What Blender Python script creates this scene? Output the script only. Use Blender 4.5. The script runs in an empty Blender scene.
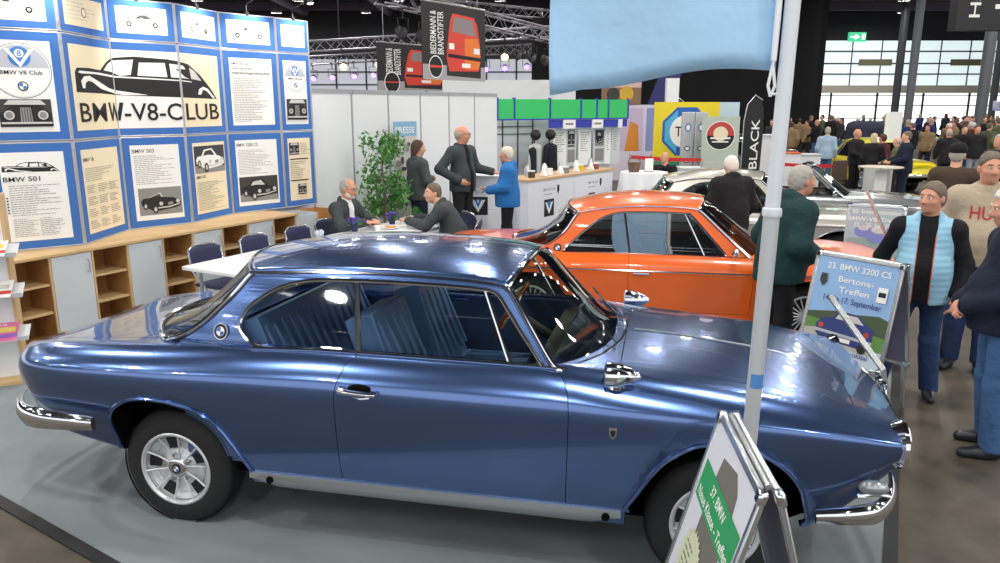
import bpy, bmesh, math, random
import numpy as np
from mathutils import Vector, Matrix, Euler
from mathutils.geometry import tessellate_polygon
SC = bpy.context.scene
COL = SC.collection
PI = math.pi
R = math.radians

# ---------------------------------------------------------------- camera, world, light, exposure
cam_d = bpy.data.cameras.new('camera'); cam = bpy.data.objects.new('camera', cam_d); COL.objects.link(cam)
cam.location = (0, 0, 2.256)
cam.rotation_euler = (R(90 - 12.92), 0, 0)
cam_d.sensor_width = 36; cam_d.lens = 36 * 0.764
cam_d.clip_start = 0.05; cam_d.clip_end = 300
SC.camera = cam
vs = SC.view_settings
vs.view_transform = 'Standard'; vs.look = 'None'; vs.gamma = 1; vs.use_curve_mapping = False
vs.exposure = 0.30
SC.display_settings.display_device = 'sRGB'
try:
    SC.cycles.max_bounces = 8; SC.cycles.transparent_max_bounces = 16
    SC.cycles.sample_clamp_indirect = 6
except Exception: pass
w = bpy.data.worlds.new('hall_fill'); SC.world = w; w.use_nodes = True  # even fill light, added through the unbuilt sides of the hall
bg = w.node_tree.nodes['Background']; bg.inputs[0].default_value = (0.93, 0.96, 1.0, 1); bg.inputs[1].default_value = 1.08

LAMPS = []
def ceiling_spot(x, y, z, power, size):
    d = bpy.data.lights.new('ceiling_lamp_light', 'AREA'); d.shape = 'DISK'; d.size = size; d.energy = power
    d.color = (1.0, 0.97, 0.92)
    o = bpy.data.objects.new('ceiling_lamp_light', d); COL.objects.link(o); o.location = (x, y, z)
    LAMPS.append((x, y, z))
# ---------------------------------------------------------------- helpers: properties
def tag(o, label=None, cat=None, group=None, kind=None):
    if label: o['label'] = label
    if cat: o['category'] = cat
    if group: o['group'] = group
    if kind: o['kind'] = kind
    return o
def thing(name, label, cat, loc=(0, 0, 0), rz=0.0, group=None):
    o = bpy.data.objects.new(name, None); COL.objects.link(o); o.empty_display_size = 0.1
    o.location = loc; o.rotation_euler = (0, 0, rz)
    return tag(o, label, cat, group)
def dup(o, parent=None):
    c = o.copy(); COL.objects.link(c); c.parent = parent
    for ch in list(o.children): dup(ch, c)
    return c

# ---------------------------------------------------------------- helpers: materials
def lin(c):
    if isinstance(c, str):
        c = c.lstrip('#'); c = [int(c[i:i+2], 16) / 255 for i in (0, 2, 4)]
    return tuple((x / 12.92 if x <= 0.04045 else ((x + 0.055) / 1.055) ** 2.4) for x in c) + (1.0,)
MATS = {}
def mat(name, col, rough=0.5, metal=0.0, coat=0.0, emit=0.0, noise=None, bump=None, spec=None, sheen=0.0, noise_scale=None):
    if name in MATS: return MATS[name]
    m = bpy.data.materials.new(name); m.use_nodes = True; MATS[name] = m
    nt = m.node_tree; b = nt.nodes['Principled BSDF']
    c = lin(col); b.inputs['Base Color'].default_value = c; m.diffuse_color = c
    b.inputs['Roughness'].default_value = rough; b.inputs['Metallic'].default_value = metal
    if coat: b.inputs['Coat Weight'].default_value = coat; b.inputs['Coat Roughness'].default_value = 0.03
    if spec is not None: b.inputs['Specular IOR Level'].default_value = spec
    if sheen: b.inputs['Sheen Weight'].default_value = sheen
    if emit: b.inputs['Emission Color'].default_value = c; b.inputs['Emission Strength'].default_value = emit
    if noise or bump:
        tc = nt.nodes.new('ShaderNodeTexCoord')
    if noise:      # (scale, other colour, amount)
        n = nt.nodes.new('ShaderNodeTexNoise'); n.inputs['Scale'].default_value = noise[0]; n.inputs['Detail'].default_value = 5
        nt.links.new(tc.outputs['Object'], n.inputs['Vector'])
        rp = nt.nodes.new('ShaderNodeValToRGB'); rp.color_ramp.elements[0].position = 0.35; rp.color_ramp.elements[1].position = 0.68
        rp.color_ramp.elements[0].color = c; rp.color_ramp.elements[1].color = lin(noise[1])
        nt.links.new(n.outputs[0], rp.inputs[0]); nt.links.new(rp.outputs[0], b.inputs['Base Color'])
    if bump:       # (scale, strength, distance)
        n2 = nt.nodes.new('ShaderNodeTexNoise'); n2.inputs['Scale'].default_value = bump[0]; n2.inputs['Detail'].default_value = 4
        nt.links.new(tc.outputs['Object'], n2.inputs['Vector'])
        bp = nt.nodes.new('ShaderNodeBump'); bp.inputs['Strength'].default_value = bump[1]; bp.inputs['Distance'].default_value = bump[2]
        nt.links.new(n2.outputs[0], bp.inputs['Height']); nt.links.new(bp.outputs[0], b.inputs['Normal'])
    return m
def cloth(name, col, k=1.0):
    return mat(name, col, 0.85, bump=(14, 0.55 * k, 0.03), spec=0.25)
def glass(name, tint, refl=0.08, rough=0.02):
    if name in MATS: return MATS[name]
    m = bpy.data.materials.new(name); m.use_nodes = True; MATS[name] = m
    nt = m.node_tree; nt.nodes.clear()
    out = nt.nodes.new('ShaderNodeOutputMaterial'); mx = nt.nodes.new('ShaderNodeMixShader')
    tr = nt.nodes.new('ShaderNodeBsdfTransparent'); tr.inputs[0].default_value = lin(tint)
    gl = nt.nodes.new('ShaderNodeBsdfGlossy'); gl.inputs['Roughness'].default_value = rough
    lw = nt.nodes.new('ShaderNodeLayerWeight'); lw.inputs[0].default_value = 0.25
    mr = nt.nodes.new('ShaderNodeMapRange'); mr.inputs[3].default_value = refl; mr.inputs[4].default_value = 1.0
    nt.links.new(lw.outputs[0], mr.inputs[0]); nt.links.new(mr.outputs[0], mx.inputs[0])
    nt.links.new(tr.outputs[0], mx.inputs[1]); nt.links.new(gl.outputs[0], mx.inputs[2]); nt.links.new(mx.outputs[0], out.inputs[0])
    m.diffuse_color = lin(tint)
    return m

# ---------------------------------------------------------------- helpers: mesh builder
def rotm(rx=0, ry=0, rz=0): return np.array(Euler((rx, ry, rz)).to_matrix())
def frame(o, u, v, n):
    M = np.eye(4); M[:3, 0] = u; M[:3, 1] = v; M[:3, 2] = n; M[:3, 3] = o; return M
class MB:
    def __init__(s): s.v = []; s.f = []; s.m = []
    def add(s, vs, fs, m=0, M=None):
        vs = np.asarray(vs, float)
        if M is not None: vs = vs @ np.asarray(M)[:3, :3].T + np.asarray(M)[:3, 3]
        k = len(s.v); s.v.extend(map(tuple, vs)); s.f.extend(tuple(i + k for i in f) for f in fs); s.m.extend([m] * len(fs)); return s
    def box(s, a, b, m=0, M=None):
        x0, y0, z0 = a; x1, y1, z1 = b
        v = [(x0,y0,z0),(x1,y0,z0),(x1,y1,z0),(x0,y1,z0),(x0,y0,z1),(x1,y0,z1),(x1,y1,z1),(x0,y1,z1)]
        return s.add(v, [(0,3,2,1),(4,5,6,7),(0,1,5,4),(1,2,6,5),(2,3,7,6),(3,0,4,7)], m, M)
    def cbox(s, c, d, m=0, M=None):
        return s.box([c[i] - d[i] / 2 for i in range(3)], [c[i] + d[i] / 2 for i in range(3)], m, M)
    def tube(s, pts, r, n=8, m=0, closed=False, caps=True, up=None, prof=None, M=None):
        P = np.asarray(pts, float); k = len(P)
        rr = np.full(k, r) if np.isscalar(r) else np.asarray(r, float)
        T = np.zeros_like(P)
        for i in range(k):
            if closed: t = P[(i + 1) % k] - P[i - 1]
            else: t = P[min(i + 1, k - 1)] - P[max(i - 1, 0)]
            T[i] = t / (np.linalg.norm(t) + 1e-12)
        a = np.array(up if up is not None else ((0, 0, 1) if abs(T[0][2]) < 0.9 else (1, 0, 0)), float)
        vs = []
        if prof is None: prof = [(math.cos(2 * PI * j / n), math.sin(2 * PI * j / n)) for j in range(n)]
        n = len(prof)
        for i in range(k):
            if up is None:
                a = a - T[i] * a.dot(T[i]); a /= np.linalg.norm(a) + 1e-12; b_ = a
            else:
                b_ = a - T[i] * a.dot(T[i]); b_ /= np.linalg.norm(b_) + 1e-12
            c_ = np.cross(T[i], b_)
            for (p, q) in prof: vs.append(P[i] + rr[i] * (p * c_ + q * b_))
        fs = []
        for i in range(k if closed else k - 1):
            for j in range(n):
                fs.append((i*n+j, i*n+(j+1)%n, ((i+1)%k)*n+(j+1)%n, ((i+1)%k)*n+j))
        if caps and not closed:
            fs.append(tuple(range(n))[::-1]); fs.append(tuple((k-1)*n + j for j in range(n)))
        return s.add(vs, fs, m, M)
    def bar(s, p, q, w, h, m=0, up=(0, 0, 1)):
        return s.tube([p, q], 1.0, m=m, up=up, prof=[(-w/2,-h/2),(w/2,-h/2),(w/2,h/2),(-w/2,h/2)])
    def lathe(s, prof, n=24, m=0, M=None, a0=0, a1=2*PI):
        full = abs(a1 - a0 - 2*PI) < 1e-6; k = n if full else n + 1
        vs = []; fs = []
        for i in range(k):
            t = a0 + (a1 - a0) * i / n
            for (r, z) in prof: vs.append((r * math.cos(t), r * math.sin(t), z))
        q = len(prof)
        for i in range(n):
            for j in range(q - 1):
                a, b = i * q + j, ((i + 1) % k) * q + j
                fs.append((a, b, b + 1, a + 1))
        return s.add(vs, fs, m, M)
    def cyl(s, r, z0, z1, n=20, m=0, M=None, r2=None):
        r2 = r if r2 is None else r2
        vs = [(r*math.cos(2*PI*i/n), r*math.sin(2*PI*i/n), z0) for i in range(n)] + [(r2*math.cos(2*PI*i/n), r2*math.sin(2*PI*i/n), z1) for i in range(n)]
        fs = [(i, (i+1)%n, n+(i+1)%n, n+i) for i in range(n)] + [tuple(range(n))[::-1], tuple(range(n, 2*n))]
        return s.add(vs, fs, m, M)
    def prism(s, poly, z0, z1, m=0, M=None):
        a = sum(poly[i][0]*poly[(i+1)%len(poly)][1]-poly[(i+1)%len(poly)][0]*poly[i][1] for i in range(len(poly)))
        if a < 0: poly = poly[::-1]
        n = len(poly); vs = [(x, y, z0) for x, y in poly] + [(x, y, z1) for x, y in poly]
        tri = tessellate_polygon([[Vector((x, y, 0)) for x, y in poly]])
        fs = []
        for t in tri:
            p = [poly[i] for i in t]
            if (p[1][0]-p[0][0])*(p[2][1]-p[0][1])-(p[2][0]-p[0][0])*(p[1][1]-p[0][1]) < 0: t = t[::-1]
            fs.append(tuple(i + n for i in t)); fs.append(tuple(t[::-1]))
        fs += [(i, (i+1)%n, n+(i+1)%n, n+i) for i in range(n)]
        return s.add(vs, fs, m, M)
    def flat(s, poly, m=0, M=None, holes=()):
        loops = [[Vector((x, y, 0)) for x, y in L] for L in (poly,) + tuple(holes)]
        allp = [p for L in (poly,) + tuple(holes) for p in L]
        fs = []
        for t in tessellate_polygon(loops):
            p = [allp[i] for i in t]; c = (p[1][0]-p[0][0])*(p[2][1]-p[0][1])-(p[2][0]-p[0][0])*(p[1][1]-p[0][1])
            fs.append(t if c > 0 else t[::-1])
        return s.add([(x, y, 0) for x, y in allp], fs, m, M)
    def grid(s, P, m=0, cu=False, cv=False, M=None, flip=False):
        P = np.asarray(P, float); a, b = P.shape[:2]; fs = []
        for i in range(a if cu else a - 1):
            for j in range(b if cv else b - 1):
                q = (i*b+j, ((i+1)%a)*b+j, ((i+1)%a)*b+(j+1)%b, i*b+(j+1)%b)
                fs.append(q[::-1] if flip else q)
        return s.add(P.reshape(-1, 3), fs, m, M)
    def ball(s, c, r, n=12, m=0, M=None):
        rx = (r, r, r) if np.isscalar(r) else r
        P = [[(c[0]+rx[0]*math.sin(PI*i/n)*math.cos(2*PI*j/(2*n)), c[1]+rx[1]*math.sin(PI*i/n)*math.sin(2*PI*j/(2*n)), c[2]-rx[2]*math.cos(PI*i/n)) for j in range(2*n)] for i in range(n+1)]
        return s.grid(P, m, cv=True, M=M, flip=True)
    def build(s, name, mats, parent=None, smooth=True, bevel=0, angle=35, solid=0, sub=0, loc=None):
        me = bpy.data.meshes.new(name); me.from_pydata(s.v, [], s.f)
        if not isinstance(mats, (list, tuple)): mats = [mats]
        for m in mats: me.materials.append(m)
        if len(mats) > 1: me.polygons.foreach_set('material_index', s.m)
        me.validate(); me.update()
        if smooth:
            me.polygons.foreach_set('use_smooth', [True] * len(me.polygons))
            if angle: me.set_sharp_from_angle(angle=R(angle))
        o = bpy.data.objects.new(name, me); COL.objects.link(o); o.parent = parent
        if loc is not None: o.location = loc
        if solid:
            md = o.modifiers.new('thickness', 'SOLIDIFY'); md.thickness = solid; md.offset = -1
        if bevel:
            md = o.modifiers.new('bevel', 'BEVEL'); md.width = bevel; md.segments = 2; md.limit_method = 'ANGLE'; md.angle_limit = R(40)
        if sub:
            md = o.modifiers.new('subsurf', 'SUBSURF'); md.levels = sub; md.render_levels = sub
        return o
def pchip(tab):
    X = np.array([t[0] for t in tab], float); Y = np.array([t[1] for t in tab], float)
    h = np.diff(X); d = np.diff(Y) / h; mm = np.zeros_like(Y)
    for i in range(1, len(X) - 1):
        if d[i-1] * d[i] > 0:
            w1, w2 = 2*h[i]+h[i-1], h[i]+2*h[i-1]; mm[i] = (w1+w2) / (w1/d[i-1] + w2/d[i])
    mm[0], mm[-1] = d[0], d[-1]
    def f(x):
        x = np.clip(np.asarray(x, float), X[0], X[-1]); i = np.clip(np.searchsorted(X, x) - 1, 0, len(h) - 1)
        t = (x - X[i]) / h[i]
        return ((2*t**3-3*t**2+1)*Y[i] + (t**3-2*t**2+t)*h[i]*mm[i] + (-2*t**3+3*t**2)*Y[i+1] + (t**3-t**2)*h[i]*mm[i+1])
    return f
def catmull(P, per, closed=False):
    P = np.asarray(P, float); n = len(P); out = []
    for i in range(n if closed else n - 1):
        p1, p2 = P[i], P[(i+1) % n]
        p0 = P[i-1] if (closed or i > 0) else 2*p1 - p2
        p3 = P[(i+2) % n] if (closed or i + 2 < n) else 2*p2 - p1
        k = per if np.isscalar(per) else per[i]
        for j in range(k):
            t = j / k
            out.append(0.5*((2*p1)+(-p0+p2)*t+(2*p0-5*p1+4*p2-p3)*t*t+(-p0+3*p1-3*p2+p3)*t**3))
    if not closed: out.append(P[-1])
    return np.array(out)
def circ(cx, cy, r, n=28, ry=None): return [(cx + r*math.cos(2*PI*i/n), cy + (ry or r)*math.sin(2*PI*i/n)) for i in range(n)]
_TXT = {}
def text_geo(s, bold=True):
    """Blender's own letter outlines, one unit high, as (verts, faces)."""
    if s in _TXT: return _TXT[s]
    c = bpy.data.curves.new('letters', 'FONT'); c.body = s; c.size = 1.0; c.resolution_u = 3
    if bold: c.offset = 0.009
    o = bpy.data.objects.new('letters', c); COL.objects.link(o)
    dg = bpy.context.evaluated_depsgraph_get()
    me = bpy.data.meshes.new_from_object(o.evaluated_get(dg))
    v = np.array([tuple(p.co) for p in me.vertices]) if len(me.vertices) else np.zeros((0, 3)); f = [tuple(p.vertices) for p in me.polygons]
    bpy.data.objects.remove(o); bpy.data.curves.remove(c); bpy.data.meshes.remove(me)
    _TXT[s] = (v, f); return v, f
class Sheet:
    """Printed matter: flat shapes laid on a plane with origin o, axes u (right), v (up)."""
    def __init__(s, o, u, v):
        s.u = np.array(u, float) / np.linalg.norm(u); s.v = np.array(v, float) / np.linalg.norm(v); s.n = np.cross(s.u, s.v)
        s.o = np.array(o, float); s.mb = MB(); s.mats = []; s.k = 0
    def mi(s, m):
        if m not in s.mats: s.mats.append(m)
        return s.mats.index(m)
    def M(s):
        s.k += 1; return frame(s.o + s.n * 0.0006 * s.k, s.u, s.v, s.n)
    def poly(s, p, m): s.mb.flat(p, s.mi(m), s.M()); return s
    def rect(s, x0, y0, x1, y1, m): return s.poly([(x0,y0),(x1,y0),(x1,y1),(x0,y1)], m)
    def circle(s, x, y, r, m, ry=None): return s.poly(circ(x, y, r, 32, ry), m)
    def rects(s, L, m):
        M = s.M(); i = s.mi(m)
        for (x0, y0, x1, y1) in L: s.mb.add([(x0,y0,0),(x1,y0,0),(x1,y1,0),(x0,y1,0)], [(0,1,2,3)], i, M)
        return s
    def text(s, t, x, y, h, m, w=None, align='l', rot=0, bold=True):
        v, f = text_geo(t, bold)
        if not len(v): return s
        v = v.copy(); x0, x1 = v[:, 0].min(), v[:, 0].max(); v[:, 0] -= x0; W = (x1 - x0)
        sy = h / 0.72; sx = sy if w is None else w / W
        v[:, 0] *= sx; v[:, 1] *= sy; W *= sx
        if align == 'c': v[:, 0] -= W / 2
        if align == 'r': v[:, 0] -= W
        c_, s_ = math.cos(rot), math.sin(rot)
        a = v[:, 0]*c_ - v[:, 1]*s_ + x; b = v[:, 0]*s_ + v[:, 1]*c_ + y
        v[:, 0], v[:, 1] = a, b
        s.mb.add(v, f, s.mi(m), s.M()); return s
    def lines(s, x0, x1, y0, y1, n, m, seed=1, fill=0.4, cols=1):
        rd = random.Random(seed); L = []; dy = (y1 - y0) / n
        for i in range(n):
            y = y1 - (i + 0.5) * dy
            for c in range(cols):
                a = x0 + (x1-x0)*c/cols; b = x0 + (x1-x0)*(c+1)/cols - (0.02*(x1-x0) if cols > 1 else 0)
                e = a + (b - a) * rd.uniform(0.45, 1.0); x = a
                while x < e:
                    wd = rd.uniform(1.2, 4.5) * dy * 0.6
                    L.append((x, y - dy*fill/2, min(x + wd, e), y + dy*fill/2)); x += wd + dy * 0.35
        return s.rects(L, m)
    def build(s, name, parent=None): return s.mb.build(name, s.mats, parent, smooth=False)
def world_of(o, local):   # point of a z-rotated empty in world space
    c, s_ = math.cos(o.rotation_euler[2]), math.sin(o.rotation_euler[2])
    return np.array([o.location[0] + local[0]*c - local[1]*s_, o.location[1] + local[0]*s_ + local[1]*c, o.location[2] + local[2]])
def unit(v): v = np.array(v, float); return v / np.linalg.norm(v)

def pt(px, py, Y):      # the point at ground distance Y seen at a picture position (1000 x 563)
    c, s_ = math.cos(R(12.92)), math.sin(R(12.92)); u, v = (px - 500) / 764, (py - 281.5) / 764
    r = np.array([u, c - v * s_, -s_ - v * c]); return np.array([0, 0, 2.256]) + r * (Y / r[1])
# ---------------------------------------------------------------- the hall: floor, carpet, ceiling
FLOORM = mat('stained_concrete', '#564d40', 0.6, noise=(2.2, '#332e28'), bump=(6, 0.2, 0.01))
CARPETM = mat('grey_blue_carpet', '#7f878c', 0.95, noise=(1.6, '#8d9497'), bump=(220, 0.5, 0.004), spec=0.1)
f = MB(); f.box((-60, -15, -0.1), (60, 75, 0)); f.build('floor', FLOORM, smooth=False)['kind'] = 'structure'
E1 = np.array([.482, .876]); E2 = np.array([.876, -.482])        # stand axes: away along the cabinets, and to the right
# carpet of the stand with its dark edging strip
def isect(p, d, q, e):
    A_ = np.array([[d[0], -e[0]], [d[1], -e[1]]]); t = np.linalg.solve(A_, np.array(q) - np.array(p)); return np.array(p) + np.array(d) * t[0]
Lp, Ld = (-2.924, 4.067), np.array([.834, -.551]); Rp, Rd = (1.976, 3.455), np.array([.459, .888])
c0 = isect(Lp, Ld, Rp, Rd); cL = np.array(Lp) - Ld * 6.5; cR = c0 + Rd * 15
c = MB(); c.prism([tuple(c0), tuple(cR), tuple(cR - E2 * 11.5), tuple(cL)], 0, 0.006); o = c.build('floor_carpet', CARPETM, smooth=False); o['kind'] = 'structure'
EDGE = mat('black_edging', '#17171a', 0.6)
c = MB(); c.bar((c0[0], c0[1], .005), (cR[0], cR[1], .005), .07, .012); c.build('trim_carpet_right', EDGE, smooth=False)['kind'] = 'structure'
c = MB(); c.bar((cL[0], cL[1], .005), (c0[0], c0[1], .005), .07, .012); c.build('trim_carpet_front', EDGE, smooth=False)['kind'] = 'structure'
CEILM = mat('dark_ceiling', '#232128', 0.85)
c = MB(); c.box((-60, -15, 9.3), (70, 85, 9.5)); c.build('ceiling', CEILM, smooth=False)['kind'] = 'structure'
LAMPM = mat('lamp_housing', '#8e8e90', 0.4)
for yy in range(-6, 74, 6):
    for xx in range(-24, 30, 6):
        if yy >= 24 and abs(xx) > 24: continue
        ceiling_spot(xx + (3 if (yy // 6) % 2 else 0), yy, 8.4, 165 if yy < 24 else 120, 0.5)
for i, (x, y, z) in enumerate(LAMPS):
    lamp = thing('ceiling_lamp', 'round bright lamp hanging under the dark hall ceiling', 'ceiling lamp', (x, y, z), 0, 'ceiling lamps')
    if i == 0:
        h = MB(); h.lathe([(0.34, -0.03), (0.36, 0.02), (0.30, 0.16), (0.12, 0.30), (0, 0.32)], 16); hs0 = h.build('housing', LAMPM, lamp)
        h = MB(); h.tube([(0, 0, 0.30), (0, 0, 0.9)], 0.02, 6); hg0 = h.build('hanger', LAMPM, lamp)
    else:
        for q in (hs0, hg0):
            q2 = q.copy(); COL.objects.link(q2); q2.parent = lamp

# far end of the hall: dark upper wall, pale windows on the left, bright glazed front on the right
YB = 58.0
UPW = mat('dark_upper_wall', '#2b2b30', 0.8); MUL = mat('dark_mullion', '#3a3d42', 0.5)
DAYG = mat('daylight_glass', '#d3e2e4', 0.3, emit=0.8); DAYB = mat('bright_daylight', '#fbfbf6', 0.3, emit=1.5); HAZEW = mat('pale_industrial_window', '#b9bcc6', 0.4, emit=0.35)
def wall(name, a, b, m): q = MB(); q.box(a, b); o = q.build(name, m, smooth=False); o['kind'] = 'structure'; return o
wall('wall_back', (-60, YB, 6.9), (70, YB + .4, 9.3), UPW)
wall('wall_back_left', (-60, YB, 5.6), (22, YB + .4, 6.9), UPW)
wall('wall_back_lower', (-60, YB + .2, 0), (22, YB + .5, 5.6), mat('grey_hall_wall', '#8e9099', 0.7))
w1 = MB(); w1.box((-58, YB - .02, 1.2), (20, YB + .1, 5.6)); w1 = w1.build('window_1', HAZEW, smooth=False); w1['kind'] = 'structure'
q = MB()
for x in np.arange(-56, 20, 2.2): q.box((x - .06, YB - .08, 1.2), (x + .06, YB - .02, 5.6))
for z in (2.2, 3.0, 3.8, 4.7): q.box((-58, YB - .08, z - .05), (20, YB - .02, z + .05))
q.build('mullion', MUL, w1, smooth=False)
w2 = MB(); w2.box((22, YB, 3.75), (70, YB + .1, 6.9)); w2 = w2.build('window_2', DAYG, smooth=False); w2['kind'] = 'structure'
q = MB()
for z in (4.55, 5.3, 6.15): q.box((22, YB - .1, z - .05), (70, YB, z + .05))
for x in np.arange(23.5, 70, 2.15): q.box((x - .03, YB - .08, 3.75), (x + .03, YB, 6.9))
q.build('mullion', MUL, w2, smooth=False)
q = MB()
for x in (26.2, 32.9, 42): q.box((x, YB - .12, 5.15), (x + 2.4, YB - .02, 5.6))
q.build('vent_louvre', mat('beige_louvre', '#8c8468', 0.6), w2, smooth=False)
wall('trim_1', (22, YB - .3, 3.2), (70, YB + .2, 3.75), mat('beige_beam', '#c9c2b4', 0.6))
w3 = MB(); w3.box((22, YB, 0), (70, YB + .1, 3.2)); w3 = w3.build('window_3', DAYB, smooth=False); w3['kind'] = 'structure'
q = MB()
for x in np.arange(24.4, 70, 3.4): q.box((x - .07, YB - .1, 0), (x + .07, YB, 3.2))
for z in (1.4, 2.3, 3.05): q.box((22, YB - .08, z - .04), (70, YB, z + .04))
q.build('mullion', MUL, w3, smooth=False)

BEAM = mat('purple_lit_beam', '#5d5366', 0.6); DUCT = mat('pale_duct', '#8a8294', 0.5, 0.3)  # purple uplighting on the beams is put into their base colour
k = 2
for yy in range(14, 58, 7):
    q = MB(); q.box((-40, yy - .15, 8.75), (45, yy + .15, 9.3)); o = q.build('trim_%d' % k, BEAM, smooth=False); o['kind'] = 'structure'; k += 1
for xx in (-14, -8, -2, 4):
    q = MB(); q.tube([(xx, 6, 8.85), (xx, 57.9, 8.85)], .28, 12); o = q.build('trim_%d' % k, DUCT); o['kind'] = 'structure'; k += 1
# ---------------------------------------------------------------- materials shared by the cars
CHROME = mat('chrome', '#e8eaee', 0.07, 1.0)
ALU = mat('brushed_aluminium', '#b9bcbe', 0.32, 0.9)
SATIN = mat('satin_silver', '#c9ccd0', 0.28, 0.85)
RUBBER = mat('tyre_rubber', '#1b1b1d', 0.75, bump=(60, 0.2, 0.002))
BLACK = mat('black_trim', '#121214', 0.5)
DARKGAP = mat('dark_gap', '#08080a', 0.8, spec=0.1)
AMBER = mat('amber_lens', '#d8631c', 0.15)
REDLENS = mat('red_lens', '#a01414', 0.15)
LENS = mat('clear_lens', '#a9b0b2', 0.10, 0.6)
PLATEW = mat('plate_white', '#eef0f0', 0.5)
BMWBLUE = mat('emblem_blue', '#2b6cb5', 0.3); WHITE = mat('emblem_white', '#f2f3f3', 0.35)
WOOD_RIM = mat('varnished_wood_rim', '#9a4f22', 0.25)

def roundel(name, o, u, v, r, parent, outer=True):
    s = Sheet(o, u, v)
    if outer: s.circle(0, 0, r * 1.08, CHROME)
    s.circle(0, 0, r, BLACK); s.circle(0, 0, r * 0.62, WHITE)
    for q in (0, 2):
        a0 = q * PI / 2 + PI / 2
        s.poly([(0, 0)] + [(r*0.58*math.cos(a0 + PI/2*i/8), r*0.58*math.sin(a0 + PI/2*i/8)) for i in range(9)], BMWBLUE)
    return s.build(name, parent)

def make_wheel(parent, pos, side, R0=0.33, rim=0.205, wid=0.185, style='ten_spoke'):
    """side=-1: outer face looks to -y. Built round the z axis and turned."""
    M = np.eye(4); M[:3, :3] = rotm(R(90 if side < 0 else -90), 0, 0); M[:3, 3] = pos
    h = wid / 2
    t = MB(); t.lathe([(rim-0.02, -h+0.01), (rim+0.005, -h), (rim+0.045, -h-0.004), (R0-0.03, -h+0.012), (R0-0.006, -h+0.035), (R0, -h+0.06),
                       (R0, h-0.06), (R0-0.006, h-0.035), (R0-0.03, h-0.012), (rim+0.045, h+0.004), (rim+0.005, h), (rim-0.02, h-0.01)], 48, 0, M)
    for k in range(-3, 4):
        t.lathe([(R0+0.0015, k*0.02-0.007), (R0+0.0015, k*0.02+0.006)], 48, 0, M)
    wheel = t.build('wheel', RUBBER, parent)
    b = MB()   # rim barrel, lip and the dish
    b.lathe([(rim*0.93, -h), (rim*0.93, h-0.012)], 40, 0, M)
    b.lathe([(rim*0.90, h-0.035), (rim*0.915, h-0.006), (rim*0.965, h+0.006), (rim*1.0, h+0.007), (rim*1.03, h+0.002), (rim*1.03, h-0.008)], 48, 0, M)
    if style == 'ten_spoke':
        dish = 0.022
        b.lathe([(rim*0.91, h-0.03), (rim*0.80, h-0.042), (rim*0.52, h-0.05), (rim*0.40, h-0.036), (rim*0.25, h-0.03), (0.0, h-0.03)], 48, 0, M)
        for k in range(10):
            a = 2*PI*k/10 + 0.16
            p = [(rim*0.26*math.cos(a), rim*0.26*math.sin(a), h-0.026), (rim*0.6*math.cos(a), rim*0.6*math.sin(a), h-0.022), (rim*0.92*math.cos(a), rim*0.92*math.sin(a), h-0.004)]
            b.tube([np.array(q) @ M[:3,:3].T + M[:3,3] for q in p], 0.0055, 6, 0)
        b.lathe([(rim*0.70, h-0.040), (rim*0.72, h-0.034), (rim*0.745, h-0.040)], 48, 0, M)
        for k in range(5):   # five dark openings between alternate ribs
            a0 = 2*PI*(2*k)/10 + 0.16 + 0.10; a1 = a0 + 2*PI/10 - 0.20
            pl = [(rim*0.88*math.cos(a0+(a1-a0)*i/6), rim*0.88*math.sin(a0+(a1-a0)*i/6)) for i in range(7)] + [(rim*0.55*math.cos(a1-(a1-a0)*i/6), rim*0.55*math.sin(a1-(a1-a0)*i/6)) for i in range(7)]
            M2 = M.copy(); M2[:3, 3] = M[:3, 3] + M[:3, 2] * (h - 0.030)
            b.prism(pl, -0.012, 0.0, 1, M2)
        b.lathe([(0.055, h-0.03), (0.055, h-0.012), (0.048, h-0.008), (0.03, h-0.006), (0.0, h-0.006)], 24, 2, M)
        for k in range(5):
            a = 2*PI*k/5 + 0.5
            M2 = M.copy(); M2[:3, 3] = M[:3, 3] + M[:3, :3] @ np.array([rim*0.37*math.cos(a), rim*0.37*math.sin(a), 0])
            b.cyl(0.011, h-0.036, h-0.012, 6, 2, M2)
    else:                    # many slim spokes in front of a dark centre
        b.lathe([(rim*0.92, h-0.06), (0.0, h-0.06)], 40, 1, M)
        for k in range(20):
            a = 2*PI*k/20
            p = [(0.05*math.cos(a), 0.05*math.sin(a), h-0.03), (rim*0.93*math.cos(a), rim*0.93*math.sin(a), h-0.012)]
            b.tube([np.array(q) @ M[:3,:3].T + M[:3,3] for q in p], 0.0065, 6, 0)
        b.lathe([(0.06, h-0.05), (0.06, h-0.02), (0.05, h-0.012), (0.0, h-0.012)], 24, 0, M)
    b.build('rim', [mat('rim_silver', '#d3d5d8', .35, .45), BLACK, CHROME], wheel)
    n = M[:3, 2]; u = np.array([1.0, 0, 0]) * (1 if side < 0 else -1)
    roundel('hub_emblem', np.array(pos) + n * (h - 0.0045), u, np.cross(n, u), 0.026, wheel, False)
    return wheel

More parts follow.
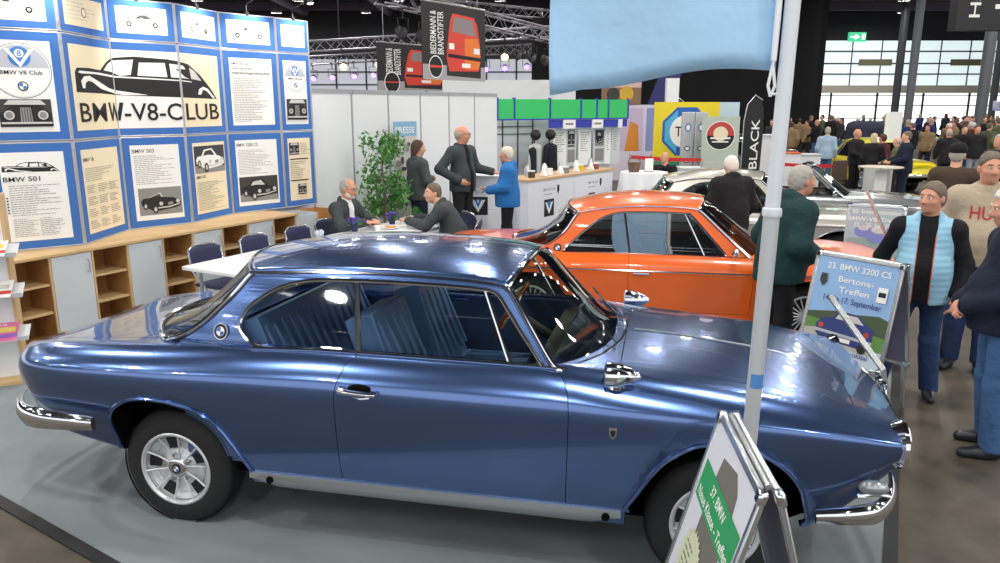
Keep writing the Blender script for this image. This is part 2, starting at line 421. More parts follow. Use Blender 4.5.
def build_car(root, S):
    """S: guide tables of the body (car frame: x forward from the rear axle, y left, z up)."""
    paint, inter, seatm = S['paint'], S['interior'], S['seat']
    gl = S['glass']
    zb, zc, zt, zm = pchip(S['zb']), pchip(S['zc']), pchip(S['zbelt']), pchip(S['ztop'])
    W, ys = pchip(S['W']), pchip(S['ysill'])
    bow = pchip(S['bow']); inset = S.get('belt_in', 0.12)
    xs = []
    marks = sorted(set([S['zb'][0][0], S['zb'][-1][0]] + list(S['marks'])))
    for a, b_ in zip(marks[:-1], marks[1:]):
        k = max(2, int(round((b_ - a) / 0.028))); xs += [a + (b_ - a) * i / k for i in range(k)]
    x0, x1 = marks[0], marks[-1]
    xs = [x0, x0 + 0.006, x0 + 0.014] + [x for x in xs if x > x0 + 0.018] + [x1 - 0.008, x1]
    per = [2, 3, 5, 5, 4, 5, 4, 5, 5]
    rows = []
    for x in xs:
        wv, hs = float(W(x)), float(ys(x)); a, c_, t_, m_ = float(zb(x)), float(zc(x)), float(zt(x)), float(zm(x))
        yb = wv - inset; yh = yb * 0.82; ms = a + 0.5 * (c_ - a)
        ctl = [(-(hs-0.09), a-0.0), (-hs, a+0.012), (-(hs+0.02), a+0.085), (-(wv-0.022), ms), (-wv, c_), (-(wv-0.030), c_+0.55*(t_-c_)),
               (-yb, t_), (-yh, t_+0.42*(m_-t_)+0.004), (-yh*0.5, t_+0.86*(m_-t_)), (0, m_)]
        half = catmull(ctl, per)
        full = np.vstack([half, [(-p[0], p[1]) for p in half[-2::-1]]])
        B = float(bow(x))
        rows.append([(x + B * (1 - min(1, abs(p[0]) / 0.8) ** 2.2), p[0], p[1]) for p in full])
    P = np.array(rows); ni, nj = P.shape[:2]
    jr = np.cumsum([0] + per)                  # row index of each control point
    jb, jh = int(jr[6]), int(jr[7]); jm = nj - 1
    def icol(x): return int(np.argmin(np.abs(np.array(xs) - x)))
    xa = np.array(xs)
    def side_y(x, z):
        i = icol(x); zz = P[i, jr[1]:jr[6]+1, 2]; yy = P[i, jr[1]:jr[6]+1, 1]; o = np.argsort(zz)
        return float(np.interp(z, zz[o], yy[o]))
    def top_z(x, y):
        i = icol(x); h2 = P[i, jr[6]:jr[9]+1]; o = np.argsort(h2[:, 1]); return float(np.interp(-abs(y), h2[o, 1], h2[o, 2]))
    # door edges: bend the two columns to the photographed shut lines
    def bend(i, tab):
        f = pchip(tab)
        for d in range(-5, 6):
            k = 1 - abs(d) / 6.0
            if not 0 < i + d < ni - 1: continue
            for j in range(nj):
                jj = min(j, nj - 1 - j)
                if jj <= jb: P[i + d, j, 0] += k * (float(f(P[i, j, 2])) - xs[i])
    dr, df = icol(S['door'][0]), icol(S['door'][1])
    bend(dr, S['door_rear']); bend(df, S['door_front'])
    # normals of the grid
    du = np.gradient(P, axis=0); dv = np.gradient(P, axis=1); N = np.cross(du, dv); N /= np.linalg.norm(N, axis=2)[:, :, None] + 1e-9
    if N[ni // 2, jm // 2, 2] < 0: N = -N
    # wheel arches
    keep = np.ones((ni - 1, nj - 1), bool)
    for arch in S['arches']:
        ap = catmull(arch['pts'], 4); cx, cz = arch['c']
        th = np.arctan2(ap[:, 1] - cz, ap[:, 0] - cx); rr = np.hypot(ap[:, 0] - cx, ap[:, 1] - cz); o = np.argsort(th)
        def rout(a): return np.interp(a, th[o], rr[o])
        ins = np.zeros((ni, nj), bool)
        for j in range(nj):
            if min(j, nj - 1 - j) > jr[6]: continue
            for i in range(ni):
                dx, dz = P[i, j, 0] - cx, P[i, j, 2] - cz; a = math.atan2(dz, dx)
                if a < th.min() or a > th.max():
                    ins[i, j] = min(ap[0, 0], ap[-1, 0]) < P[i, j, 0] < max(ap[0, 0], ap[-1, 0])
                else: ins[i, j] = math.hypot(dx, dz) < rout(a)
        allin = ins[:-1, :-1] & ins[1:, :-1] & ins[:-1, 1:] & ins[1:, 1:]
        keep &= ~allin
        for i, j in zip(*np.where(ins)):
            dx, dz = P[i, j, 0] - cx, P[i, j, 2] - cz; a = math.atan2(dz, dx)
            if th.min() <= a <= th.max():
                q = rout(a) / max(1e-6, math.hypot(dx, dz))
                if q < 1.5: P[i, j, 0] = cx + dx * q; P[i, j, 2] = cz + dz * q
        for sgn in (-1, 1):
            lip = [(p[0], sgn * (abs(side_y(p[0], max(p[1], float(zb(p[0])) + 0.02))) + 0.003), p[1]) for p in ap]
            t = MB(); t.tube(lip, 0.011, 8); t.build('arch_lip', S.get('lip', paint), root)
            l = MB(); ring0 = [(p[0], sgn * (abs(q[1]) - 0.006), p[1]) for p, q in zip(ap, lip)]; ring1 = [(p[0], sgn * 0.46, p[1]) for p in ap]
            l.grid([ring0, ring1]); l.flat([(p[0], p[1]) for p in ap], 0, frame((0, sgn*0.46, 0), (1,0,0), (0,0,1), (0,-1,0)))
            l.build('wheel_well', DARKGAP, root)
    gh = S['gh']                                   # side of the glasshouse: (yb, zb, yt, zt)
    kk = (gh[2] - gh[0]) / (gh[3] - gh[1])
    def gy(x, z):
        y = gh[0] + (z - gh[1]) * kk
        t = max(0.0, (S['cpil'] - x) / 0.55); y -= 0.10 * min(t, 1.2) ** 1.4
        return y
    # panels cut from the grid: doors, bonnet, boot lid; the cabin stays open
    hx0, hx1 = icol(S['hood'][0]), icol(S['hood'][1]); bx0, bx1 = icol(S['boot'][0]), icol(S['boot'][1])
    cx0, cx1 = icol(S['cabin'][0]), icol(S['cabin'][1])
    own = np.zeros((ni - 1, nj - 1), int)
    own[dr:df, jr[2]:jb] = 1; own[dr:df, nj-1-jb:nj-1-jr[2]] = 2
    own[hx0:hx1, jh:nj-1-jh] = 3; own[bx0:bx1, jh:nj-1-jh] = 4
    own[cx0:cx1, jb+1:nj-2-jb] = 9
    def panel(ids, name, mats, ranges=None, par=root):
        mb = MB(); Q = P.copy()
        if ranges:
            i0, i1, j0, j1 = ranges; g = 0.0035
            for j in range(j0, j1+1):
                Q[i0, j] += unit(Q[i0+1, j] - Q[i0, j]) * g; Q[i1, j] -= unit(Q[i1, j] - Q[i1-1, j]) * g
            for i in range(i0, i1+1):
                Q[i, j0] += unit(Q[i, j0+1] - Q[i, j0]) * g; Q[i, j1] -= unit(Q[i, j1] - Q[i, j1-1]) * g
        idx = -np.ones((ni, nj), int); vs = []; fs = []
        for i in range(ni - 1):
            for j in range(nj - 1):
                if own[i, j] in ids and keep[i, j]:
                    f = []
                    for a, b_ in ((i, j), (i, j+1), (i+1, j+1), (i+1, j)):
                        if idx[a, b_] < 0: idx[a, b_] = len(vs); vs.append(Q[a, b_])
                        f.append(idx[a, b_])
                    fs.append(f[::-1])
        mb.add(vs, fs, 0)
        if ranges:                                  # dark rebate seen through the shut line
            i0, i1, j0, j1 = ranges
            strip = MB()
            I0, I1, J0, J1 = max(i0-1, 0), min(i1+1, ni-1), max(j0-1, 0), min(j1+1, nj-1)
            for rng in (((i0-1, i0+1), (J0, J1)), ((i1-1, i1+1), (J0, J1)), ((I0, I1), (j0-1, j0+1)), ((I0, I1), (j1-1, j1+1))):
                G = P[rng[0][0]:rng[0][1]+1, rng[1][0]:rng[1][1]+1] - 0.010 * N[rng[0][0]:rng[0][1]+1, rng[1][0]:rng[1][1]+1]
                mb.grid(G, 1)
        o = mb.build(name, mats, par, angle=40)
        return o
    body = MB()
    shell = panel((0,), 'body', [paint])
    d1 = panel((1,), 'door', [paint, DARKGAP], (dr, df, int(jr[2]), jb))
    d2 = panel((2,), 'door', [paint, DARKGAP], (dr, df, nj-1-jb, nj-1-int(jr[2])))
    panel((3,), 'bonnet', [paint, DARKGAP], (hx0, hx1, jh, nj-1-jh))
    panel((4,), 'boot_lid', [paint, DARKGAP], (bx0, bx1, jh, nj-1-jh))
    # closing faces at nose and tail
    for i, nm, sg in ((0, 'tail_panel', -1), (ni - 1, 'nose_panel', 1)):
        c = MB(); ring = P[i]; ctr = np.array([ring[:, 0].mean(), 0, ring[:, 2].mean()])
        mid = ring * 0.97 + ctr * 0.03; mid[:, 0] += sg * 0.004
        G = [ring, mid] + [np.column_stack([ring[:, 0] + sg * 0.004, ring[:, 1] * k, ctr[2] + (ring[:, 2] - ctr[2]) * k]) for k in (0.7, 0.35, 0.02)]
        c.grid(G, 0, cv=True, flip=(sg < 0)); c.build(nm, S.get('nose', paint) if sg > 0 else paint, root)
    # underside
    u = MB(); pts = [(x, float(ys(x)) - 0.10, float(zb(x)) + 0.01) for x in xs[4:-4:4]]
    u.grid([[(x, -y, z), (x, y, z)] for x, y, z in pts]); u.build('underbody', DARKGAP, root)
    # glasshouse
    A = catmull(S['a_edge'], 6); Cc = catmull(S['c_edge'], 6); Gt = catmull(S['gutter'], 8)
    def on_side(p, sg): return (p[0], sg * gy(p[0], p[1]), p[1])
    outline = [tuple(p) for p in Cc] + [tuple(p) for p in Gt[1:-1]] + [tuple(p) for p in A[::-1]]
    zlow = S['panel_low']
    outline += [(A[0][0], zlow), (Cc[0][0], zlow)]
    dlo = catmull(S['dlo'], 4, closed=True)
    for sg in (-1, 1):
        f = MB(); f.flat(outline, 0, None, [[tuple(p) for p in dlo]])
        f.v = [on_side((v[0], v[1]), sg) for v in f.v]
        if sg > 0: f.f = [q[::-1] for q in f.f]
        f.build('side_pillars', paint, root, smooth=False, solid=0.02)
        fr = MB(); fr.tube([np.array(on_side(p, sg)) + (0, sg*0.004, 0) for p in dlo], S.get('frame_r', 0.010), 8, closed=True)
        for a, b_ in S['posts']: fr.tube([np.array(on_side(a, sg)) + (0, -sg*0.004, 0), np.array(on_side(b_, sg)) + (0, -sg*0.004, 0)], 0.011, 8)
        fr.build('window_frame', CHROME, root)
        g_ = MB(); g_.flat([tuple(p) for p in dlo]); g_.v = [on_side((v[0], v[1]), sg) for v in g_.v]
        g_.v = [(v[0], v[1] - sg * 0.008, v[2]) for v in g_.v]
        g_.build('side_window', gl, root, smooth=False)
        dr_ = MB(); dr_.tube([np.array(on_side(p, sg)) + (0, sg * 0.006, 0.004) for p in list(Cc[-4:]) + list(Gt[1:-1]) + list(A[::-1])], 0.008, 6)
        dr_.build('drip_rail', S.get('rail', CHROME), root)
        bs = MB(); x_a, x_b = S['belt_strip']; bp = [(x, sg * (abs(side_y(x, float(zt(x)) - 0.004)) + 0.001), float(zt(x)) + 0.003) for x in np.linspace(x_a, x_b, 24)]
        bs.tube(bp, 0.008, 6); bs.build('belt_trim', CHROME, root)
    pw = S.get('pw', 2.4)
    def patch(edge, bows, rises, n=22, ps=pw):
        G = []
        for p, bo, ri in zip(edge, bows, rises):
            yy = gy(p[0], p[1]); row = []
            for s_ in np.linspace(-1, 1, n + 1):
                q = 1 - abs(s_) ** ps; row.append((p[0] + bo * q, s_ * yy, p[1] + ri * q))
            G.append(row)
        return np.array(G)
    lw = lambda ab, n: np.linspace(ab[0], ab[1], n)
    FW = patch(A, lw(S['ws_bow'], len(A)), lw(S['ws_rise'], len(A)))
    RW = patch(Cc, lw(S['rw_bow'], len(Cc)), lw(S['rw_rise'], len(Cc)))
    cr = pchip([(0, S['rw_rise'][1]), (0.5, S['crown']), (1, S['ws_rise'][1])])(np.linspace(0, 1, len(Gt)))
    RF = patch(Gt, lw((S['rw_bow'][1], S['ws_bow'][1]), len(Gt)), cr, 30, S.get('roof_p', 2.4))
    r_ = MB(); r_.grid(RF, flip=True); r_.build('roof', paint, root, angle=0, solid=0.015)
    for nm, G, sgn in (('windscreen', FW, 1), ('rear_window', RW, -1)):
        g_ = MB(); g_.grid(G[1:-1, 1:-1], flip=(sgn > 0)); g_.build(nm, S.get('screen_glass', gl), root, angle=0)
        bd = [G[0, k] for k in range(G.shape[1])] + [G[k, -1] for k in range(1, len(G))] + [G[-1, k] for k in range(G.shape[1] - 2, -1, -1)] + [G[k, 0] for k in range(len(G) - 2, 0, -1)]
        fr = MB(); fr.tube(np.array(bd) + np.array([0.006 * sgn, 0, 0.004]), 0.013, 8, closed=True); fr.build(nm + '_trim', CHROME, root)
        sm = MB(); sm.tube(np.array(bd) * [1, 0.985, 1] + np.array([-0.002 * sgn, 0, -0.006]), 0.016, 6, closed=True); sm.build(nm + '_seal', BLACK, root)
    # cabin: tub, bench, seats, dashboard, wheel
    x_r, x_f = S['cabin']; zf = S.get('floor_z', 0.42); zbelt = float(zt(1.0)); yb = float(W(1.0)) - inset - 0.03
    tub = MB(); tub.box((x_r - 0.05, -yb, zf - 0.03), (x_f, yb, zf)); tub.box((x_f, -yb, zf), (x_f + 0.03, yb, zbelt - 0.05))
    for sg in (-1, 1): tub.box((x_r - 0.05, sg * yb - 0.012, zf), (x_f, sg * yb + 0.012, zbelt - 0.02))
    tub.build('cabin_lining', inter, root)
    ps = MB(); RWb = RW[1]; ps.grid([[(p[0] + 0.02, p[1] * 0.96, p[2] - 0.035) for p in RWb], [(x_r + 0.42, p[1] * 0.98, zbelt - 0.075) for p in RWb]]); ps.build('parcel_shelf', inter, root)
    def seat(x, y, wd, name, tilt=0.30, hb=0.56, base=0.27, colour=seatm):
        q = MB(); M = frame((x, y, zf), (1,0,0), (0,1,0), (0,0,1))
        q.box((0.0, -wd/2, 0.06), (0.50, wd/2, base), 0, M)
        c_, s_ = math.cos(tilt), math.sin(tilt)
        q.box((-0.08, -wd/2, 0.0), (0.08, wd/2, hb), 0, frame((x, y, zf + base - 0.06), (c_,0,s_), (0,1,0), (-s_,0,c_)))
        nb = int(wd / 0.085)
        for i in range(nb):
            yy = y - wd/2 + (i + 0.5) * wd / nb
            q.tube([(x + 0.10, yy, zf + base), (x + 0.48, yy, zf + base - 0.003)], 0.014, 6)
            q.tube([(x + 0.074 * c_, yy, zf + base - 0.06 + 0.1 + 0.074*s_), (x + 0.074*c_ - (hb-0.06)*s_, yy, zf + base - 0.06 + 0.074*s_ + (hb-0.06)*c_)], 0.014, 6)
        return q.build(name, colour, root, bevel=0.03)
    bx = S['bench_x']
    seat(bx, 0, 2*yb - 0.12, 'rear_bench', 0.38, 0.56, 0.27)
    for sy in (-0.36, 0.36): seat(S['seat_x'], sy, 0.50, 'front_seat', 0.33, 0.60, 0.27)
    da = MB(); dz = zbelt - 0.05
    da.grid([[(x_f + 0.25, y, dz + 0.02), (x_f + 0.02, y, dz + 0.01), (x_f - 0.12, y, dz - 0.02), (x_f - 0.15, y, dz - 0.09), (x_f - 0.08, y, dz - 0.30)] for y in np.linspace(-yb, yb, 10)])
    da.build('dashboard', S.get('dash', BLACK), root)
    st = MB(); c0 = np.array([x_f - 0.42, 0.36, zbelt - 0.02]); ax = unit((-0.85, 0, 0.5)); e1 = np.array([0, 1.0, 0]); e2 = np.cross(ax, e1)
    st.tube([c0 + 0.195*(e1*math.cos(t) + e2*math.sin(t)) for t in np.linspace(0, 2*PI, 40, endpoint=False)], 0.013, 8, 0, closed=True)
    for t in (0.3, PI - 0.3, -PI/2): st.tube([c0 - ax*0.03, c0 + 0.19*(e1*math.cos(t) + e2*math.sin(t))], 0.010, 6, 1)
    st.tube([c0 - ax*0.02, c0 - ax*0.30], 0.03, 10, 2); st.ball(tuple(c0 - ax*0.02), 0.035, 8, 1)
    st.build('steering_wheel', [S.get('wheelrim', WOOD_RIM), CHROME, BLACK], root)
    mr = MB(); mr.cbox((x_f - 0.36, 0.0, S['mirror_z']), (0.025, 0.2, 0.06)); mr.tube([(x_f - 0.34, 0, S['mirror_z']), (x_f - 0.30, 0, S['mirror_z'] + 0.06)], 0.008)
    mr.build('rear_view_mirror', [BLACK], root, bevel=0.008)
    # running gear
    for (wx, R0, rim, yy) in S['wheels']:
        for sg in (-1, 1): make_wheel(root, (wx, sg * yy, R0), sg, R0, rim, 0.185, S['wheel_style'])
    return dict(P=P, side_y=side_y, top_z=top_z, door=d1, door2=d2, gy=gy, zt=zt, W=W)

def bumper(root, path, hgt, name='bumper', m=CHROME):
    b = MB(); pr = [(0.0, -0.5), (0.20, -0.46), (0.30, -0.2), (0.34, 0.05), (0.26, 0.34), (0.10, 0.48), (-0.05, 0.5), (-0.1, 0.2), (-0.1, -0.3)]
    pth = catmull(path, 6); k = len(pth)
    b.tube(pth, [hgt * (0.62 + 0.38 * min(1, 6 * min(i, k-1-i) / k)) for i in range(k)], m=0, up=(0, 0, 1), prof=[(-p, q) for p, q in pr][::-1])
    return b.build(name, m, root)
def bullet_mirror(root, base, foot=0.05, m=CHROME):
    """a pointed chrome mirror head, nose forward, glass to the rear"""
    b = MB(); bx, by, bz = base
    M = frame((bx, by, bz + foot + 0.055), (0, 1, 0), (0, 0, 1), (1, 0, 0))
    b.lathe([(0.0, -0.052), (0.052, -0.052), (0.060, -0.045), (0.060, -0.02), (0.054, 0.02), (0.038, 0.065), (0.018, 0.10), (0.0, 0.115)], 24, 0, M)
    b.tube([(bx, by, bz - 0.01), (bx, by, bz + foot + 0.02)], [0.03, 0.016], 10)
    b.lathe([(0, 0.004), (0.04, 0.003), (0.045, -0.004)], 20, 0, frame((bx, by, bz + 0.004), (1,0,0), (0,1,0), (0,0,1)))
    g = b.build('mirror', m, root)
    e = MB(); e.lathe([(0, -0.0535), (0.046, -0.0535)], 20, 0, M); e.build('mirror_glass', mat('mirror_glass', '#aab4be', 0.03, 1.0), g)
    return g
# ---------------------------------------------------------------- the dark blue coupe in the foreground
BLUE = mat('metallic_blue_paint', '#5a76ab', 0.22, 0.92, coat=1.0)
TINT = glass('car_glass', '#eef3f2', 0.05)
SCREEN = glass('screen_glass', '#d3dccb', 0.06)
BLUE_CLOTH = mat('blue_leather', '#5f7fae', 0.5, bump=(30, 0.3, 0.01)); GREY_IN = mat('dark_blue_carpet', '#43587c', 0.9)
CARPOS, CARROT = (-1.605, 4.565, 0), R(-12.214)
blue_car = thing('classic_coupe', 'dark blue metallic two-door coupe with chrome trim in the foreground', 'car', CARPOS, CARROT, 'classic coupes on show')
SB = dict(paint=BLUE, interior=GREY_IN, seat=BLUE_CLOTH, glass=TINT, screen_glass=SCREEN,
    zb=[(-1.05,.72),(-1.0,.66),(-.93,.58),(-.85,.51),(-.75,.475),(-.4,.42),(0,.36),(.45,.31),(2.42,.30),(3.2,.37),(3.3,.43),(3.45,.56),(3.53,.65),(3.57,.69)],
    zc=[(-1.05,.80),(-.9,.825),(-.6,.835),(0,.845),(1,.85),(2.2,.845),(3.0,.845),(3.4,.84),(3.60,.83)],
    zbelt=[(-1.05,.865),(-1.0,.905),(-.9,.935),(-.75,.957),(-.5,.98),(0,1.01),(.5,1.04),(1,1.055),(2,1.05),(2.4,1.015),(2.8,.985),(3.2,.945),(3.40,.91),(3.52,.89),(3.60,.88)],
    ztop=[(-1.05,.86),(-1.0,.885),(-.9,.92),(-.5,.985),(0,1.03),(.4,1.05),(2.2,1.065),(2.45,1.055),(3.0,1.005),(3.3,.95),(3.48,.90),(3.56,.87),(3.60,.85)],
    W=[(-1.05,.50),(-1.035,.58),(-1.0,.66),(-.93,.725),(-.85,.77),(-.75,.80),(-.6,.825),(-.3,.85),(0,.865),(.6,.872),(2.2,.872),(3.0,.865),(3.4,.85),(3.53,.84),(3.59,.825),(3.60,.82)],
    ysill=[(-1.05,.44),(-.93,.64),(-.8,.70),(-.4,.76),(.2,.79),(2.5,.79),(3.2,.77),(3.45,.76),(3.60,.74)],
    bow=[(-1.05,-.10),(-.7,-.07),(-.3,0),(2.9,0),(3.3,.03),(3.60,.07)], belt_in=0.125,
    marks=[1.0, 2.13, 2.36, 3.40, -.95, -.10], door=(1.0, 2.13),
    door_rear=[(.30,1.0),(.45,.999),(.85,.994),(.99,1.028),(1.06,1.09)], door_front=[(.30,2.135),(.85,2.15),(.93,2.145),(1.0,2.12),(1.06,2.05)],
    hood=(2.36, 3.40), boot=(-.95, -.10), cabin=(.12, 2.05),
    arches=[dict(c=(.06,.26), pts=[(.497,.385),(.485,.41),(.452,.468),(.382,.588),(.307,.67),(.214,.717),(.085,.746),(-.05,.757),(-.171,.741),(-.261,.70),(-.315,.636),(-.325,.55),(-.315,.457),(-.313,.43)]),
            dict(c=(2.84,.26), pts=[(3.227,.43),(3.222,.46),(3.205,.52),(3.175,.61),(3.10,.70),(2.98,.765),(2.84,.787),(2.72,.77),(2.641,.722),(2.575,.666),(2.522,.591),(2.467,.494),(2.412,.40)])],
    gh=(.745,1.05,.60,1.40), cpil=.50, panel_low=1.0,
    a_edge=[(2.085,1.035),(2.035,1.075),(1.93,1.22),(1.83,1.36),(1.797,1.392)],
    c_edge=[(-.06,1.02),(.06,1.06),(.18,1.13),(.33,1.27),(.42,1.375),(.45,1.402)],
    gutter=[(.45,1.402),(.6,1.41),(.8,1.418),(1.1,1.425),(1.45,1.42),(1.68,1.408),(1.797,1.392)],
    dlo=[(1.99,1.056),(1.84,1.055),(1.455,1.055),(1.05,1.058),(.77,1.053),(.56,1.049),(.47,1.082),(.42,1.13),(.415,1.17),(.445,1.228),(.49,1.268),(.545,1.305),(.61,1.34),(.69,1.366),(.80,1.383),(.99,1.39),(1.26,1.391),(1.47,1.388),(1.69,1.38),(1.735,1.372),(1.775,1.345),(1.88,1.21),(1.99,1.075)],
    posts=[((1.02,1.39),(1.075,1.058)),((1.695,1.382),(1.845,1.056)),((1.03,1.39),(1.085,1.058))],
    belt_strip=(.50,2.08), ws_bow=(.26,.03), ws_rise=(.01,.065), rw_bow=(-.30,-.19), rw_rise=(.015,.035), crown=.095,
    bench_x=.62, seat_x=1.22, mirror_z=1.30, wheels=[(0,.33,.205,.665),(2.835,.33,.205,.655)], wheel_style='ten_spoke')
K = build_car(blue_car, SB)
# aluminium sill cover, the shade of its two holes put in as dark discs
for sg in (-1, 1):
    s = MB(); xs_ = np.linspace(.485, 2.40, 30)
    G = []
    for i, x in enumerate(xs_):
        e = min(1, 14 * min(i, 29 - i) / 29); z0 = .300 + .0 * x
        G.append([(x, sg*.80, .395), (x, sg*.822, .390), (x, sg*.826, .36), (x, sg*.815, .325 + .03*(1-e)), (x, sg*.79, .305 + .05*(1-e)), (x, sg*.74, .302 + .05*(1-e))])
    s.grid(G, 0, flip=(sg < 0)); sill = s.build('sill_trim', ALU, blue_car)
    p = MB()
    for x in (.60, 2.33): p.cyl(.02, 0, .006, 14, 0, frame((x, sg*.824, .358), (1,0,0), (0,0,1), (0,sg,0)))
    p.build('sill_hole_shade', DARKGAP, sill)
# chrome: bumpers, handle, mirrors, lamps, badges
bumper(blue_car, [(-.37,-.885,.605),(-.5,-.875,.60),(-.72,-.845,.588),(-.88,-.79,.575),(-1.0,-.70,.57),(-1.10,-.55,.57),(-1.19,-.25,.57),(-1.2,0,.57),(-1.19,.25,.57),(-1.10,.55,.57),(-1.0,.70,.57),(-.88,.79,.575),(-.72,.845,.588),(-.37,.885,.605)], .115, 'rear_bumper')
bumper(blue_car, [(3.24,.88,.50),(3.40,.86,.515),(3.51,.80,.52),(3.60,.62,.525),(3.66,.25,.525),(3.67,0,.525),(3.66,-.25,.525),(3.60,-.62,.525),(3.51,-.80,.52),(3.40,-.86,.515),(3.24,-.88,.50)], .10, 'front_bumper')
for d, sg in ((K['door'], -1), (K['door2'], 1)):
    yh = sg * (abs(K['side_y'](1.12, .90)))
    q = MB(); q.tube([(1.04, yh + sg*.004, .908), (1.045, yh + sg*.035, .908), (1.07, yh + sg*.04, .905), (1.19, yh + sg*.038, .898), (1.215, yh + sg*.03, .897), (1.222, yh + sg*.002, .897)], [.017,.017,.014,.011,.012,.012], 10)
    q.cyl(.016, 0, .02, 14, 0, frame((1.04, yh, .908), (1,0,0), (0,0,1), (0,sg,0)))
    q.tube([(1.10, yh + sg*.002, .872), (1.14, yh + sg*.012, .866), (1.18, yh + sg*.002, .87)], .006, 8)
    q.build('door_handle', CHROME, d)
    r_ = MB(); r_.ball((1.13, yh - sg*.004, .91), (.062, .008, .026), 10); r_.build('handle_shade', DARKGAP, d)  # shade of the recess, put in as a flat near-black ball
for sg in (-1, 1):
    bullet_mirror(blue_car, (2.355, sg*.785, K['top_z'](2.34, .745) - .03), .0)
    # headlamp: chrome ring, bowl and lens in the nose
    M = frame((3.600, sg*.715, .800), (0,1,0), (0,0,1), (1,0,0))
    h = MB(); h.lathe([(.085,-.06),(.100,-.03),(.109,-.012),(.106,.006),(.098,.014),(.090,.010),(.086,-.01)], 32, 0, M); hl = h.build('headlamp_ring', CHROME, blue_car)
    e = MB(); e.lathe([(.0,.014),(.04,.012),(.065,.004),(.086,-.012)], 28, 0, M); e.build('headlamp_lens', LENS, hl)
    # clear indicator above the bumper
    i_ = MB(); i_.ball((3.475, sg*.825, .635), (.062, .03, .036), 12, 0); il = i_.build('indicator_lens', LENS, blue_car)
    c = MB(); c.tube([(3.41 + .14*t, sg*(.845 - .03*t), .597 + .010*math.sin(PI*t)) for t in np.linspace(0, 1, 8)], .010, 8); c.build('indicator_trim', CHROME, il)
    # small shield on the wing
    s = Sheet((2.353, sg*(abs(K['side_y'](2.353,.80)) + .003), .80), (1,0,0) if sg < 0 else (-1,0,0), (0,0,1))
    s.poly([(-.018,.028),(.018,.028),(.016,-.01),(0,-.030),(-.016,-.01)], CHROME); s.poly([(-.011,.014),(.011,.014),(.010,-.008),(0,-.02),(-.010,-.008)], BLACK); s.build('wing_badge', blue_car)
    xr, zr = .30, 1.105
    u_ = unit((.80, sg*-.12, .28)) if False else unit((1, sg*0.12, 0)) * (1 if sg < 0 else -1)
    n_ = np.array([0, sg*1.0, .25]); n_ = unit(n_ - u_*n_.dot(u_)); v_ = np.cross(n_, u_)
    roundel('pillar_emblem', (xr, sg*(K['gy'](xr, zr) + .006), zr), u_, v_, .040, blue_car)
    t = MB(); t.cyl(.05, 0, .02, 24, 0, frame((-1.055, sg*.50, .76), (0,-1,0), (0,0,1), (-1,0,0))); t.build('tail_lamp', REDLENS, blue_car)
# bonnet crease trim, nose grille
t = MB(); t.tube([(x, 0, K['top_z'](x, 0) + .002) for x in np.linspace(2.40, 3.36, 24)], .0045, 6); t.build('bonnet_trim', SATIN, blue_car)
g = MB()
for zz in np.linspace(.735, .83, 5): g.tube([(3.63, -.58, zz), (3.675, -.15, zz), (3.68, 0, zz), (3.675, .15, zz), (3.63, .58, zz)], .006, 6, 1)
g.box((3.58, -.58, .72), (3.635, .58, .845), 0)
gr = g.build('grille', [BLACK, CHROME], blue_car)
for sg in (-1, 1):
    k = MB(); k.tube([(3.69, sg*.045 + .04*math.cos(a), .775 + .09*math.sin(a)) for a in np.linspace(0, 2*PI, 24, endpoint=False)], .010, 8, closed=True); k.build('kidney_ring', CHROME, gr)
for sg in (-1, 1):
    wp = MB(); wp.tube([(2.33, sg*.25 - .1, 1.075), (2.22, sg*.25 + .05, 1.12), (2.12, sg*.25+.28, 1.17)], .006, 6); wp.build('wiper', CHROME, blue_car)
pl = Sheet((-1.17, .26, .70), (0,-1,0), (0,0,1)); pl.rect(0, 0, .52, .11, PLATEW); pl.build('rear_plate', blue_car)

# the body sits very slightly over to its far side on its springs
for ch in blue_car.children:
    if not ch.name.startswith('wheel') or ch.name.startswith('wheel_well'):
        ch.rotation_euler = (R(-1.1), 0, 0); ch.location = (0, -.4 * math.sin(R(1.1)), -.007)
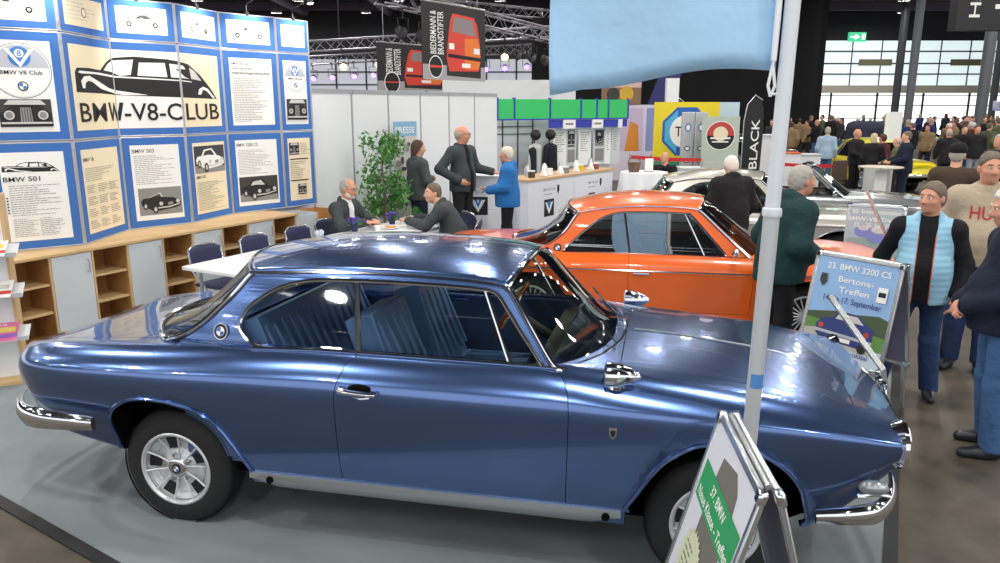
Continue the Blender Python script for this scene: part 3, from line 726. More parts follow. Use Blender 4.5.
# ---------------------------------------------------------------- orange coupe behind the blue car, and two silver ones
ORANGE = mat('orange_paint', '#f0681a', 0.30, 0.0, coat=1.0); SILVERC = mat('champagne_silver_paint', '#c9c6bd', 0.28, 0.5, coat=1.0); GREYC = mat('grey_silver_paint', '#8f9396', 0.28, 0.6, coat=1.0)
BLK_IN = mat('black_interior', '#17181c', 0.8); DARKGL = glass('darker_glass', '#b8c6cc', 0.42)
SO = dict(paint=ORANGE, interior=BLK_IN, seat=mat('black_leather', '#1d1e22', 0.5), glass=DARKGL, wheelrim=BLACK,
    zb=[(-1.10,.50),(-1.0,.40),(-.5,.33),(0,.30),(.45,.24),(2.2,.24),(3.0,.28),(3.3,.33),(3.48,.40)],
    zc=[(-1.10,.68),(-.6,.70),(.3,.715),(2.1,.71),(3.0,.70),(3.48,.68)],
    zbelt=[(-1.10,.76),(-1.05,.80),(-.8,.835),(-.3,.855),(.3,.865),(1,.87),(2.1,.86),(2.6,.845),(3.1,.82),(3.4,.79),(3.48,.74)],
    ztop=[(-1.10,.78),(-1.05,.82),(-.8,.86),(-.2,.89),(.3,.90),(2.1,.90),(2.6,.875),(3.1,.84),(3.4,.80),(3.48,.75)],
    W=[(-1.10,.66),(-1.05,.73),(-.95,.77),(-.6,.81),(0,.83),(1,.835),(2.2,.835),(3.0,.82),(3.3,.80),(3.45,.77),(3.48,.73)],
    ysill=[(-1.10,.56),(-.9,.70),(0,.77),(2.5,.77),(3.3,.74),(3.48,.66)], bow=[(-1.10,-.06),(-.6,-.03),(0,0),(2.8,0),(3.48,.12)], belt_in=.115,
    marks=[.956, 2.10, 2.30, 3.36, -1.0, -.05], door=(.956, 2.10), door_rear=[(.25,.972),(.5,.96),(.72,.953),(.87,.955)], door_front=[(.25,2.09),(.6,2.11),(.75,2.115),(.87,2.09)],
    hood=(2.30, 3.36), boot=(-1.0, -.05), cabin=(.15, 2.02),
    arches=[dict(c=(.0,.22), pts=[(.40,.25),(.385,.40),(.31,.56),(.17,.655),(0,.685),(-.17,.655),(-.31,.56),(-.385,.40),(-.40,.27)]), dict(c=(2.625,.22), pts=[(3.02,.25),(3.01,.40),(2.94,.56),(2.80,.655),(2.625,.69),(2.45,.655),(2.31,.56),(2.24,.40),(2.225,.25)])],
    gh=(.72,.86,.56,1.28), cpil=.42, panel_low=.82, a_edge=[(2.10,.84),(2.04,.89),(1.83,1.08),(1.66,1.235),(1.60,1.285)], c_edge=[(-.06,.86),(.06,.895),(.20,.955),(.33,1.06),(.41,1.18),(.45,1.235)],
    gutter=[(.45,1.235),(.60,1.265),(.80,1.29),(1.05,1.305),(1.30,1.305),(1.47,1.30),(1.60,1.285)],
    dlo=[(1.83,.856),(1.68,.852),(1.20,.855),(.95,.856),(.68,.855),(.385,.856),(.335,.872),(.342,.91),(.39,.955),(.47,1.03),(.60,1.14),(.69,1.195),(.78,1.23),(.89,1.25),(1.19,1.258),(1.47,1.252),(1.53,1.238),(1.70,1.06),(1.845,.90),(1.855,.868)],
    posts=[((.90,1.25),(.965,.856)),((1.475,1.252),(1.675,.856))], belt_strip=(.30,2.05), ws_bow=(.26,.08), ws_rise=(.02,.06), rw_bow=(-.22,-.13), rw_rise=(.02,.035), crown=.075, frame_r=.009,
    bench_x=.42, seat_x=1.05, floor_z=.30, mirror_z=1.18, wheels=[(0,.31,.205,.64),(2.625,.31,.205,.64)], wheel_style='multi', nose=BLACK)
def e9_extras(root, K, mirrors=True):
    for sg in (-1, 1):
        t = MB(); t.tube([(x, sg*(abs(K['side_y'](x, .725)) + .004), .725) for x in np.linspace(-.95, 3.35, 60) ], .008, 6); t.build('waist_trim', CHROME, root)
        xr, zr = .262, .90; n_ = np.array([0, sg*1.0, .3]); u_ = np.array([1.0, sg*.25, 0]) * (1 if sg < 0 else -1); u_ = unit(u_); n_ = unit(n_ - u_*n_.dot(u_))
        roundel('pillar_emblem', (xr, sg*(K['gy'](xr, zr) + .006), zr), u_, np.cross(n_, u_), .038, root)
        d = K['door'] if sg < 0 else K['door2']; yh = sg*abs(K['side_y'](1.08, .70))
        q = MB(); q.tube([(1.0, yh, .705), (1.005, yh + sg*.025, .705), (1.15, yh + sg*.028, .702), (1.16, yh, .702)], .011, 8); q.build('door_handle', CHROME, d)
        for yy in (.45, .62):
            M = frame((3.46, sg*yy, .66), (0,1,0), (0,0,1), (1,0,0)); h = MB(); h.lathe([(.09,-.05),(.095,0),(.085,.02),(.075,.01)], 24, 0, M); r_ = h.build('headlamp_ring', CHROME, root)
            e = MB(); e.lathe([(0,.02),(.05,.016),(.076,.005)], 20, 0, M); e.build('headlamp_lens', LENS, r_)
        t = MB(); t.box((-1.13, sg*.40 - .14, .60), (-1.08, sg*.40 + .14, .72)); t.build('tail_lamp', REDLENS, root, bevel=.01)
        k = MB(); k.tube([(3.60, sg*.045 + .035*math.cos(a), .64 + .12*math.sin(a)) for a in np.linspace(0, 2*PI, 20, endpoint=False)], .01, 8, closed=True); k.build('kidney_ring', CHROME, root)
    if mirrors:
        m = MB(); m.ball((1.93, -.865, .925), (.035, .07, .045), 10); m.tube([(1.93, -.82, .86), (1.93, -.84, .91)], .012, 8); m.build('mirror', CHROME, root)
    bumper(root, [(-.55,-.85,.50),(-.9,-.80,.50),(-1.10,-.66,.50),(-1.17,-.3,.50),(-1.17,.3,.50),(-1.10,.66,.50),(-.9,.80,.50),(-.55,.85,.50)], .09, 'rear_bumper')
    bumper(root, [(3.05,.84,.44),(3.3,.81,.45),(3.48,.68,.455),(3.60,.3,.46),(3.60,-.3,.46),(3.48,-.68,.455),(3.3,-.81,.45),(3.05,-.84,.44)], .09, 'front_bumper')
orange_car = thing('classic_coupe', 'bright orange two-door coupe behind the blue car', 'car', (.4285, 8.1285, 0), R(-10), 'classic coupes on show')
KO = build_car(orange_car, SO); e9_extras(orange_car, KO)
SS = dict(SO); SS.update(paint=SILVERC, nose=SILVERC, lip=CHROME, interior=mat('beige_interior', '#8c7f6c', .8), seat=mat('tan_leather', '#5c4a3c', .5), wheel_style='ten_spoke', dash=BLACK)
silver_car = thing('classic_coupe', 'champagne silver coupe behind the orange car', 'car', (2.05, 11.15, 0), R(-12), 'classic coupes on show')
KS = build_car(silver_car, SS); e9_extras(silver_car, KS, False)
# grey open car further back: the same body without its roof
SG = dict(SS); SG.update(paint=GREYC, nose=GREYC)
grey_car = thing('classic_convertible', 'grey open convertible with raised windscreen behind the silver coupe', 'car', (3.55, 13.2, 0), R(-14), 'classic coupes on show')
KG = build_car(grey_car, SG); e9_extras(grey_car, KG)
for ch in list(grey_car.children):
    n_ = ch.name.split('.')[0]
    if n_ in ('roof', 'side_pillars', 'side_window', 'window_frame', 'drip_rail', 'rear_window', 'rear_window_trim', 'rear_window_seal', 'pillar_emblem'): bpy.data.objects.remove(ch)
for sg in (-1, 1):
    t = MB(); t.tube([(2.08, sg*.70, .86), (1.60, sg*.565, 1.285)], .022, 8); t.build('windscreen_pillar', GREYC, grey_car)

# cars on other stands, farther back
for lab, nm, hexc, loc, rz in (('small bright yellow car behind the man at the high table', 'yellow_paint', '#e6d317', (10.6, 21.0, 0), R(90)), ('black classic car on a far stand right of the flagpole', 'black_paint', '#17171b', (9.0, 26.9, 0), R(184)), ('dark green classic car left of the flagpole in the middle distance', 'green_paint', '#2c4a3c', (5.7, 23.2, 0), R(-4))):
    S2 = dict(SO); pm_ = mat(nm, hexc, .3, 0, coat=1.0); S2.update(paint=pm_, nose=pm_)
    far_car = thing('classic_car', lab, 'car', loc, rz); K2 = build_car(far_car, S2)
    bumper(far_car, [(-.55,-.85,.50),(-.9,-.80,.50),(-1.10,-.66,.50),(-1.17,-.3,.50),(-1.17,.3,.50),(-1.10,.66,.50),(-.9,.80,.50),(-.55,.85,.50)], .09, 'rear_bumper')
    bumper(far_car, [(3.05,.84,.44),(3.3,.81,.45),(3.48,.68,.455),(3.60,.3,.46),(3.60,-.3,.46),(3.48,-.68,.455),(3.3,-.81,.45),(3.05,-.84,.44)], .09, 'front_bumper')
# ---------------------------------------------------------------- the club stand: cabinets, display boards, table
A1 = math.atan2(E1[1], E1[0]); NN = -E2
def SW(s, n, z=0): p = E1 * s + NN * n; return (p[0], p[1], z)
def sn(p): return (np.array(p[:2]) @ E1, np.array(p[:2]) @ NN)
BIRCH = mat('birch_veneer', '#d9b98a', 0.5, noise=(3.0, '#c9a673')); OAKIN = mat('warm_wood_inside', '#b98b57', 0.55, noise=(2.5, '#a3763f'))
GREYDOOR = mat('pale_grey_laminate', '#ccd2d6', 0.4); WHITEL = mat('white_laminate', '#e9ebee', 0.4)
BOARDBLUE = mat('blue_felt', '#3d6fb8', 0.9); PAPER = mat('white_paper', '#f1f0ec', 0.7); CREAM = mat('cream_paper', '#eedfbe', 0.7)
INK = mat('black_ink', '#1d1d1f', 0.7); GREYINK = mat('grey_ink', '#84847e', 0.7); MIDGREY = mat('photo_grey', '#8b8b88', 0.7); LIGHTG = mat('photo_light', '#c9c8c3', 0.7); DARKG = mat('photo_dark', '#3b3b3b', 0.7)
LBLUE = mat('badge_blue', '#2f78c4', 0.6); SILVERP = mat('badge_silver', '#b4b8c2', 0.6)
# --- row of cabinet units: open shelves and doors by turns, one long top
HC, U0, UW, NF, CD = 0.90, 3.72, 0.405, 7.08, 0.72
cab_lbl_open = ['open wooden shelf unit next to the brochure rack', 'open wooden shelf unit right of the wide white door, partly behind the blue car', 'open wooden shelf unit behind the first blue chair', 'open wooden shelf unit behind the second blue chair', 'open wooden shelf unit behind the third blue chair', 'open wooden shelf unit beside the seated grey-haired man']
cab_lbl_door = ['largest pale grey door cabinet, by the brochure rack', 'pale grey door cabinet left of the first blue chair', 'pale grey door cabinet between the first and second blue chair', 'pale grey door cabinet between the second and third blue chair', 'pale grey door cabinet behind the flowers on the table']
for k in range(11):
    openu = (k % 2 == 0); s0 = U0 + k * UW
    t = thing('shelf_unit' if openu else 'door_cabinet', (cab_lbl_open if openu else cab_lbl_door)[k // 2], 'cabinet', SW(s0, NF), A1, 'low cabinets under the display boards')
    b = MB(); g = 0.002; D = 0.40
    b.box((g, 0.02, 0.06), (0.018, D, HC - 0.03)); b.box((UW - 0.018, 0.02, 0.06), (UW - g, D, HC - 0.03)); b.box((0.018, D - 0.01, 0.06), (UW - 0.018, D, HC - 0.03)); b.box((0.018, 0.02, 0.06), (UW - 0.018, D - 0.01, 0.08))
    b.box((g, 0.06, 0.0), (UW - g, D, 0.06)); b.build('carcass', OAKIN if openu else GREYDOOR, t, smooth=False)
    if openu:
        for z in (0.34, 0.61):
            q = MB(); q.box((0.019, 0.03, z - 0.011), (UW - 0.019, D - 0.011, z + 0.011)); q.build('shelf', BIRCH, t, smooth=False)
        q = MB(); q.box((g, 0.0, 0.06), (0.02, 0.02, HC - 0.03)); q.box((UW - 0.02, 0.0, 0.06), (UW - g, 0.02, HC - 0.03)); q.box((0.02, 0.0, 0.06), (UW - 0.02, 0.02, 0.085)); q.build('edging', BIRCH, t, smooth=False)
    else:
        q = MB(); q.box((0.004, 0.0, 0.07), (UW - 0.004, 0.019, HC - 0.034)); dd = q.build('door', GREYDOOR, t, bevel=0.002)
        q = MB(); q.tube([(UW - 0.05, 0, HC - 0.10), (UW - 0.05, -0.03, HC - 0.10), (UW - 0.05, -0.03, HC - 0.22), (UW - 0.05, 0, HC - 0.22)], 0.006, 8); q.build('handle', SATIN, dd)
t = MB(); t.box((-0.6, -0.012, HC - 0.028), (3.68, CD, HC), 0)
wt = t.build('worktop', BIRCH, bevel=0.003); wt.location = SW(U0, NF); wt.rotation_euler = (0, 0, A1)
tag(wt, 'long light wooden worktop over the row of low cabinets', 'worktop')
t = MB(); t.box((-0.6, 0.41, 0.0), (3.55, 0.47, HC - 0.03)); o = t.build('cabinet_back_box', GREYDOOR); o.location = SW(U0, NF); o.rotation_euler = (0, 0, A1)
tag(o, 'pale grey box filling the back under the long wooden worktop', 'cabinet')

# --- pictures printed on the boards
def saloon(sh, x, y, w, m=INK, clip=None):
    """old rounded saloon from the side, nose to the left; w wide"""
    k = w / 535.0
    def T(L): return [(x + (a - 80) * k, y + (385 - b) * k * .72) for a, b in L]
    def D(L, mm):
        p = T(L)
        if clip:
            for sgn, lim in ((1, clip[0]), (-1, clip[1])):
                o_ = []
                for i in range(len(p)):
                    a, b = p[i], p[(i+1) % len(p)]; fa, fb = sgn*(a[0]-lim), sgn*(b[0]-lim)
                    if fa >= 0: o_.append(a)
                    if fa * fb < 0: r_ = fa/(fa-fb); o_.append((a[0]+(b[0]-a[0])*r_, a[1]+(b[1]-a[1])*r_))
                p = o_
            if len(p) < 3: return
        sh.poly(p, mm)
    D([(80,366),(82,300),(92,285),(150,283),(205,287),(238,258),(268,240),(330,231),(420,236),(490,250),(540,288),(585,340),(614,383),(500,380),(380,376),(200,368)], m)
    D([(95,300),(105,294),(200,296),(290,304),(420,310),(500,316),(498,319),(400,314),(280,309),(180,302),(110,303)], PAPER)
    D([(222,286),(245,264),(272,248),(328,242),(318,298),(290,303),(268,290)], PAPER)
    D([(335,300),(342,252),(412,250),(416,303)], PAPER); D([(426,303),(424,252),(466,257),(476,270),(440,272),(470,300),(490,306)], PAPER)
    D([(498,306),(492,262),(515,275),(545,312)], LIGHTG)
    D([(110,352),(105,328),(122,312),(148,309),(180,322),(240,348),(360,371),(290,371),(200,352),(160,330),(140,326),(125,335),(122,352)], PAPER)
    D([(524,366),(530,345),(550,334),(572,342),(604,380),(594,380),(566,352),(548,346),(538,366)], PAPER)
def photo_car(sh, x0, y0, x1, y1, kind, bgm=DARKG):
    """a black-and-white photograph of a car, drawn in flat greys"""
    w_, h_ = x1 - x0, y1 - y0
    P_ = lambda L: [(x0 + a * w_, y0 + b * h_) for a, b in L]
    sh.rect(x0, y0, x1, y1, bgm)
    if kind == 'front':            # close view of grille and lamps
        sh.poly(P_([(0,.0),(1,.0),(1,.45),(.75,.78),(.25,.78),(0,.45)]), INK); sh.poly(P_([(.38,.1),(.62,.1),(.60,.7),(.40,.7)]), MIDGREY)
        for a in (.42,.47,.52,.57): sh.poly(P_([(a,.12),(a+.015,.12),(a+.015,.68),(a,.68)]), DARKG)
        for a in (.18,.82): sh.circle(x0 + a*w_, y0 + .42*h_, .10*w_, LIGHTG); sh.circle(x0 + a*w_, y0 + .42*h_, .07*w_, MIDGREY)
        sh.poly(P_([(.02,.10),(.98,.10),(.98,.17),(.02,.17)]), LIGHTG); sh.poly(P_([(.1,.80),(.9,.80),(.8,.97),(.2,.97)]), LIGHTG)
        return
    if kind == 'cabrio': body, roof = INK, None
    elif kind == 'white': body, roof = PAPER, 'c'
    else: body, roof = INK, 's'
    sh.poly(P_([(0,0),(1,0),(1,.22),(0,.30)]), MIDGREY)
    if roof: sh.poly(P_([(.22,.62),(.32,.86),(.58,.90),(.74,.62)]), body); sh.poly(P_([(.28,.64),(.35,.80),(.55,.84),(.66,.64)]), LIGHTG if body is INK else DARKG)
    else: sh.poly(P_([(.18,.60),(.24,.66),(.50,.82),(.56,.64)]), LIGHTG); sh.poly(P_([(.24,.62),(.26,.65),(.48,.77),(.52,.63)]), DARKG)
    sh.poly(P_([(.04,.50),(.10,.62),(.45,.66),(.80,.60),(.96,.48),(.97,.30),(.85,.22),(.45,.14),(.30,.16),(.06,.36)]), body)
    sh.poly(P_([(.42,.22),(.70,.24),(.95,.34),(.95,.38),(.70,.29),(.42,.27)]), LIGHTG)
    for a, b in ((.50,.40),(.90,.46)): sh.circle(x0 + a*w_, y0 + b*h_, .045*w_, LIGHTG)
    sh.poly(P_([(.66,.32),(.78,.35),(.78,.46),(.66,.43)]), MIDGREY)
    for a, b, r_ in ((.14,.34,.07),(.36,.20,.085)): sh.circle(x0 + a*w_, y0 + b*h_, r_*w_*.8, DARKG, r_*w_*1.1); sh.circle(x0 + a*w_, y0 + b*h_, r_*w_*.4, LIGHTG, r_*w_*.6)
def line_car(sh, cx, cy, w, kind=0):
    k = w
    def T(L): return [(cx + a*k, cy + b*k) for a, b in L]
    sh.poly(T([(-.5,-.04),(-.49,.03),(-.42,.07),(-.2,.09),(-.10,.17),(.10,.18),(.25,.09),(.44,.07),(.5,.0),(.5,-.05)]), GREYINK)
    sh.poly(T([(-.47,-.03),(-.46,.02),(-.40,.055),(-.19,.075),(-.09,.15),(.09,.16),(.23,.075),(.42,.055),(.48,-.0),(.48,-.035)]), mat('sketch_fill', '#d2ccbf', .7))
    if kind == 0: sh.poly(T([(-.08,.155),(.10,.175),(.26,.085),(.05,.075)]), DARKG)
    sh.poly(T([(-.16,.08),(-.08,.14),(-.02,.145),(-.02,.08)]), DARKG)
    for a in (-.30,.30): sh.circle(cx + a*k, cy - .045*k, .062*k, INK); sh.circle(cx + a*k, cy - .045*k, .03*k, LIGHTG)
def club_badge(sh, x, y, r):
    sh.circle(x, y, r, GREYINK); sh.circle(x, y, r*.97, PAPER); sh.circle(x, y, r*.93, SILVERP)
    sh.rect(x - r*.90, y - r*.22, x + r*.90, y + r*.10, PAPER)
    sh.poly([(x + r*.93*math.cos(a), y + r*.93*math.sin(a)) for a in np.linspace(PI + .24, 2*PI - .24, 20)], PAPER)
    sh.circle(x, y + r*.50, r*.36, LBLUE); sh.circle(x, y + r*.62, r*.15, PAPER)
    sh.poly([(x-r*.48,y+r*.78),(x-r*.34,y+r*.78),(x,y+r*.30),(x+r*.34,y+r*.78),(x+r*.48,y+r*.78),(x,y+r*.12)], PAPER)
    sh.text('8', x, y + r*.52, r*.22, LBLUE, align='c')
    sh.text('BMW V8 Club', x, y - r*.13, r*.15, INK, w=r*1.35, align='c')
    sh.circle(x, y - r*.55, r*.17, INK); sh.circle(x, y - r*.55, r*.13, PAPER)
    for q in (0, 2): sh.poly([(x, y-r*.55)] + [(x + r*.12*math.cos(q*PI/2+PI/2+PI/2*i/6), y - r*.55 + r*.12*math.sin(q*PI/2+PI/2+PI/2*i/6)) for i in range(7)], LBLUE)

POLES = [(3.93,7.55),(4.59,7.25),(5.40,7.70),(6.10,7.50),(6.89,7.70),(7.66,7.53),(8.20,7.47)]
ROWZ = [(HC + .012, 1.925), (1.935, 2.935), (2.945, 3.37)]
def bl(c, r): return BOARD_LABELS[r][c]
BOARD_LABELS = [
 ['blue display board with a black saloon drawing over a long data list', 'narrow cream fact sheet board of the lowest row, text only', 'blue display board with a dark convertible photo under white text', 'narrow blue board with a white sports car photo over a cream text', 'blue display board with a dark coupe photo under white text', 'end board of the lowest row with two small photos'],
 ['blue board with the big round club badge over an old car photo', 'blue board with the bonnet end of the big black saloon picture', 'wide board with the cabin of the black saloon over huge letters and an 8', 'blue board with the tail of the black saloon over the letters LUB', 'blue board with a long bulleted club text', 'end board of the middle row with a small club badge'],
 ['top board at the far left with a car sketch cut off by the frame', 'small top board with a faded cream sketch above the saloon bonnet', 'small top board with a cream coupe with dark roof', 'small top board with a front view car sketch', 'small top board with a side view of a pale roadster', 'small top board at the right end with a chassis sketch']]
FRAMEM = mat('grey_frame_tube', '#b9bcc2', 0.35, 0.6)
W3 = [math.dist(POLES[i], POLES[i+1]) for i in range(6)]
for c in range(6):
    a, b = POLES[c], POLES[c+1]; wd = math.dist(a, b); ang = math.atan2(b[1]-a[1], b[0]-a[0])
    for r in range(3):
        z0, z1 = ROWZ[r]; h = z1 - z0
        t = thing('display_board', bl(c, r), 'display board', SW(a[0], a[1], z0), A1 + ang, 'blue display boards of the club wall')
        g = 0.012
        q = MB(); q.box((g+.012, -.010, .012), (wd-g-.012, .010, h-.012)); q.build('felt_panel', BOARDBLUE, t, smooth=False)
        q = MB()
        for (p0, p1) in (((g,0,.006),(wd-g,0,.006)), ((g,0,h-.006),(wd-g,0,h-.006)), ((g,0,0),(g,0,h)), ((wd-g,0,0),(wd-g,0,h))): q.tube([p0, p1], .011, 8)
        q.build('frame_tube', FRAMEM, t)
        q = MB()
        for zz in (.08, h-.08): q.cbox((0.0, -.006, zz), (.03, .012, .02))
        q.build('clip', FRAMEM, t, smooth=False)
        sh = Sheet((0, -.0108, 0), (1,0,0), (0,0,1)); m_ = .075 if wd > .6 else .06
        x0, x1 = m_ + .02, wd - m_ - .02; cream = c in (1, 3) or (c == 5 and r == 0)
        pm = CREAM if cream else PAPER
        y0, y1 = .085, h - .09
        if r == 1 and c in (1, 2, 3):
            if c == 1: x1 = wd - .012
            if c == 2: x0, x1 = .012, wd - .012
            if c == 3: x0 = .012; x1 = wd - .10
        if r == 2: y0, y1 = .075, h - .075
        sh.rect(x0, y0, x1, y1, pm); xw = x1 - x0
        if r == 2:
            if c in (2, 4, 0): line_car(sh, (x0+x1)/2, (y0+y1)/2 - .02, xw * .86, 0 if c == 2 else 1)
            elif c == 3:
                line_car(sh, (x0+x1)/2, (y0+y1)/2 - .02, xw * .7, 1)
            else: sh.lines(x0+.05, x1-.05, y0+.05, y1-.04, 5, LIGHTG, c, .3); sh.circle((x0+x1)/2, (y0+y1)/2, .05, MIDGREY); sh.circle((x0+x1)/2, (y0+y1)/2, .035, CREAM)
        elif r == 1:
            if c == 0:
                club_badge(sh, x0 + xw*.52, y1 - .27, .25); photo_car(sh, x0 + .06, y0 + .05, x1 - .05, y0 + .30, 'front')
            elif c in (1, 2, 3):
                off = {1: 0, 2: -W3[1], 3: -W3[1] - W3[2]}[c]; X0 = .16; WW = W3[1] + W3[2] + W3[3] - .16 - .16
                saloon(sh, X0 + off, .40, WW, INK, (x0 + .001, x1 - .001))
                if c == 1: sh.text('BM', X0 + .02, .17, .19, INK, w=.52); sh.poly([(x1-.165,.36),(x1-.125,.36),(x1-.095,.23),(x1-.055,.36),(x1-.04,.36),(x1,.23),(x1,.17),(x1-.015,.17),(x1-.055,.29),(x1-.085,.17),(x1-.115,.17)], INK)
                if c == 2: sh.poly([(x0,.17),(x0,.25),(x0+.028,.36),(x0+.07,.36),(x0+.022,.17)], INK); sh.text('-V8-C', x0 + .07, .17, .19, INK, w=xw - .075)
                if c == 3: sh.text('LUB', x0 + .03, .17, .19, INK, w=xw - .08)
            elif c == 4:
                for i, s_ in enumerate(('BMW-V8-Club', 'Internationale', 'Interessengemeinschaft')): sh.text(s_, x0 + .03, y1 - .085 - i*.055, .034, INK, w=(.24, .28, xw - .06)[i])
                sh.lines(x0+.05, x1-.08, y0+.04, y1-.24, 26, GREYINK, 5, .3); sh.rects([(x0+.03, y0+.06+i*.028, x0+.042, y0+.072+i*.028) for i in range(15)], INK)
            else:
                club_badge(sh, (x0+x1)/2, y1 - .22, xw*.46); photo_car(sh, x0 + .02, y0 + .06, x1 - .02, y0 + .33, 'front')
        else:
            if c == 0:
                saloon(sh, x0 + .015, y1 - .19, xw - .06, INK); sh.text('BMW 501', x0 + .015, y1 - .27, .045, INK, w=.30)
                sh.lines(x0+.05, x1-.05, y0+.24, y1-.30, 14, GREYINK, 2, .26); sh.lines(x0+.05, x1-.05, y0+.04, y0+.22, 10, GREYINK, 3, .26, 2); sh.rects([(x0+.02, y0+.27+i*.028, x0+.034, y0+.284+i*.028) for i in range(6)], INK)
            elif c == 1:
                sh.text('BMW V8', x0 + .03, y1 - .12, .04, INK, w=.20); sh.lines(x0+.04, x1-.04, y1-.32, y1-.18, 7, GREYINK, 6, .3)
                for i in range(4): sh.lines(x0+.04, x1-.04, y0+.04+i*.12, y0+.13+i*.12, 5, GREYINK, 7+i, .35, 3)
            elif c == 2:
                sh.text('BMW 503', x0 + .02, y1 - .085, .042, INK, w=.24); sh.lines(x0+.03, x1-.06, y0+.40, y1-.11, 16, GREYINK, 21, .26)
                photo_car(sh, x0 + .04, y0 + .055, x1 - .015, y0 + .36, 'cabrio', MIDGREY)
            elif c == 3:
                photo_car(sh, x0 + .02, y1 - .36, x1 - .015, y1 - .04, 'white'); sh.text('BMW 507', x0 + .03, y1 - .42, .034, INK, w=.17); sh.lines(x0+.03, x1-.06, y0+.03, y1-.46, 18, GREYINK, 33, .28)
            elif c == 4:
                sh.text('BMW 3200 CS', x0 + .02, y1 - .08, .040, INK, w=.30); sh.lines(x0+.03, x1-.07, y0+.40, y1-.12, 16, GREYINK, 41, .26)
                photo_car(sh, x0 + .02, y0 + .05, x1 - .02, y0 + .37, 'coupe', DARKG)
            else:
                photo_car(sh, x0 + .02, y1 - .22, x0 + xw*.5, y1 - .06, 'front'); sh.lines(x0+xw*.55, x1-.01, y1-.22, y1-.06, 7, GREYINK, 51, .3)
                sh.rects([(x0+.02, y1-.285, x1-.05, y1-.27), (x0+.02, y0+.265, x1-.06, y0+.28)], INK); sh.lines(x0+.02, x1-.10, y0+.30, y1-.30, 9, GREYINK, 52, .3)
                photo_car(sh, x0 + xw*.35, y0 + .08, x0 + xw*.72, y0 + .22, 'front')
        sh.build('poster', t)
        q = MB(); q.tube([(wd,0,0),(wd,0,h)], .008, 8); q.build('joint_pole', FRAMEM, t)
# clip-on spotlights on top of the boards
for i, (c, f_) in enumerate([(0,.75),(2,.45),(3,.5),(4,.5),(5,.55)]):
    a, b = POLES[c], POLES[c+1]; p = (a[0]+(b[0]-a[0])*f_, a[1]+(b[1]-a[1])*f_)
    t = thing('spotlight', ['spotlight arm over the far left board', 'spotlight clipped over the cream coupe sketch', 'spotlight clipped over the front view sketch', 'spotlight clipped over the pale roadster sketch', 'spotlight clipped over the chassis sketch at the end'][i], 'spotlight', SW(p[0], p[1], 3.386), A1, 'clip-on spotlights above the boards')
    q = MB(); q.tube([(0,0,0),(0,0,.10),(0,-.30,.22)], .008, 8); q.cbox((0,0,-.005),(.05,.03,.05)); q.build('arm', BLACK, t)
    q = MB(); q.tube([(0,-.30,.27),(0,-.32,.17)], [.025,.045], 12); q.build('lamp_head', BLACK, t)
    q = MB(); q.cyl(.04, 0, .004, 14, 0, frame((0,-.321,.166),(1,0,0),(0,.98,-.2),(0,-.2,-.98))); q.build('bulb', mat('bulb_glow', '#fff2d8', 0.5, emit=6), t)
    L = bpy.data.lights.new('spotlight_beam', 'SPOT'); L.energy = 45; L.spot_size = R(95); L.spot_blend = .8; L.shadow_soft_size = .04; L.color = (1,.95,.86)
    o = bpy.data.objects.new('spotlight_beam', L); COL.objects.link(o); o.parent = t; o.location = (0,-.33,.15); o.rotation_euler = (R(-38), 0, 0) if False else (R(38), 0, 0)

# --- white partition wall behind, its grey posts
WALLM = mat('white_partition', '#e4e7ea', 0.6); POSTM = mat('grey_post', '#a9adb1', 0.4, 0.4)
for i in range(7):
    t = thing('partition_panel', ['first white wall panel right of the display boards', 'white wall panel behind the seated grey-haired man', 'white wall panel behind the ficus', 'white wall panel behind the woman in grey', 'white wall panel behind the tall man', 'white wall panel right of the tall man', 'last white wall panel, beside the green-topped stall'][i], 'partition', SW(7.42 + i*.90, 7.62), A1, 'white partition panels')
    q = MB(); q.box((.022,-.012,.03),(.878,.012,2.44)); q.build('panel', WALLM, t, smooth=False)
    q = MB(); q.box((.022,-.02,2.44),(.878,.02,2.50)); q.box((.022,-.02,0),(.878,.02,.03)); q.build('rail', POSTM, t, smooth=False)
    q = MB(); q.cyl(.021, 0, 2.5, 8, 0); q.build('post', POSTM, t, smooth=False)
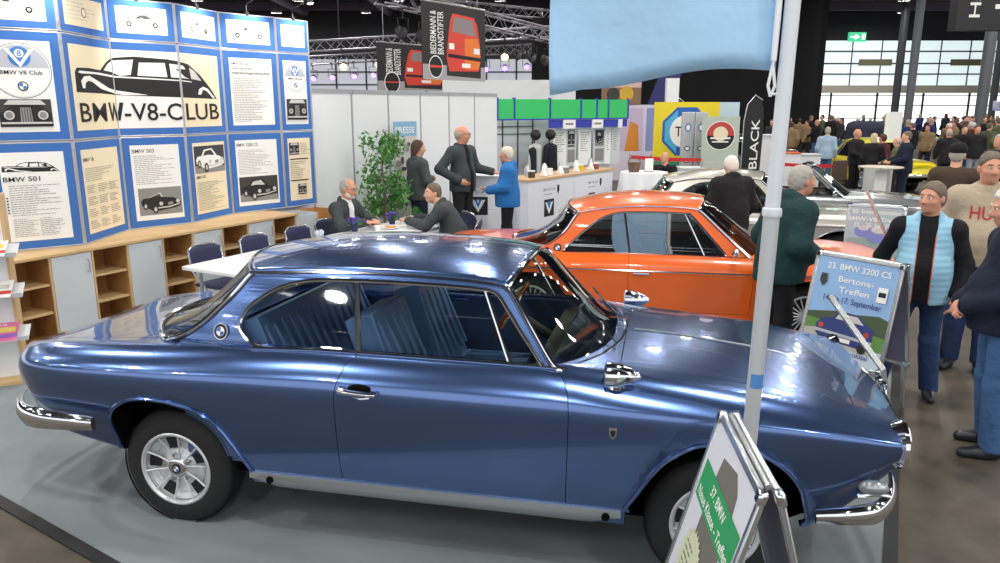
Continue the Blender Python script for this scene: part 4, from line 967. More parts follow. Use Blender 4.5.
# ---------------------------------------------------------------- people: one smooth surface per body, grown from joints
def surface_nets(F, org, h):
    S = F < 0
    c = np.zeros(tuple(n - 1 for n in F.shape), np.int8)
    offs = [(a, b, d) for a in (0, 1) for b in (0, 1) for d in (0, 1)]
    def sh(A, o): return A[o[0]:A.shape[0]-1+o[0], o[1]:A.shape[1]-1+o[1], o[2]:A.shape[2]-1+o[2]]
    for o in offs: c += sh(S, o)
    act = (c > 0) & (c < 8); I = np.argwhere(act)
    if not len(I): return np.zeros((0, 3)), []
    pos = np.zeros((len(I), 3)); cnt = np.zeros(len(I))
    for a in offs:
        for ax in range(3):
            if a[ax]: continue
            b = list(a); b[ax] = 1
            fa = F[I[:,0]+a[0], I[:,1]+a[1], I[:,2]+a[2]]; fb = F[I[:,0]+b[0], I[:,1]+b[1], I[:,2]+b[2]]
            m = (fa < 0) != (fb < 0); t = fa[m] / (fa[m] - fb[m])
            p = np.tile(np.array(a, float), (m.sum(), 1)); p[:, ax] += t; pos[m] += p; cnt[m] += 1
    V = org + h * (I + pos / cnt[:, None])
    idx = -np.ones(act.shape, int); idx[act] = np.arange(len(I)); fs = []
    for ax in range(3):
        u, v = (ax + 1) % 3, (ax + 2) % 3
        a = [slice(1, -1)] * 3; a[ax] = slice(0, F.shape[ax] - 1); b = list(a); b[ax] = slice(1, F.shape[ax])
        d = S[tuple(a)].astype(np.int8) - S[tuple(b)].astype(np.int8); E = np.argwhere(d != 0); sg = d[d != 0]
        if not len(E): continue
        E = E + [0 if k == ax else 1 for k in range(3)]
        q = []
        for du, dv in ((-1, -1), (0, -1), (0, 0), (-1, 0)):
            e = E.copy(); e[:, u] += du; e[:, v] += dv; q.append(idx[e[:, 0], e[:, 1], e[:, 2]])
        q = np.stack(q, 1); q[sg < 0] = q[sg < 0][:, ::-1]; fs.append(q)
    return V, np.vstack(fs)
def cone(a, b, ra, rb=None, k=0.03, lab=0): return ('c', np.array(a, float), np.array(b, float), ra, ra if rb is None else rb, k, lab)
def ell(c, r, k=0.03, lab=0, Rm=None): return ('e', np.array(c, float), np.array(r, float), Rm, 0, k, lab)
def rawd(p, X):
    if p[0] == 'c':
        a, b = p[1], p[2]; ab = b - a; L = ab.dot(ab) + 1e-9
        t = np.clip(((X - a) @ ab) / L, 0, 1); return np.linalg.norm(X - a - t[..., None] * ab, axis=-1) - (p[3] + (p[4] - p[3]) * t)
    q = X - p[1]
    if p[3] is not None: q = q @ p[3]
    k0 = np.linalg.norm(q / p[2], axis=-1); k1 = np.linalg.norm(q / p[2]**2, axis=-1) + 1e-9
    return k0 * (k0 - 1) / k1
def pbox(p):
    if p[0] == 'c': r = max(p[3], p[4]); return np.minimum(p[1], p[2]) - r, np.maximum(p[1], p[2]) + r
    r = p[2].max(); return p[1] - r, p[1] + r
def organic(prims, h, cuts=(), inflate=0.0, mats=1):
    """prims smoothly joined; cuts = functions of the points, positive where to remove"""
    lo = np.min([pbox(p)[0] for p in prims], 0) - 3*h - inflate; hi = np.max([pbox(p)[1] for p in prims], 0) + 3*h + inflate
    n = np.ceil((hi - lo) / h).astype(int) + 1; F = np.full(n, 0.5, np.float32)
    for p in prims:
        a, b = pbox(p); e = p[5] + inflate + 2*h
        i0 = np.maximum(0, np.floor((a - e - lo) / h).astype(int)); i1 = np.minimum(n, np.ceil((b + e - lo) / h).astype(int) + 1)
        ax = [lo[k] + h * np.arange(i0[k], i1[k]) for k in range(3)]
        X = np.stack(np.meshgrid(*ax, indexing='ij'), -1)
        d = (rawd(p, X) - inflate).astype(np.float32); G = F[i0[0]:i1[0], i0[1]:i1[1], i0[2]:i1[2]]
        k = p[5]; hh = np.maximum(k - np.abs(d - G), 0) / k; G[:] = np.minimum(d, G) - hh * hh * k * 0.25
    if cuts:
        ax = [lo[k] + h * np.arange(n[k]) for k in range(3)]; X = np.stack(np.meshgrid(*ax, indexing='ij'), -1)
        for c in cuts: F = np.maximum(F, c(X))
    V, Q = surface_nets(F, lo, h)
    lab = None
    if mats > 1 and len(V):
        D = np.stack([rawd(p, V) + (.007 if p[6] else 0) for p in prims], 1); lab = np.array([p[6] for p in prims])[D.argmin(1)]
    return V, Q, lab
def omesh(name, res, mats, parent, smooth_it=2, ruffle=0.0):
    V, Q, lab = res; me = bpy.data.meshes.new(name)
    if len(V) and smooth_it:                      # even out the steps of the grid
        for _ in range(smooth_it):
            A = np.zeros_like(V); c = np.zeros(len(V))
            for a, b in ((0, 1), (1, 2), (2, 3), (3, 0)):
                np.add.at(A, Q[:, a], V[Q[:, b]]); np.add.at(c, Q[:, a], 1); np.add.at(A, Q[:, b], V[Q[:, a]]); np.add.at(c, Q[:, b], 1)
            V = V * 0.5 + 0.5 * A / c[:, None]
    if ruffle and len(V):
        c_ = V.mean(0); d_ = V - c_; d_ /= np.linalg.norm(d_, axis=1)[:, None] + 1e-9; x, y, z = (V * 95).T
        V = V + d_ * (ruffle * (np.sin(x + 2*np.sin(z*.5)) * np.sin(y*1.1 + np.sin(x*.7)) + .6*np.sin(z*1.3 + y*.6) * np.sin(x*.5+1)))[:, None]
    me.from_pydata(V.tolist(), [], np.asarray(Q).tolist())
    for m in (mats if isinstance(mats, (list, tuple)) else [mats]): me.materials.append(m)
    if lab is not None: me.polygons.foreach_set('material_index', [int(x) for x in lab[np.asarray(Q)[:, 0]]])
    me.polygons.foreach_set('use_smooth', [True] * len(me.polygons)); me.update()
    o = bpy.data.objects.new(name, me); COL.objects.link(o); o.parent = parent; return o

SKIN = mat('skin', '#d9a88c', 0.55, bump=(40, 0.1, 0.004)); SKIN2 = mat('skin_ruddy', '#cf9479', 0.55, bump=(40, 0.1, 0.004)); LIP = mat('lips', '#b06a5c', 0.5)
EYEW = mat('eye_white', '#e9e6e2', 0.25); EYED = mat('eye_dark', '#2a2320', 0.2)
HGREY = mat('grey_hair', '#a9a59c', 0.75, bump=(60, 0.6, 0.006)); HWHITE = mat('white_hair', '#dedad2', 0.75, bump=(60, 0.6, 0.006)); HBROWN = mat('brown_hair', '#4a3328', 0.7, bump=(60, 0.6, 0.006)); HDARK = mat('dark_grey_hair', '#6e6255', 0.75, bump=(60, 0.6, 0.006)); HBLOND = mat('blond_hair', '#c7b48a', 0.75, bump=(60, 0.6, 0.006))
LEATHER = mat('dark_leather', '#20222a', 0.4); BROWNL = mat('brown_sole', '#6b4a33', 0.6)

def person(label, loc, rz, H=1.75, pose=None, skin=SKIN, hair=HGREY, hair_kind='short', top=None, trousers=None, shoes=LEATHER, h=0.014, fingers=True,
           belly=0.0, collar=True, hem=0.82, loose=0.022, cat='person', group=None, glasses=False, face=True, vest=None, shirt=None, beard=None, open_front=0.0, hood=False, under=None, lining=None):
    J = dict(hip=(0,0,.93), chest=(0,-.005,1.26), neck=(0,-.02,1.46), head=(0,.01,1.635), yaw=0, pitch=0,
             elbow_r=(.25,-.05,1.13), wrist_r=(.25,.06,.90), elbow_l=(-.25,-.05,1.13), wrist_l=(-.25,.06,.90), knee_r=(.10,.02,.50), ankle_r=(.11,-.03,.09), knee_l=(-.10,.02,.50), ankle_l=(-.11,-.03,.09), curl=.7,
             palm_r=(-1,0,0), palm_l=(1,0,0), foot_r=(.15,1,0), foot_l=(-.15,1,0), shw=.185)
    J.update(pose or {})
    root = thing('person', label, cat, loc, rz, group); s = H / 1.75; root.scale = (s, s, s)
    g = lambda k: np.array(J[k], float)
    hip, chest, neck, head = g('hip'), g('chest'), g('neck'), g('head')
    up = unit(neck - chest); side = np.array([1.0, 0, 0]); cz, sz = math.cos(R(J.get('twist', 0))), math.sin(R(J.get('twist', 0))); side = np.array([cz, sz, 0])
    fwd = unit(np.cross(up, side)) if np.cross(up, side)[1] > -5 else None
    fwd = np.cross(up, side); fwd = fwd / np.linalg.norm(fwd)
    if fwd.dot([-sz, cz, 0]) < 0: fwd = -fwd
    sh_r = neck + side * J['shw'] - up * .065; sh_l = neck - side * J['shw'] - up * .065
    hr, hl = hip + np.array([.09, 0, -.03]), hip + np.array([-.09, 0, -.03])
    Rt = np.stack([side, fwd, up], 1)
    torso = [ell(hip, (.165, .115, .12), .06, 0), ell(hip*.5 + chest*.5 + np.array([0, belly*.5, 0]), (.150 + belly*.3, .105 + belly, .17), .08, 0, Rt),
             ell(chest + up*.03, (.168, .112, .19), .07, 0, Rt), cone(sh_r, sh_l, .062, .062, .07)]
    arms = []
    for q in 'rl':
        S_ = sh_r if q == 'r' else sh_l; e, w_ = g('elbow_' + q), g('wrist_' + q)
        arms += [cone(S_, e, .056, .043, .04), cone(e, w_, .042, .028, .02)]
    legs = []
    for q in 'rl':
        a, kn, an = (hr if q == 'r' else hl), g('knee_' + q), g('ankle_' + q)
        legs += [cone(a, kn, .085, .056, .04), cone(kn, an, .054, .038, .025), cone(kn + (an - kn) * .28 - np.array([0, .012, 0]), kn + (an - kn) * .45 - np.array([0, .010, 0]), .052, .044, .04)]
    # head
    Rh = rotm(R(J['pitch']), 0, R(J['yaw'])) if not J.get('roll') else rotm(R(J['pitch']), R(J['roll']), R(J['yaw']))
    HP = lambda x, y, z: head + Rh @ np.array([x, y, z])
    HE = lambda c, r, k=.02, lab=0: ell(HP(*c), r, k, lab, Rh)
    hd = [HE((0,-.012,.032), (.077,.098,.088)), HE((0,.022,-.03), (.065,.078,.085), .03), HE((0,.050,-.088), (.036,.036,.028), .03), cone(HP(0,-.015,-.06), neck + up*.0, .056, .064, .03),
          HE((-.079,-.008,-.008), (.012,.022,.032), .008), HE((.079,-.008,-.008), (.012,.022,.032), .008)]
    if face:
        hd += [cone(HP(0,.094,.008), HP(0,.116,-.030), .010, .0155, .015), cone(HP(-.016,.098,-.034), HP(.016,.098,-.034), .010, .010, .010), cone(HP(-.045,.078,.026), HP(.045,.078,.026), .012, .012, .02), HE((-.038,.066,-.028), (.026,.024,.024), .02), HE((.038,.066,-.028), (.026,.024,.024), .02),
               cone(HP(-.022,.088,-.064), HP(.022,.088,-.064), .008, .008, .006, 1)]
    hands = []; hl_ = []
    for q, sg in (('r', 1), ('l', -1)):
        e, w_ = g('elbow_' + q), g('wrist_' + q); d = unit(J.get('hand_' + q, w_ - e)); pn = np.array(J['palm_' + q], float); pn = unit(pn - d * pn.dot(d)); wd = np.cross(d, pn)
        Rp = np.stack([wd, d, pn], 1)
        hands.append(ell(w_ + d * .055, (.042, .055, .019), .015, 0, Rp)); hands.append(cone(w_, w_ + d*.03, .027, .026, .02))
        if fingers:
            th = 1 if (np.dot(wd, fwd) > 0) else -1
            for i, (L, off) in enumerate(((.068, .030), (.078, .010), (.073, -.010), (.056, -.029))):
                b0 = w_ + d * (.098 - .006*abs(i-1.2)) + wd * off * th; c1 = J['curl'] * (.6 + .15 * i); d1 = d * math.cos(c1*.6) + pn * math.sin(c1*.6); d2 = d * math.cos(c1*1.5) + pn * math.sin(c1*1.5)
                m1 = b0 + d1 * L * .5; hands += [cone(b0 - d*.02, m1, .0098, .009, .006), cone(m1, m1 + d2 * L * .5, .009, .0078, .006)]
            t0 = w_ + d*.025 + wd*th*.030; t1 = t0 + d*.035 + wd*th*.022 + pn*.012; hands += [cone(t0, t1, .013, .0115, .012), cone(t1, t1 + d*.028 + pn*.012, .011, .009, .006)]
        else: hands.append(ell(w_ + d * .10 + pn * .012, (.038, .035, .02), .02, 0, Rp))
    body = torso + arms + legs + hd + hands
    feet = [cone(g('ankle_' + q) + [0, 0, -.02], g('ankle_' + q) + unit(J['foot_' + q]) * .12 + [0, 0, -.055], .04, .03, .03) for q in 'rl']
    omesh('body', organic(body + feet, h, mats=2), [skin, LIP], root, 1)
    hc = max(h, 0.010)
    if face and fingers:
        for sx in (-.031, .031):
            e = MB(); M_ = frame(HP(sx, .081, .006), Rh[:, 0], Rh[:, 1], Rh[:, 2]); e.ball((0, 0, 0), .0125, 8, 0, M_); e.ball((0, .0085, 0), .0062, 6, 1, M_); e.build('eye', [EYEW, EYED], root)
    if hair is not None:
        bp = HE; hh = [HE((0,-.014,.038), (.084,.104,.094)), HE((0,-.050,-.015), (.076,.062,.075), .03)]
        p0 = HP(0, .058, .052); n0 = Rh @ unit((0, .80, -.60)); cuts = [lambda X, p0=p0, n0=n0: (X - p0) @ n0]
        if hair_kind == 'receding': p0b = HP(0, .015, .085); n0b = Rh @ unit((0, .75, .66)); cuts.append(lambda X, a=p0b, n_=n0b: (X - a) @ n_)
        if hair_kind == 'bald': p0b = HP(0, 0, .035); n0b = Rh @ unit((0, .15, 1)); cuts.append(lambda X, a=p0b, n_=n0b: (X - a) @ n_)
        if hair_kind == 'long': hh += [HE((0,-.055,-.09), (.085,.06,.12), .04), HE((-.07,-.02,-.08), (.03,.055,.11), .03), HE((.07,-.02,-.08), (.03,.055,.11), .03)]; p0c = HP(0, .03, -.02)
        if hair_kind == 'full': hh = [HE((0,-.014,.045), (.088,.108,.098)), HE((0,-.050,-.02), (.080,.066,.085), .03)]
        omesh('hair', organic(hh, max(.008, h*.8), cuts), hair, root, 2, .0022)
        if face and fingers:
            for sx in (-1, 1): b = MB(); b.tube([HP(sx*.048, .083, .027), HP(sx*.032, .094, .032), HP(sx*.014, .095, .029)], [.003, .005, .004], 6); b.build('eyebrow', hair, root)
    if beard is not None:
        hb = [HE((0,.052,-.088), (.040,.040,.032), .03), HE((-.042,.022,-.055), (.026,.042,.046), .03), HE((.042,.022,-.055), (.026,.042,.046), .03), cone(HP(-.022,.093,-.052), HP(.022,.093,-.052), .008, .008, .01)]
        p0 = HP(0, .04, -.042); n0 = Rh @ unit((0, .25, 1)); omesh('beard', organic(hb, max(.008, h*.7), [lambda X: (X - p0) @ n0], .001), beard, root, 1, .002)
    if glasses:
        b = MB()
        for sx in (-.032, .032): b.tube([HP(sx + .022*math.cos(t), .108, .006 + .016*math.sin(t)) for t in np.linspace(0, 2*PI, 14, endpoint=False)], .0022, 5, closed=True)
        b.tube([HP(-.010, .110, .010), HP(.010, .110, .010)], .002, 5)
        for sx in (-1, 1): b.tube([HP(sx*.054, .106, .010), HP(sx*.082, .06, .012), HP(sx*.084, 0, .005)], .002, 5)
        b.build('spectacles', BLACK, root)
    hemc = lambda z: (lambda X: z - X[..., 2])
    sit = np.linalg.norm(g('knee_r') - hip) > 0 and abs(g('knee_r')[2] - hip[2]) < .2
    if trousers is not None:
        pl = [ell(hip, (.165, .115, .12), .06)] + [cone(hip + [0, 0, .02], hip*.6 + chest*.4, .14, .14, .05)] + legs
        zt = hip[2] + .13; cu = [lambda X: X[..., 2] - zt]
        if not sit: za = .055; cu.append(lambda X: za - X[..., 2])
        pl = pl + [cone(g('knee_' + q), g('ankle_' + q) + [0, 0, -.02], .056, .058, .03) for q in 'rl']
        omesh('trousers', organic(pl, hc, cu, .014), trousers, root)
    arm_j = []
    for q in 'rl':
        S_ = sh_r if q == 'r' else sh_l; e, w_ = g('elbow_' + q), g('wrist_' + q)
        arm_j += [cone(S_, e, .058, .048, .05), cone(e, w_ - (w_ - e) * .06, .047, .036, .03)]
    neckring = [cone(neck + up*.015 + .068*(side*math.cos(a) + fwd*math.sin(a)*.95) - fwd*.0 + up*(-.018*math.sin(a)), neck + up*.015 + .068*(side*math.cos(b) + fwd*math.sin(b)*.95) + up*(-.018*math.sin(b)), .016, .016, .012)
                for a, b in zip(np.linspace(0, 2*PI, 11)[:-1], np.linspace(0, 2*PI, 11)[1:])]
    skirt = [cone(hip + (chest - hip) * .35 + [0, belly*.5, 0], hip + np.array([0, 0, hem - .93 - .06]) if not sit else hip + [0, .03, -.04], .155, .165, .07)]
    hz = hem if not sit else hip[2] - .09
    def slit(wd_, z0, z1): # an open front
        def f(X):
            q = (X - neck) @ Rt; return np.minimum(np.minimum(wd_ * (1 + .0*q[..., 2]) - np.abs(q[..., 0]), q[..., 1] - .02), .2)
        return f
    if top is not None:
        cu = [hemc(hz)]
        if open_front: cu.append(slit(open_front, 0, 0))
        omesh('jacket' if collar else 'pullover', organic(torso + arm_j + skirt + (neckring if collar else []), hc, cu, loose), top, root)
    if under is not None:   # a shirt seen in the opening
        omesh('shirt', organic(torso + [cone(neck - up*.03, neck + up*.02, .066, .062, .03)] + skirt, hc, [hemc(hz)], .012), under, root)
    if shirt is not None:
        omesh('shirt', organic(torso + arm_j + [cone(neck - up*.03, neck + up*.012, .066, .06, .03)] + skirt, hc, [hemc(hz)], .013), shirt, root)
    if vest is not None:
        tv = [(p[0],) + (p[1], p[2]) + p[3:] for p in torso[:3]]
        if lining is not None: omesh('vest_lining', organic(torso[:3] + skirt, hc, [hemc(hz - .015), slit((open_front or .07) - .008, 0, 0)], .021), lining, root)
        omesh('vest', organic(tv + skirt + neckring + [cone(sh_r - side*.045, sh_l + side*.045, .058, .058, .03)], hc, [hemc(hz - .02), slit(open_front or .07, 0, 0)], .030), vest, root)
    if shoes is not None:
        for q in 'rl':
            an = g('ankle_' + q); d = unit(J['foot_' + q]); b0 = an * [1, 1, 0] + [0, 0, an[2] - .09]
            sole = lambda X, z=b0[2]: z + .004 - X[..., 2]
            res = organic([cone(b0 - d*.045 + [0,0,.045], b0 + d*.06 + [0,0,.038], .040, .042, .04), cone(b0 + d*.06 + [0,0,.036], b0 + d*.165 + [0,0,.030], .044, .034, .03), cone(an + [0,0,.01], b0 + [0,0,.05], .046, .046, .03)], max(.008, h*.8), [sole])
            sh_ = omesh('shoe', res, shoes, root)
    return root
# ---------------------------------------------------------------- the people near the stand
GREYJ = cloth('grey_fleece', '#4b5253'); GREYJ2 = cloth('dark_grey_cloth', '#42484a'); NAVYT = cloth('navy_trousers', '#1e2536'); DARKT = cloth('dark_trousers', '#2a2829'); BLACKT = cloth('black_trousers', '#1c1c1f')
BLUEJ = cloth('bright_blue_jacket', '#2f74b8'); GREENJ = cloth('dark_green_jacket', '#1f3a3c', 1.3); BLACKJ = cloth('black_jacket', '#222124', 1.2); NAVYJ = cloth('navy_jacket', '#1c2233'); JEANS = cloth('blue_jeans', '#3f5f8a', 1.2); DJEANS = cloth('dark_jeans', '#2c3d60', 1.2)
BEIGE = cloth('beige_sweatshirt', '#b3a48e'); VESTB = mat('light_blue_vest', '#93c4dc', .6, spec=.3); BROWNJ = cloth('brown_pullover', '#4a3d33'); WSHIRT = cloth('white_shirt', '#e6e8ec'); BLACKS = cloth('black_jumper', '#1a1a1e')
nt_ = VESTB.node_tree; wv = nt_.nodes.new('ShaderNodeTexWave'); wv.bands_direction = 'Z'; wv.inputs['Scale'].default_value = 6.5; wv.inputs['Distortion'].default_value = .8
tc_ = nt_.nodes.new('ShaderNodeTexCoord'); bp_ = nt_.nodes.new('ShaderNodeBump'); bp_.inputs['Strength'].default_value = .3; bp_.inputs['Distance'].default_value = .007
nt_.links.new(tc_.outputs['Object'], wv.inputs['Vector']); nt_.links.new(wv.outputs[0], bp_.inputs['Height']); nt_.links.new(bp_.outputs[0], nt_.nodes['Principled BSDF'].inputs['Normal'])
def face_to(deg): return R(deg - 90)       # world direction the person looks along, 0 = +x
# group by the counter
person('tall man in grey jacket and glasses, one hand on his hip', (-.60, 12.2, 0), face_to(-38), 1.95, dict(elbow_r=(.37,-.10,1.17), wrist_r=(.19,.11,1.0), hand_r=(-.6,.7,-.3), palm_r=(-.6,-.6,0), elbow_l=(-.29,.02,1.15), wrist_l=(-.40,.24,1.10), palm_l=(0,0,-1), yaw=26),
       SKIN2, HGREY, 'bald', GREYJ2, DARKT, h=.014, glasses=True, belly=.03, hem=.84, open_front=.035, under=BLACKS)
person('woman with long brown hair and grey jacket, arms folded', (-1.27, 11.95, 0), face_to(35), 1.74, dict(elbow_l=(-.27,.02,1.14), wrist_l=(.05,.20,1.16), elbow_r=(.27,.02,1.14), wrist_r=(-.05,.22,1.12), hand_l=(1,.1,0), hand_r=(-1,.1,0), yaw=-15, pitch=-4, shw=.165),
       SKIN, HBROWN, 'long', GREYJ, NAVYT, h=.014, hem=.84)
bm = person('grey-haired man in a bright blue jacket talking with both hands raised', (.12, 11.5, 0), face_to(172), 1.67, dict(elbow_l=(-.24,.02,1.14), wrist_l=(-.10,.30,1.08), elbow_r=(.24,.02,1.14), wrist_r=(.10,.30,1.06), palm_l=(.5,0,1), palm_r=(-.5,0,1), hand_l=(.2,1,.1), hand_r=(-.2,1,0), head=(0,.03,1.63)),
       SKIN2, mat('pale_hair', '#d6cfbd', .75, bump=(60, .6, .006)), 'short', BLUEJ, BLACKT, h=.014, belly=.03, hem=.82, loose=.036)
# two men sitting at the long table
person('seated man with glasses and white beard in a grey jacket', (-1.95, 9.68, 0), face_to(-24), 1.76, dict(hip=(0,-.06,.52), chest=(0,-.05,.86), neck=(0,-.02,1.06), head=(0,.04,1.235), pitch=-8, yaw=0, knee_r=(.12,.40,.50), ankle_r=(.12,.38,.09), knee_l=(-.12,.40,.50), ankle_l=(-.12,.38,.09), elbow_r=(.30,.10,.80), wrist_r=(.10,.33,.84), elbow_l=(-.30,.10,.80), wrist_l=(-.06,.36,.84), palm_r=(0,0,-1), palm_l=(0,0,-1), hand_r=(-.5,.8,0), hand_l=(.5,.8,0)),
       SKIN2, HGREY, 'receding', GREYJ2, NAVYT, h=.014, glasses=True, belly=.07, beard=HWHITE, open_front=.05, under=WSHIRT)
person('seated man in a grey pullover leaning on the table, back to the right', (-.62, 9.72, 0), face_to(172), 1.76, dict(hip=(0,-.10,.52), chest=(0,.02,.84), neck=(0,.14,1.02), head=(0,.24,1.17), pitch=0, yaw=35, knee_r=(.12,.32,.50), ankle_r=(.12,.30,.09), knee_l=(-.12,.32,.50), ankle_l=(-.12,.30,.09), elbow_r=(.28,.30,.79), wrist_r=(.15,.52,.83), elbow_l=(-.28,.28,.79), wrist_l=(-.10,.55,.83), palm_r=(0,0,-1), palm_l=(0,0,-1)),
       SKIN, HDARK, 'short', GREYJ2, NAVYT, h=.014, belly=.03)
# men around the cars
person('grey-haired man in dark green padded jacket beside the orange car', (2.36, 6.34, 0), face_to(12), 1.78, dict(chest=(0,.03,1.255), elbow_l=(-.28,.0,1.14), wrist_l=(-.12,.24,1.02), elbow_r=(.27,.0,1.14), wrist_r=(.08,.26,1.02), head=(0,.15,1.625), neck=(0,.085,1.45), yaw=2),
       SKIN2, HGREY, 'short', GREENJ, BLACKT, h=.010, belly=.05, hem=.80, loose=.045)
person('white-haired man in a black jacket seen from behind, bending over the orange car', (2.80, 9.15, 0), face_to(100), 1.70, dict(chest=(0,.03,1.25), neck=(0,.08,1.44), head=(0,.13,1.60), pitch=-15, elbow_l=(-.27,.05,1.12), wrist_l=(-.22,.22,.95), elbow_r=(.27,.05,1.12), wrist_r=(.22,.22,.95)),
       SKIN, HWHITE, 'short', BLACKJ, BLACKT, h=.014, belly=.03, hem=.80, loose=.035)
v = person('man in a light blue quilted vest over black sleeves, looking aside', (3.24, 5.72, 0), face_to(-120), 1.70, dict(elbow_r=(.31,-.10,1.13), wrist_r=(.27,-.02,.90), elbow_l=(-.28,-.04,1.13), wrist_l=(-.24,.08,.90), yaw=-28, knee_r=(.17,.05,.50), ankle_r=(.24,.02,.09), knee_l=(-.10,-.02,.50), ankle_l=(-.14,-.10,.09)),
       SKIN2, HDARK, 'short', None, DJEANS, h=.009, belly=.05, hem=.84, vest=VESTB, shirt=BLACKS, open_front=.060, lining=mat('orange_lining', '#e0602a', .7))
om = person('white-haired man in navy jacket and jeans, hands clasped, at the right edge', (3.24, 4.74, 0), face_to(165), 1.76, dict(elbow_l=(-.27,-.02,1.12), wrist_l=(-.05,.24,1.0), elbow_r=(.27,-.02,1.12), wrist_r=(.06,.24,1.0), hand_l=(.8,.5,-.3), hand_r=(-.8,.5,-.3), palm_l=(0,-1,-.3), palm_r=(0,-1,-.3), pitch=-10, head=(0,.05,1.63), knee_r=(.12,.0,.50), ankle_r=(.16,-.06,.09), knee_l=(-.10,.02,.50), ankle_l=(-.11,.0,.09), foot_l=(-.05,1,0), foot_r=(.05,1,0), curl=1.2),
       SKIN2, HWHITE, 'full', NAVYJ, JEANS, h=.009, belly=.06, hem=.84, loose=.03)
for q in 'rl':       # brown patches on the elbows
    e_ = np.array({'l': (-.27,-.02,1.12), 'r': (.27,-.02,1.12)}[q]); omesh('elbow_patch', organic([ell(e_ + np.array([{'l': -.022, 'r': .022}[q], -.012, .02]), (.062, .062, .085), .02)], .014), mat('elbow_patch_brown', '#6a5546', .8), om)
bs = person('man in a beige sweatshirt with red letters', (4.08, 6.40, 0), face_to(-125), 1.88, dict(yaw=20, elbow_r=(.30,-.04,1.13), wrist_r=(.25,.10,.92), elbow_l=(-.30,-.04,1.13), wrist_l=(-.25,.10,.92)),
       SKIN2, HDARK, 'short', BEIGE, DJEANS, h=.011, belly=.05, hem=.88, loose=.03)

# red letters on the chest of the beige sweatshirt, laid onto the cloth
sw = [c for c in bs.children if c.name.startswith(('jacket', 'pullover'))][0]
sh = Sheet((.12, .30, 1.19), (-1, 0, 0), (0, 0, 1)); sh.text('HU', .03, .06, .10, mat('red_letters', '#b3262c', .7), w=.15)
lt = sh.build('chest_letters', bs); md = lt.modifiers.new('on_cloth', 'SHRINKWRAP'); md.target = sw; md.offset = .004; md.wrap_method = 'PROJECT'; md.use_project_y = True; md.use_negative_direction = True; md.use_positive_direction = True; md.use_project_z = False
# ---------------------------------------------------------------- long table, chairs and what lies on the table
TABLEW = mat('white_table_top', '#eef0f2', 0.35); CLOTHW = mat('white_tablecloth', '#eceef1', 0.8); CHAIRB = mat('navy_vinyl', '#252a4e', 0.45); STEEL = mat('grey_tube', '#c2c5c8', 0.25, 0.9)
for i in range(2):
    t = thing('folding_table', ['long white table, end nearest the blue car', 'long white table, end where the two men sit'][i], 'table', SW(4.88 + i*1.82, 5.42), A1, 'two white tables set end to end')
    q = MB(); q.box((0.0, 0, .70), (1.80, .80, .74)); q.build('tabletop', TABLEW, t, bevel=.008)
    for xx in (.15, 1.65):
        for yy in (.08, .72): q = MB(); q.tube([(xx, yy, 0), (xx, yy, .70)], .016, 8); q.build('leg', STEEL, t)
def folding_chair(label, loc, rz):
    t = thing('folding_chair', label, 'chair', loc, rz, 'blue folding chairs at the long table')      # faces +y
    q = MB(); q.box((-.20, -.20, .425), (.20, .20, .46)); q.build('seat', CHAIRB, t, bevel=.015)
    G = [[(x, -.215 - .045*(z-.60)/.24 + .02*(x/.2)**2, z - .035*abs(x/.21)**4) for x in np.linspace(-.21, .21, 11)] for z in np.linspace(.58, .83, 6)]
    q = MB(); q.grid(G); q.build('backrest', CHAIRB, t, solid=.028, bevel=.008)
    for sx in (-1, 1):
        q = MB(); q.tube([(sx*.215, .24, 0), (sx*.215, -.02, .44), (sx*.215, -.20, .60), (sx*.20, -.25, .80), (sx*.13, -.262, .838), (0, -.265, .842)], .011, 8); q.build('frame_tube', STEEL, t)
        q = MB(); q.tube([(sx*.19, -.30, 0), (sx*.19, -.10, .30), (sx*.19, .14, .44)], .010, 8); q.build('rear_leg', STEEL, t)
    q = MB(); q.tube([(-.215, .18, .10), (.215, .18, .10)], .008, 8); q.build('crossbar', STEEL, t)
    return t
fl = A1 + PI     # looking across the table towards the cars: local +y = -n
for i, (s_, lab) in enumerate(((5.45, 'blue folding chair at the near end of the long table'), (6.14, 'middle one of the three blue folding chairs'), (6.84, 'blue folding chair farthest along the table, behind the paper napkins'))):
    folding_chair(lab, SW(s_, 6.32), fl)
folding_chair('folding chair under the seated man with the white beard', (-2.03, 9.66, 0), R(-110))
folding_chair('folding chair under the man leaning on the table', (-.52, 9.70, 0), R(82))
folding_chair('empty blue folding chair beside the tall man\'s legs', (-.22, 10.6, 0), R(-60))
PURPLE = mat('purple_petals', '#5b3fa0', 0.7); LEAF = mat('leaf_green', '#3f7a34', 0.6, noise=(9, '#5d9a45')); POTB = mat('navy_pot', '#28305a', 0.4); NAPKIN = mat('napkin_blue', '#b9cde4', .8); COOKIE = mat('biscuits', '#d9a55c', .7); WPLATE = mat('white_china', '#f4f4f2', .25)
def on_table(s_, n_): return SW(s_, n_, .74)
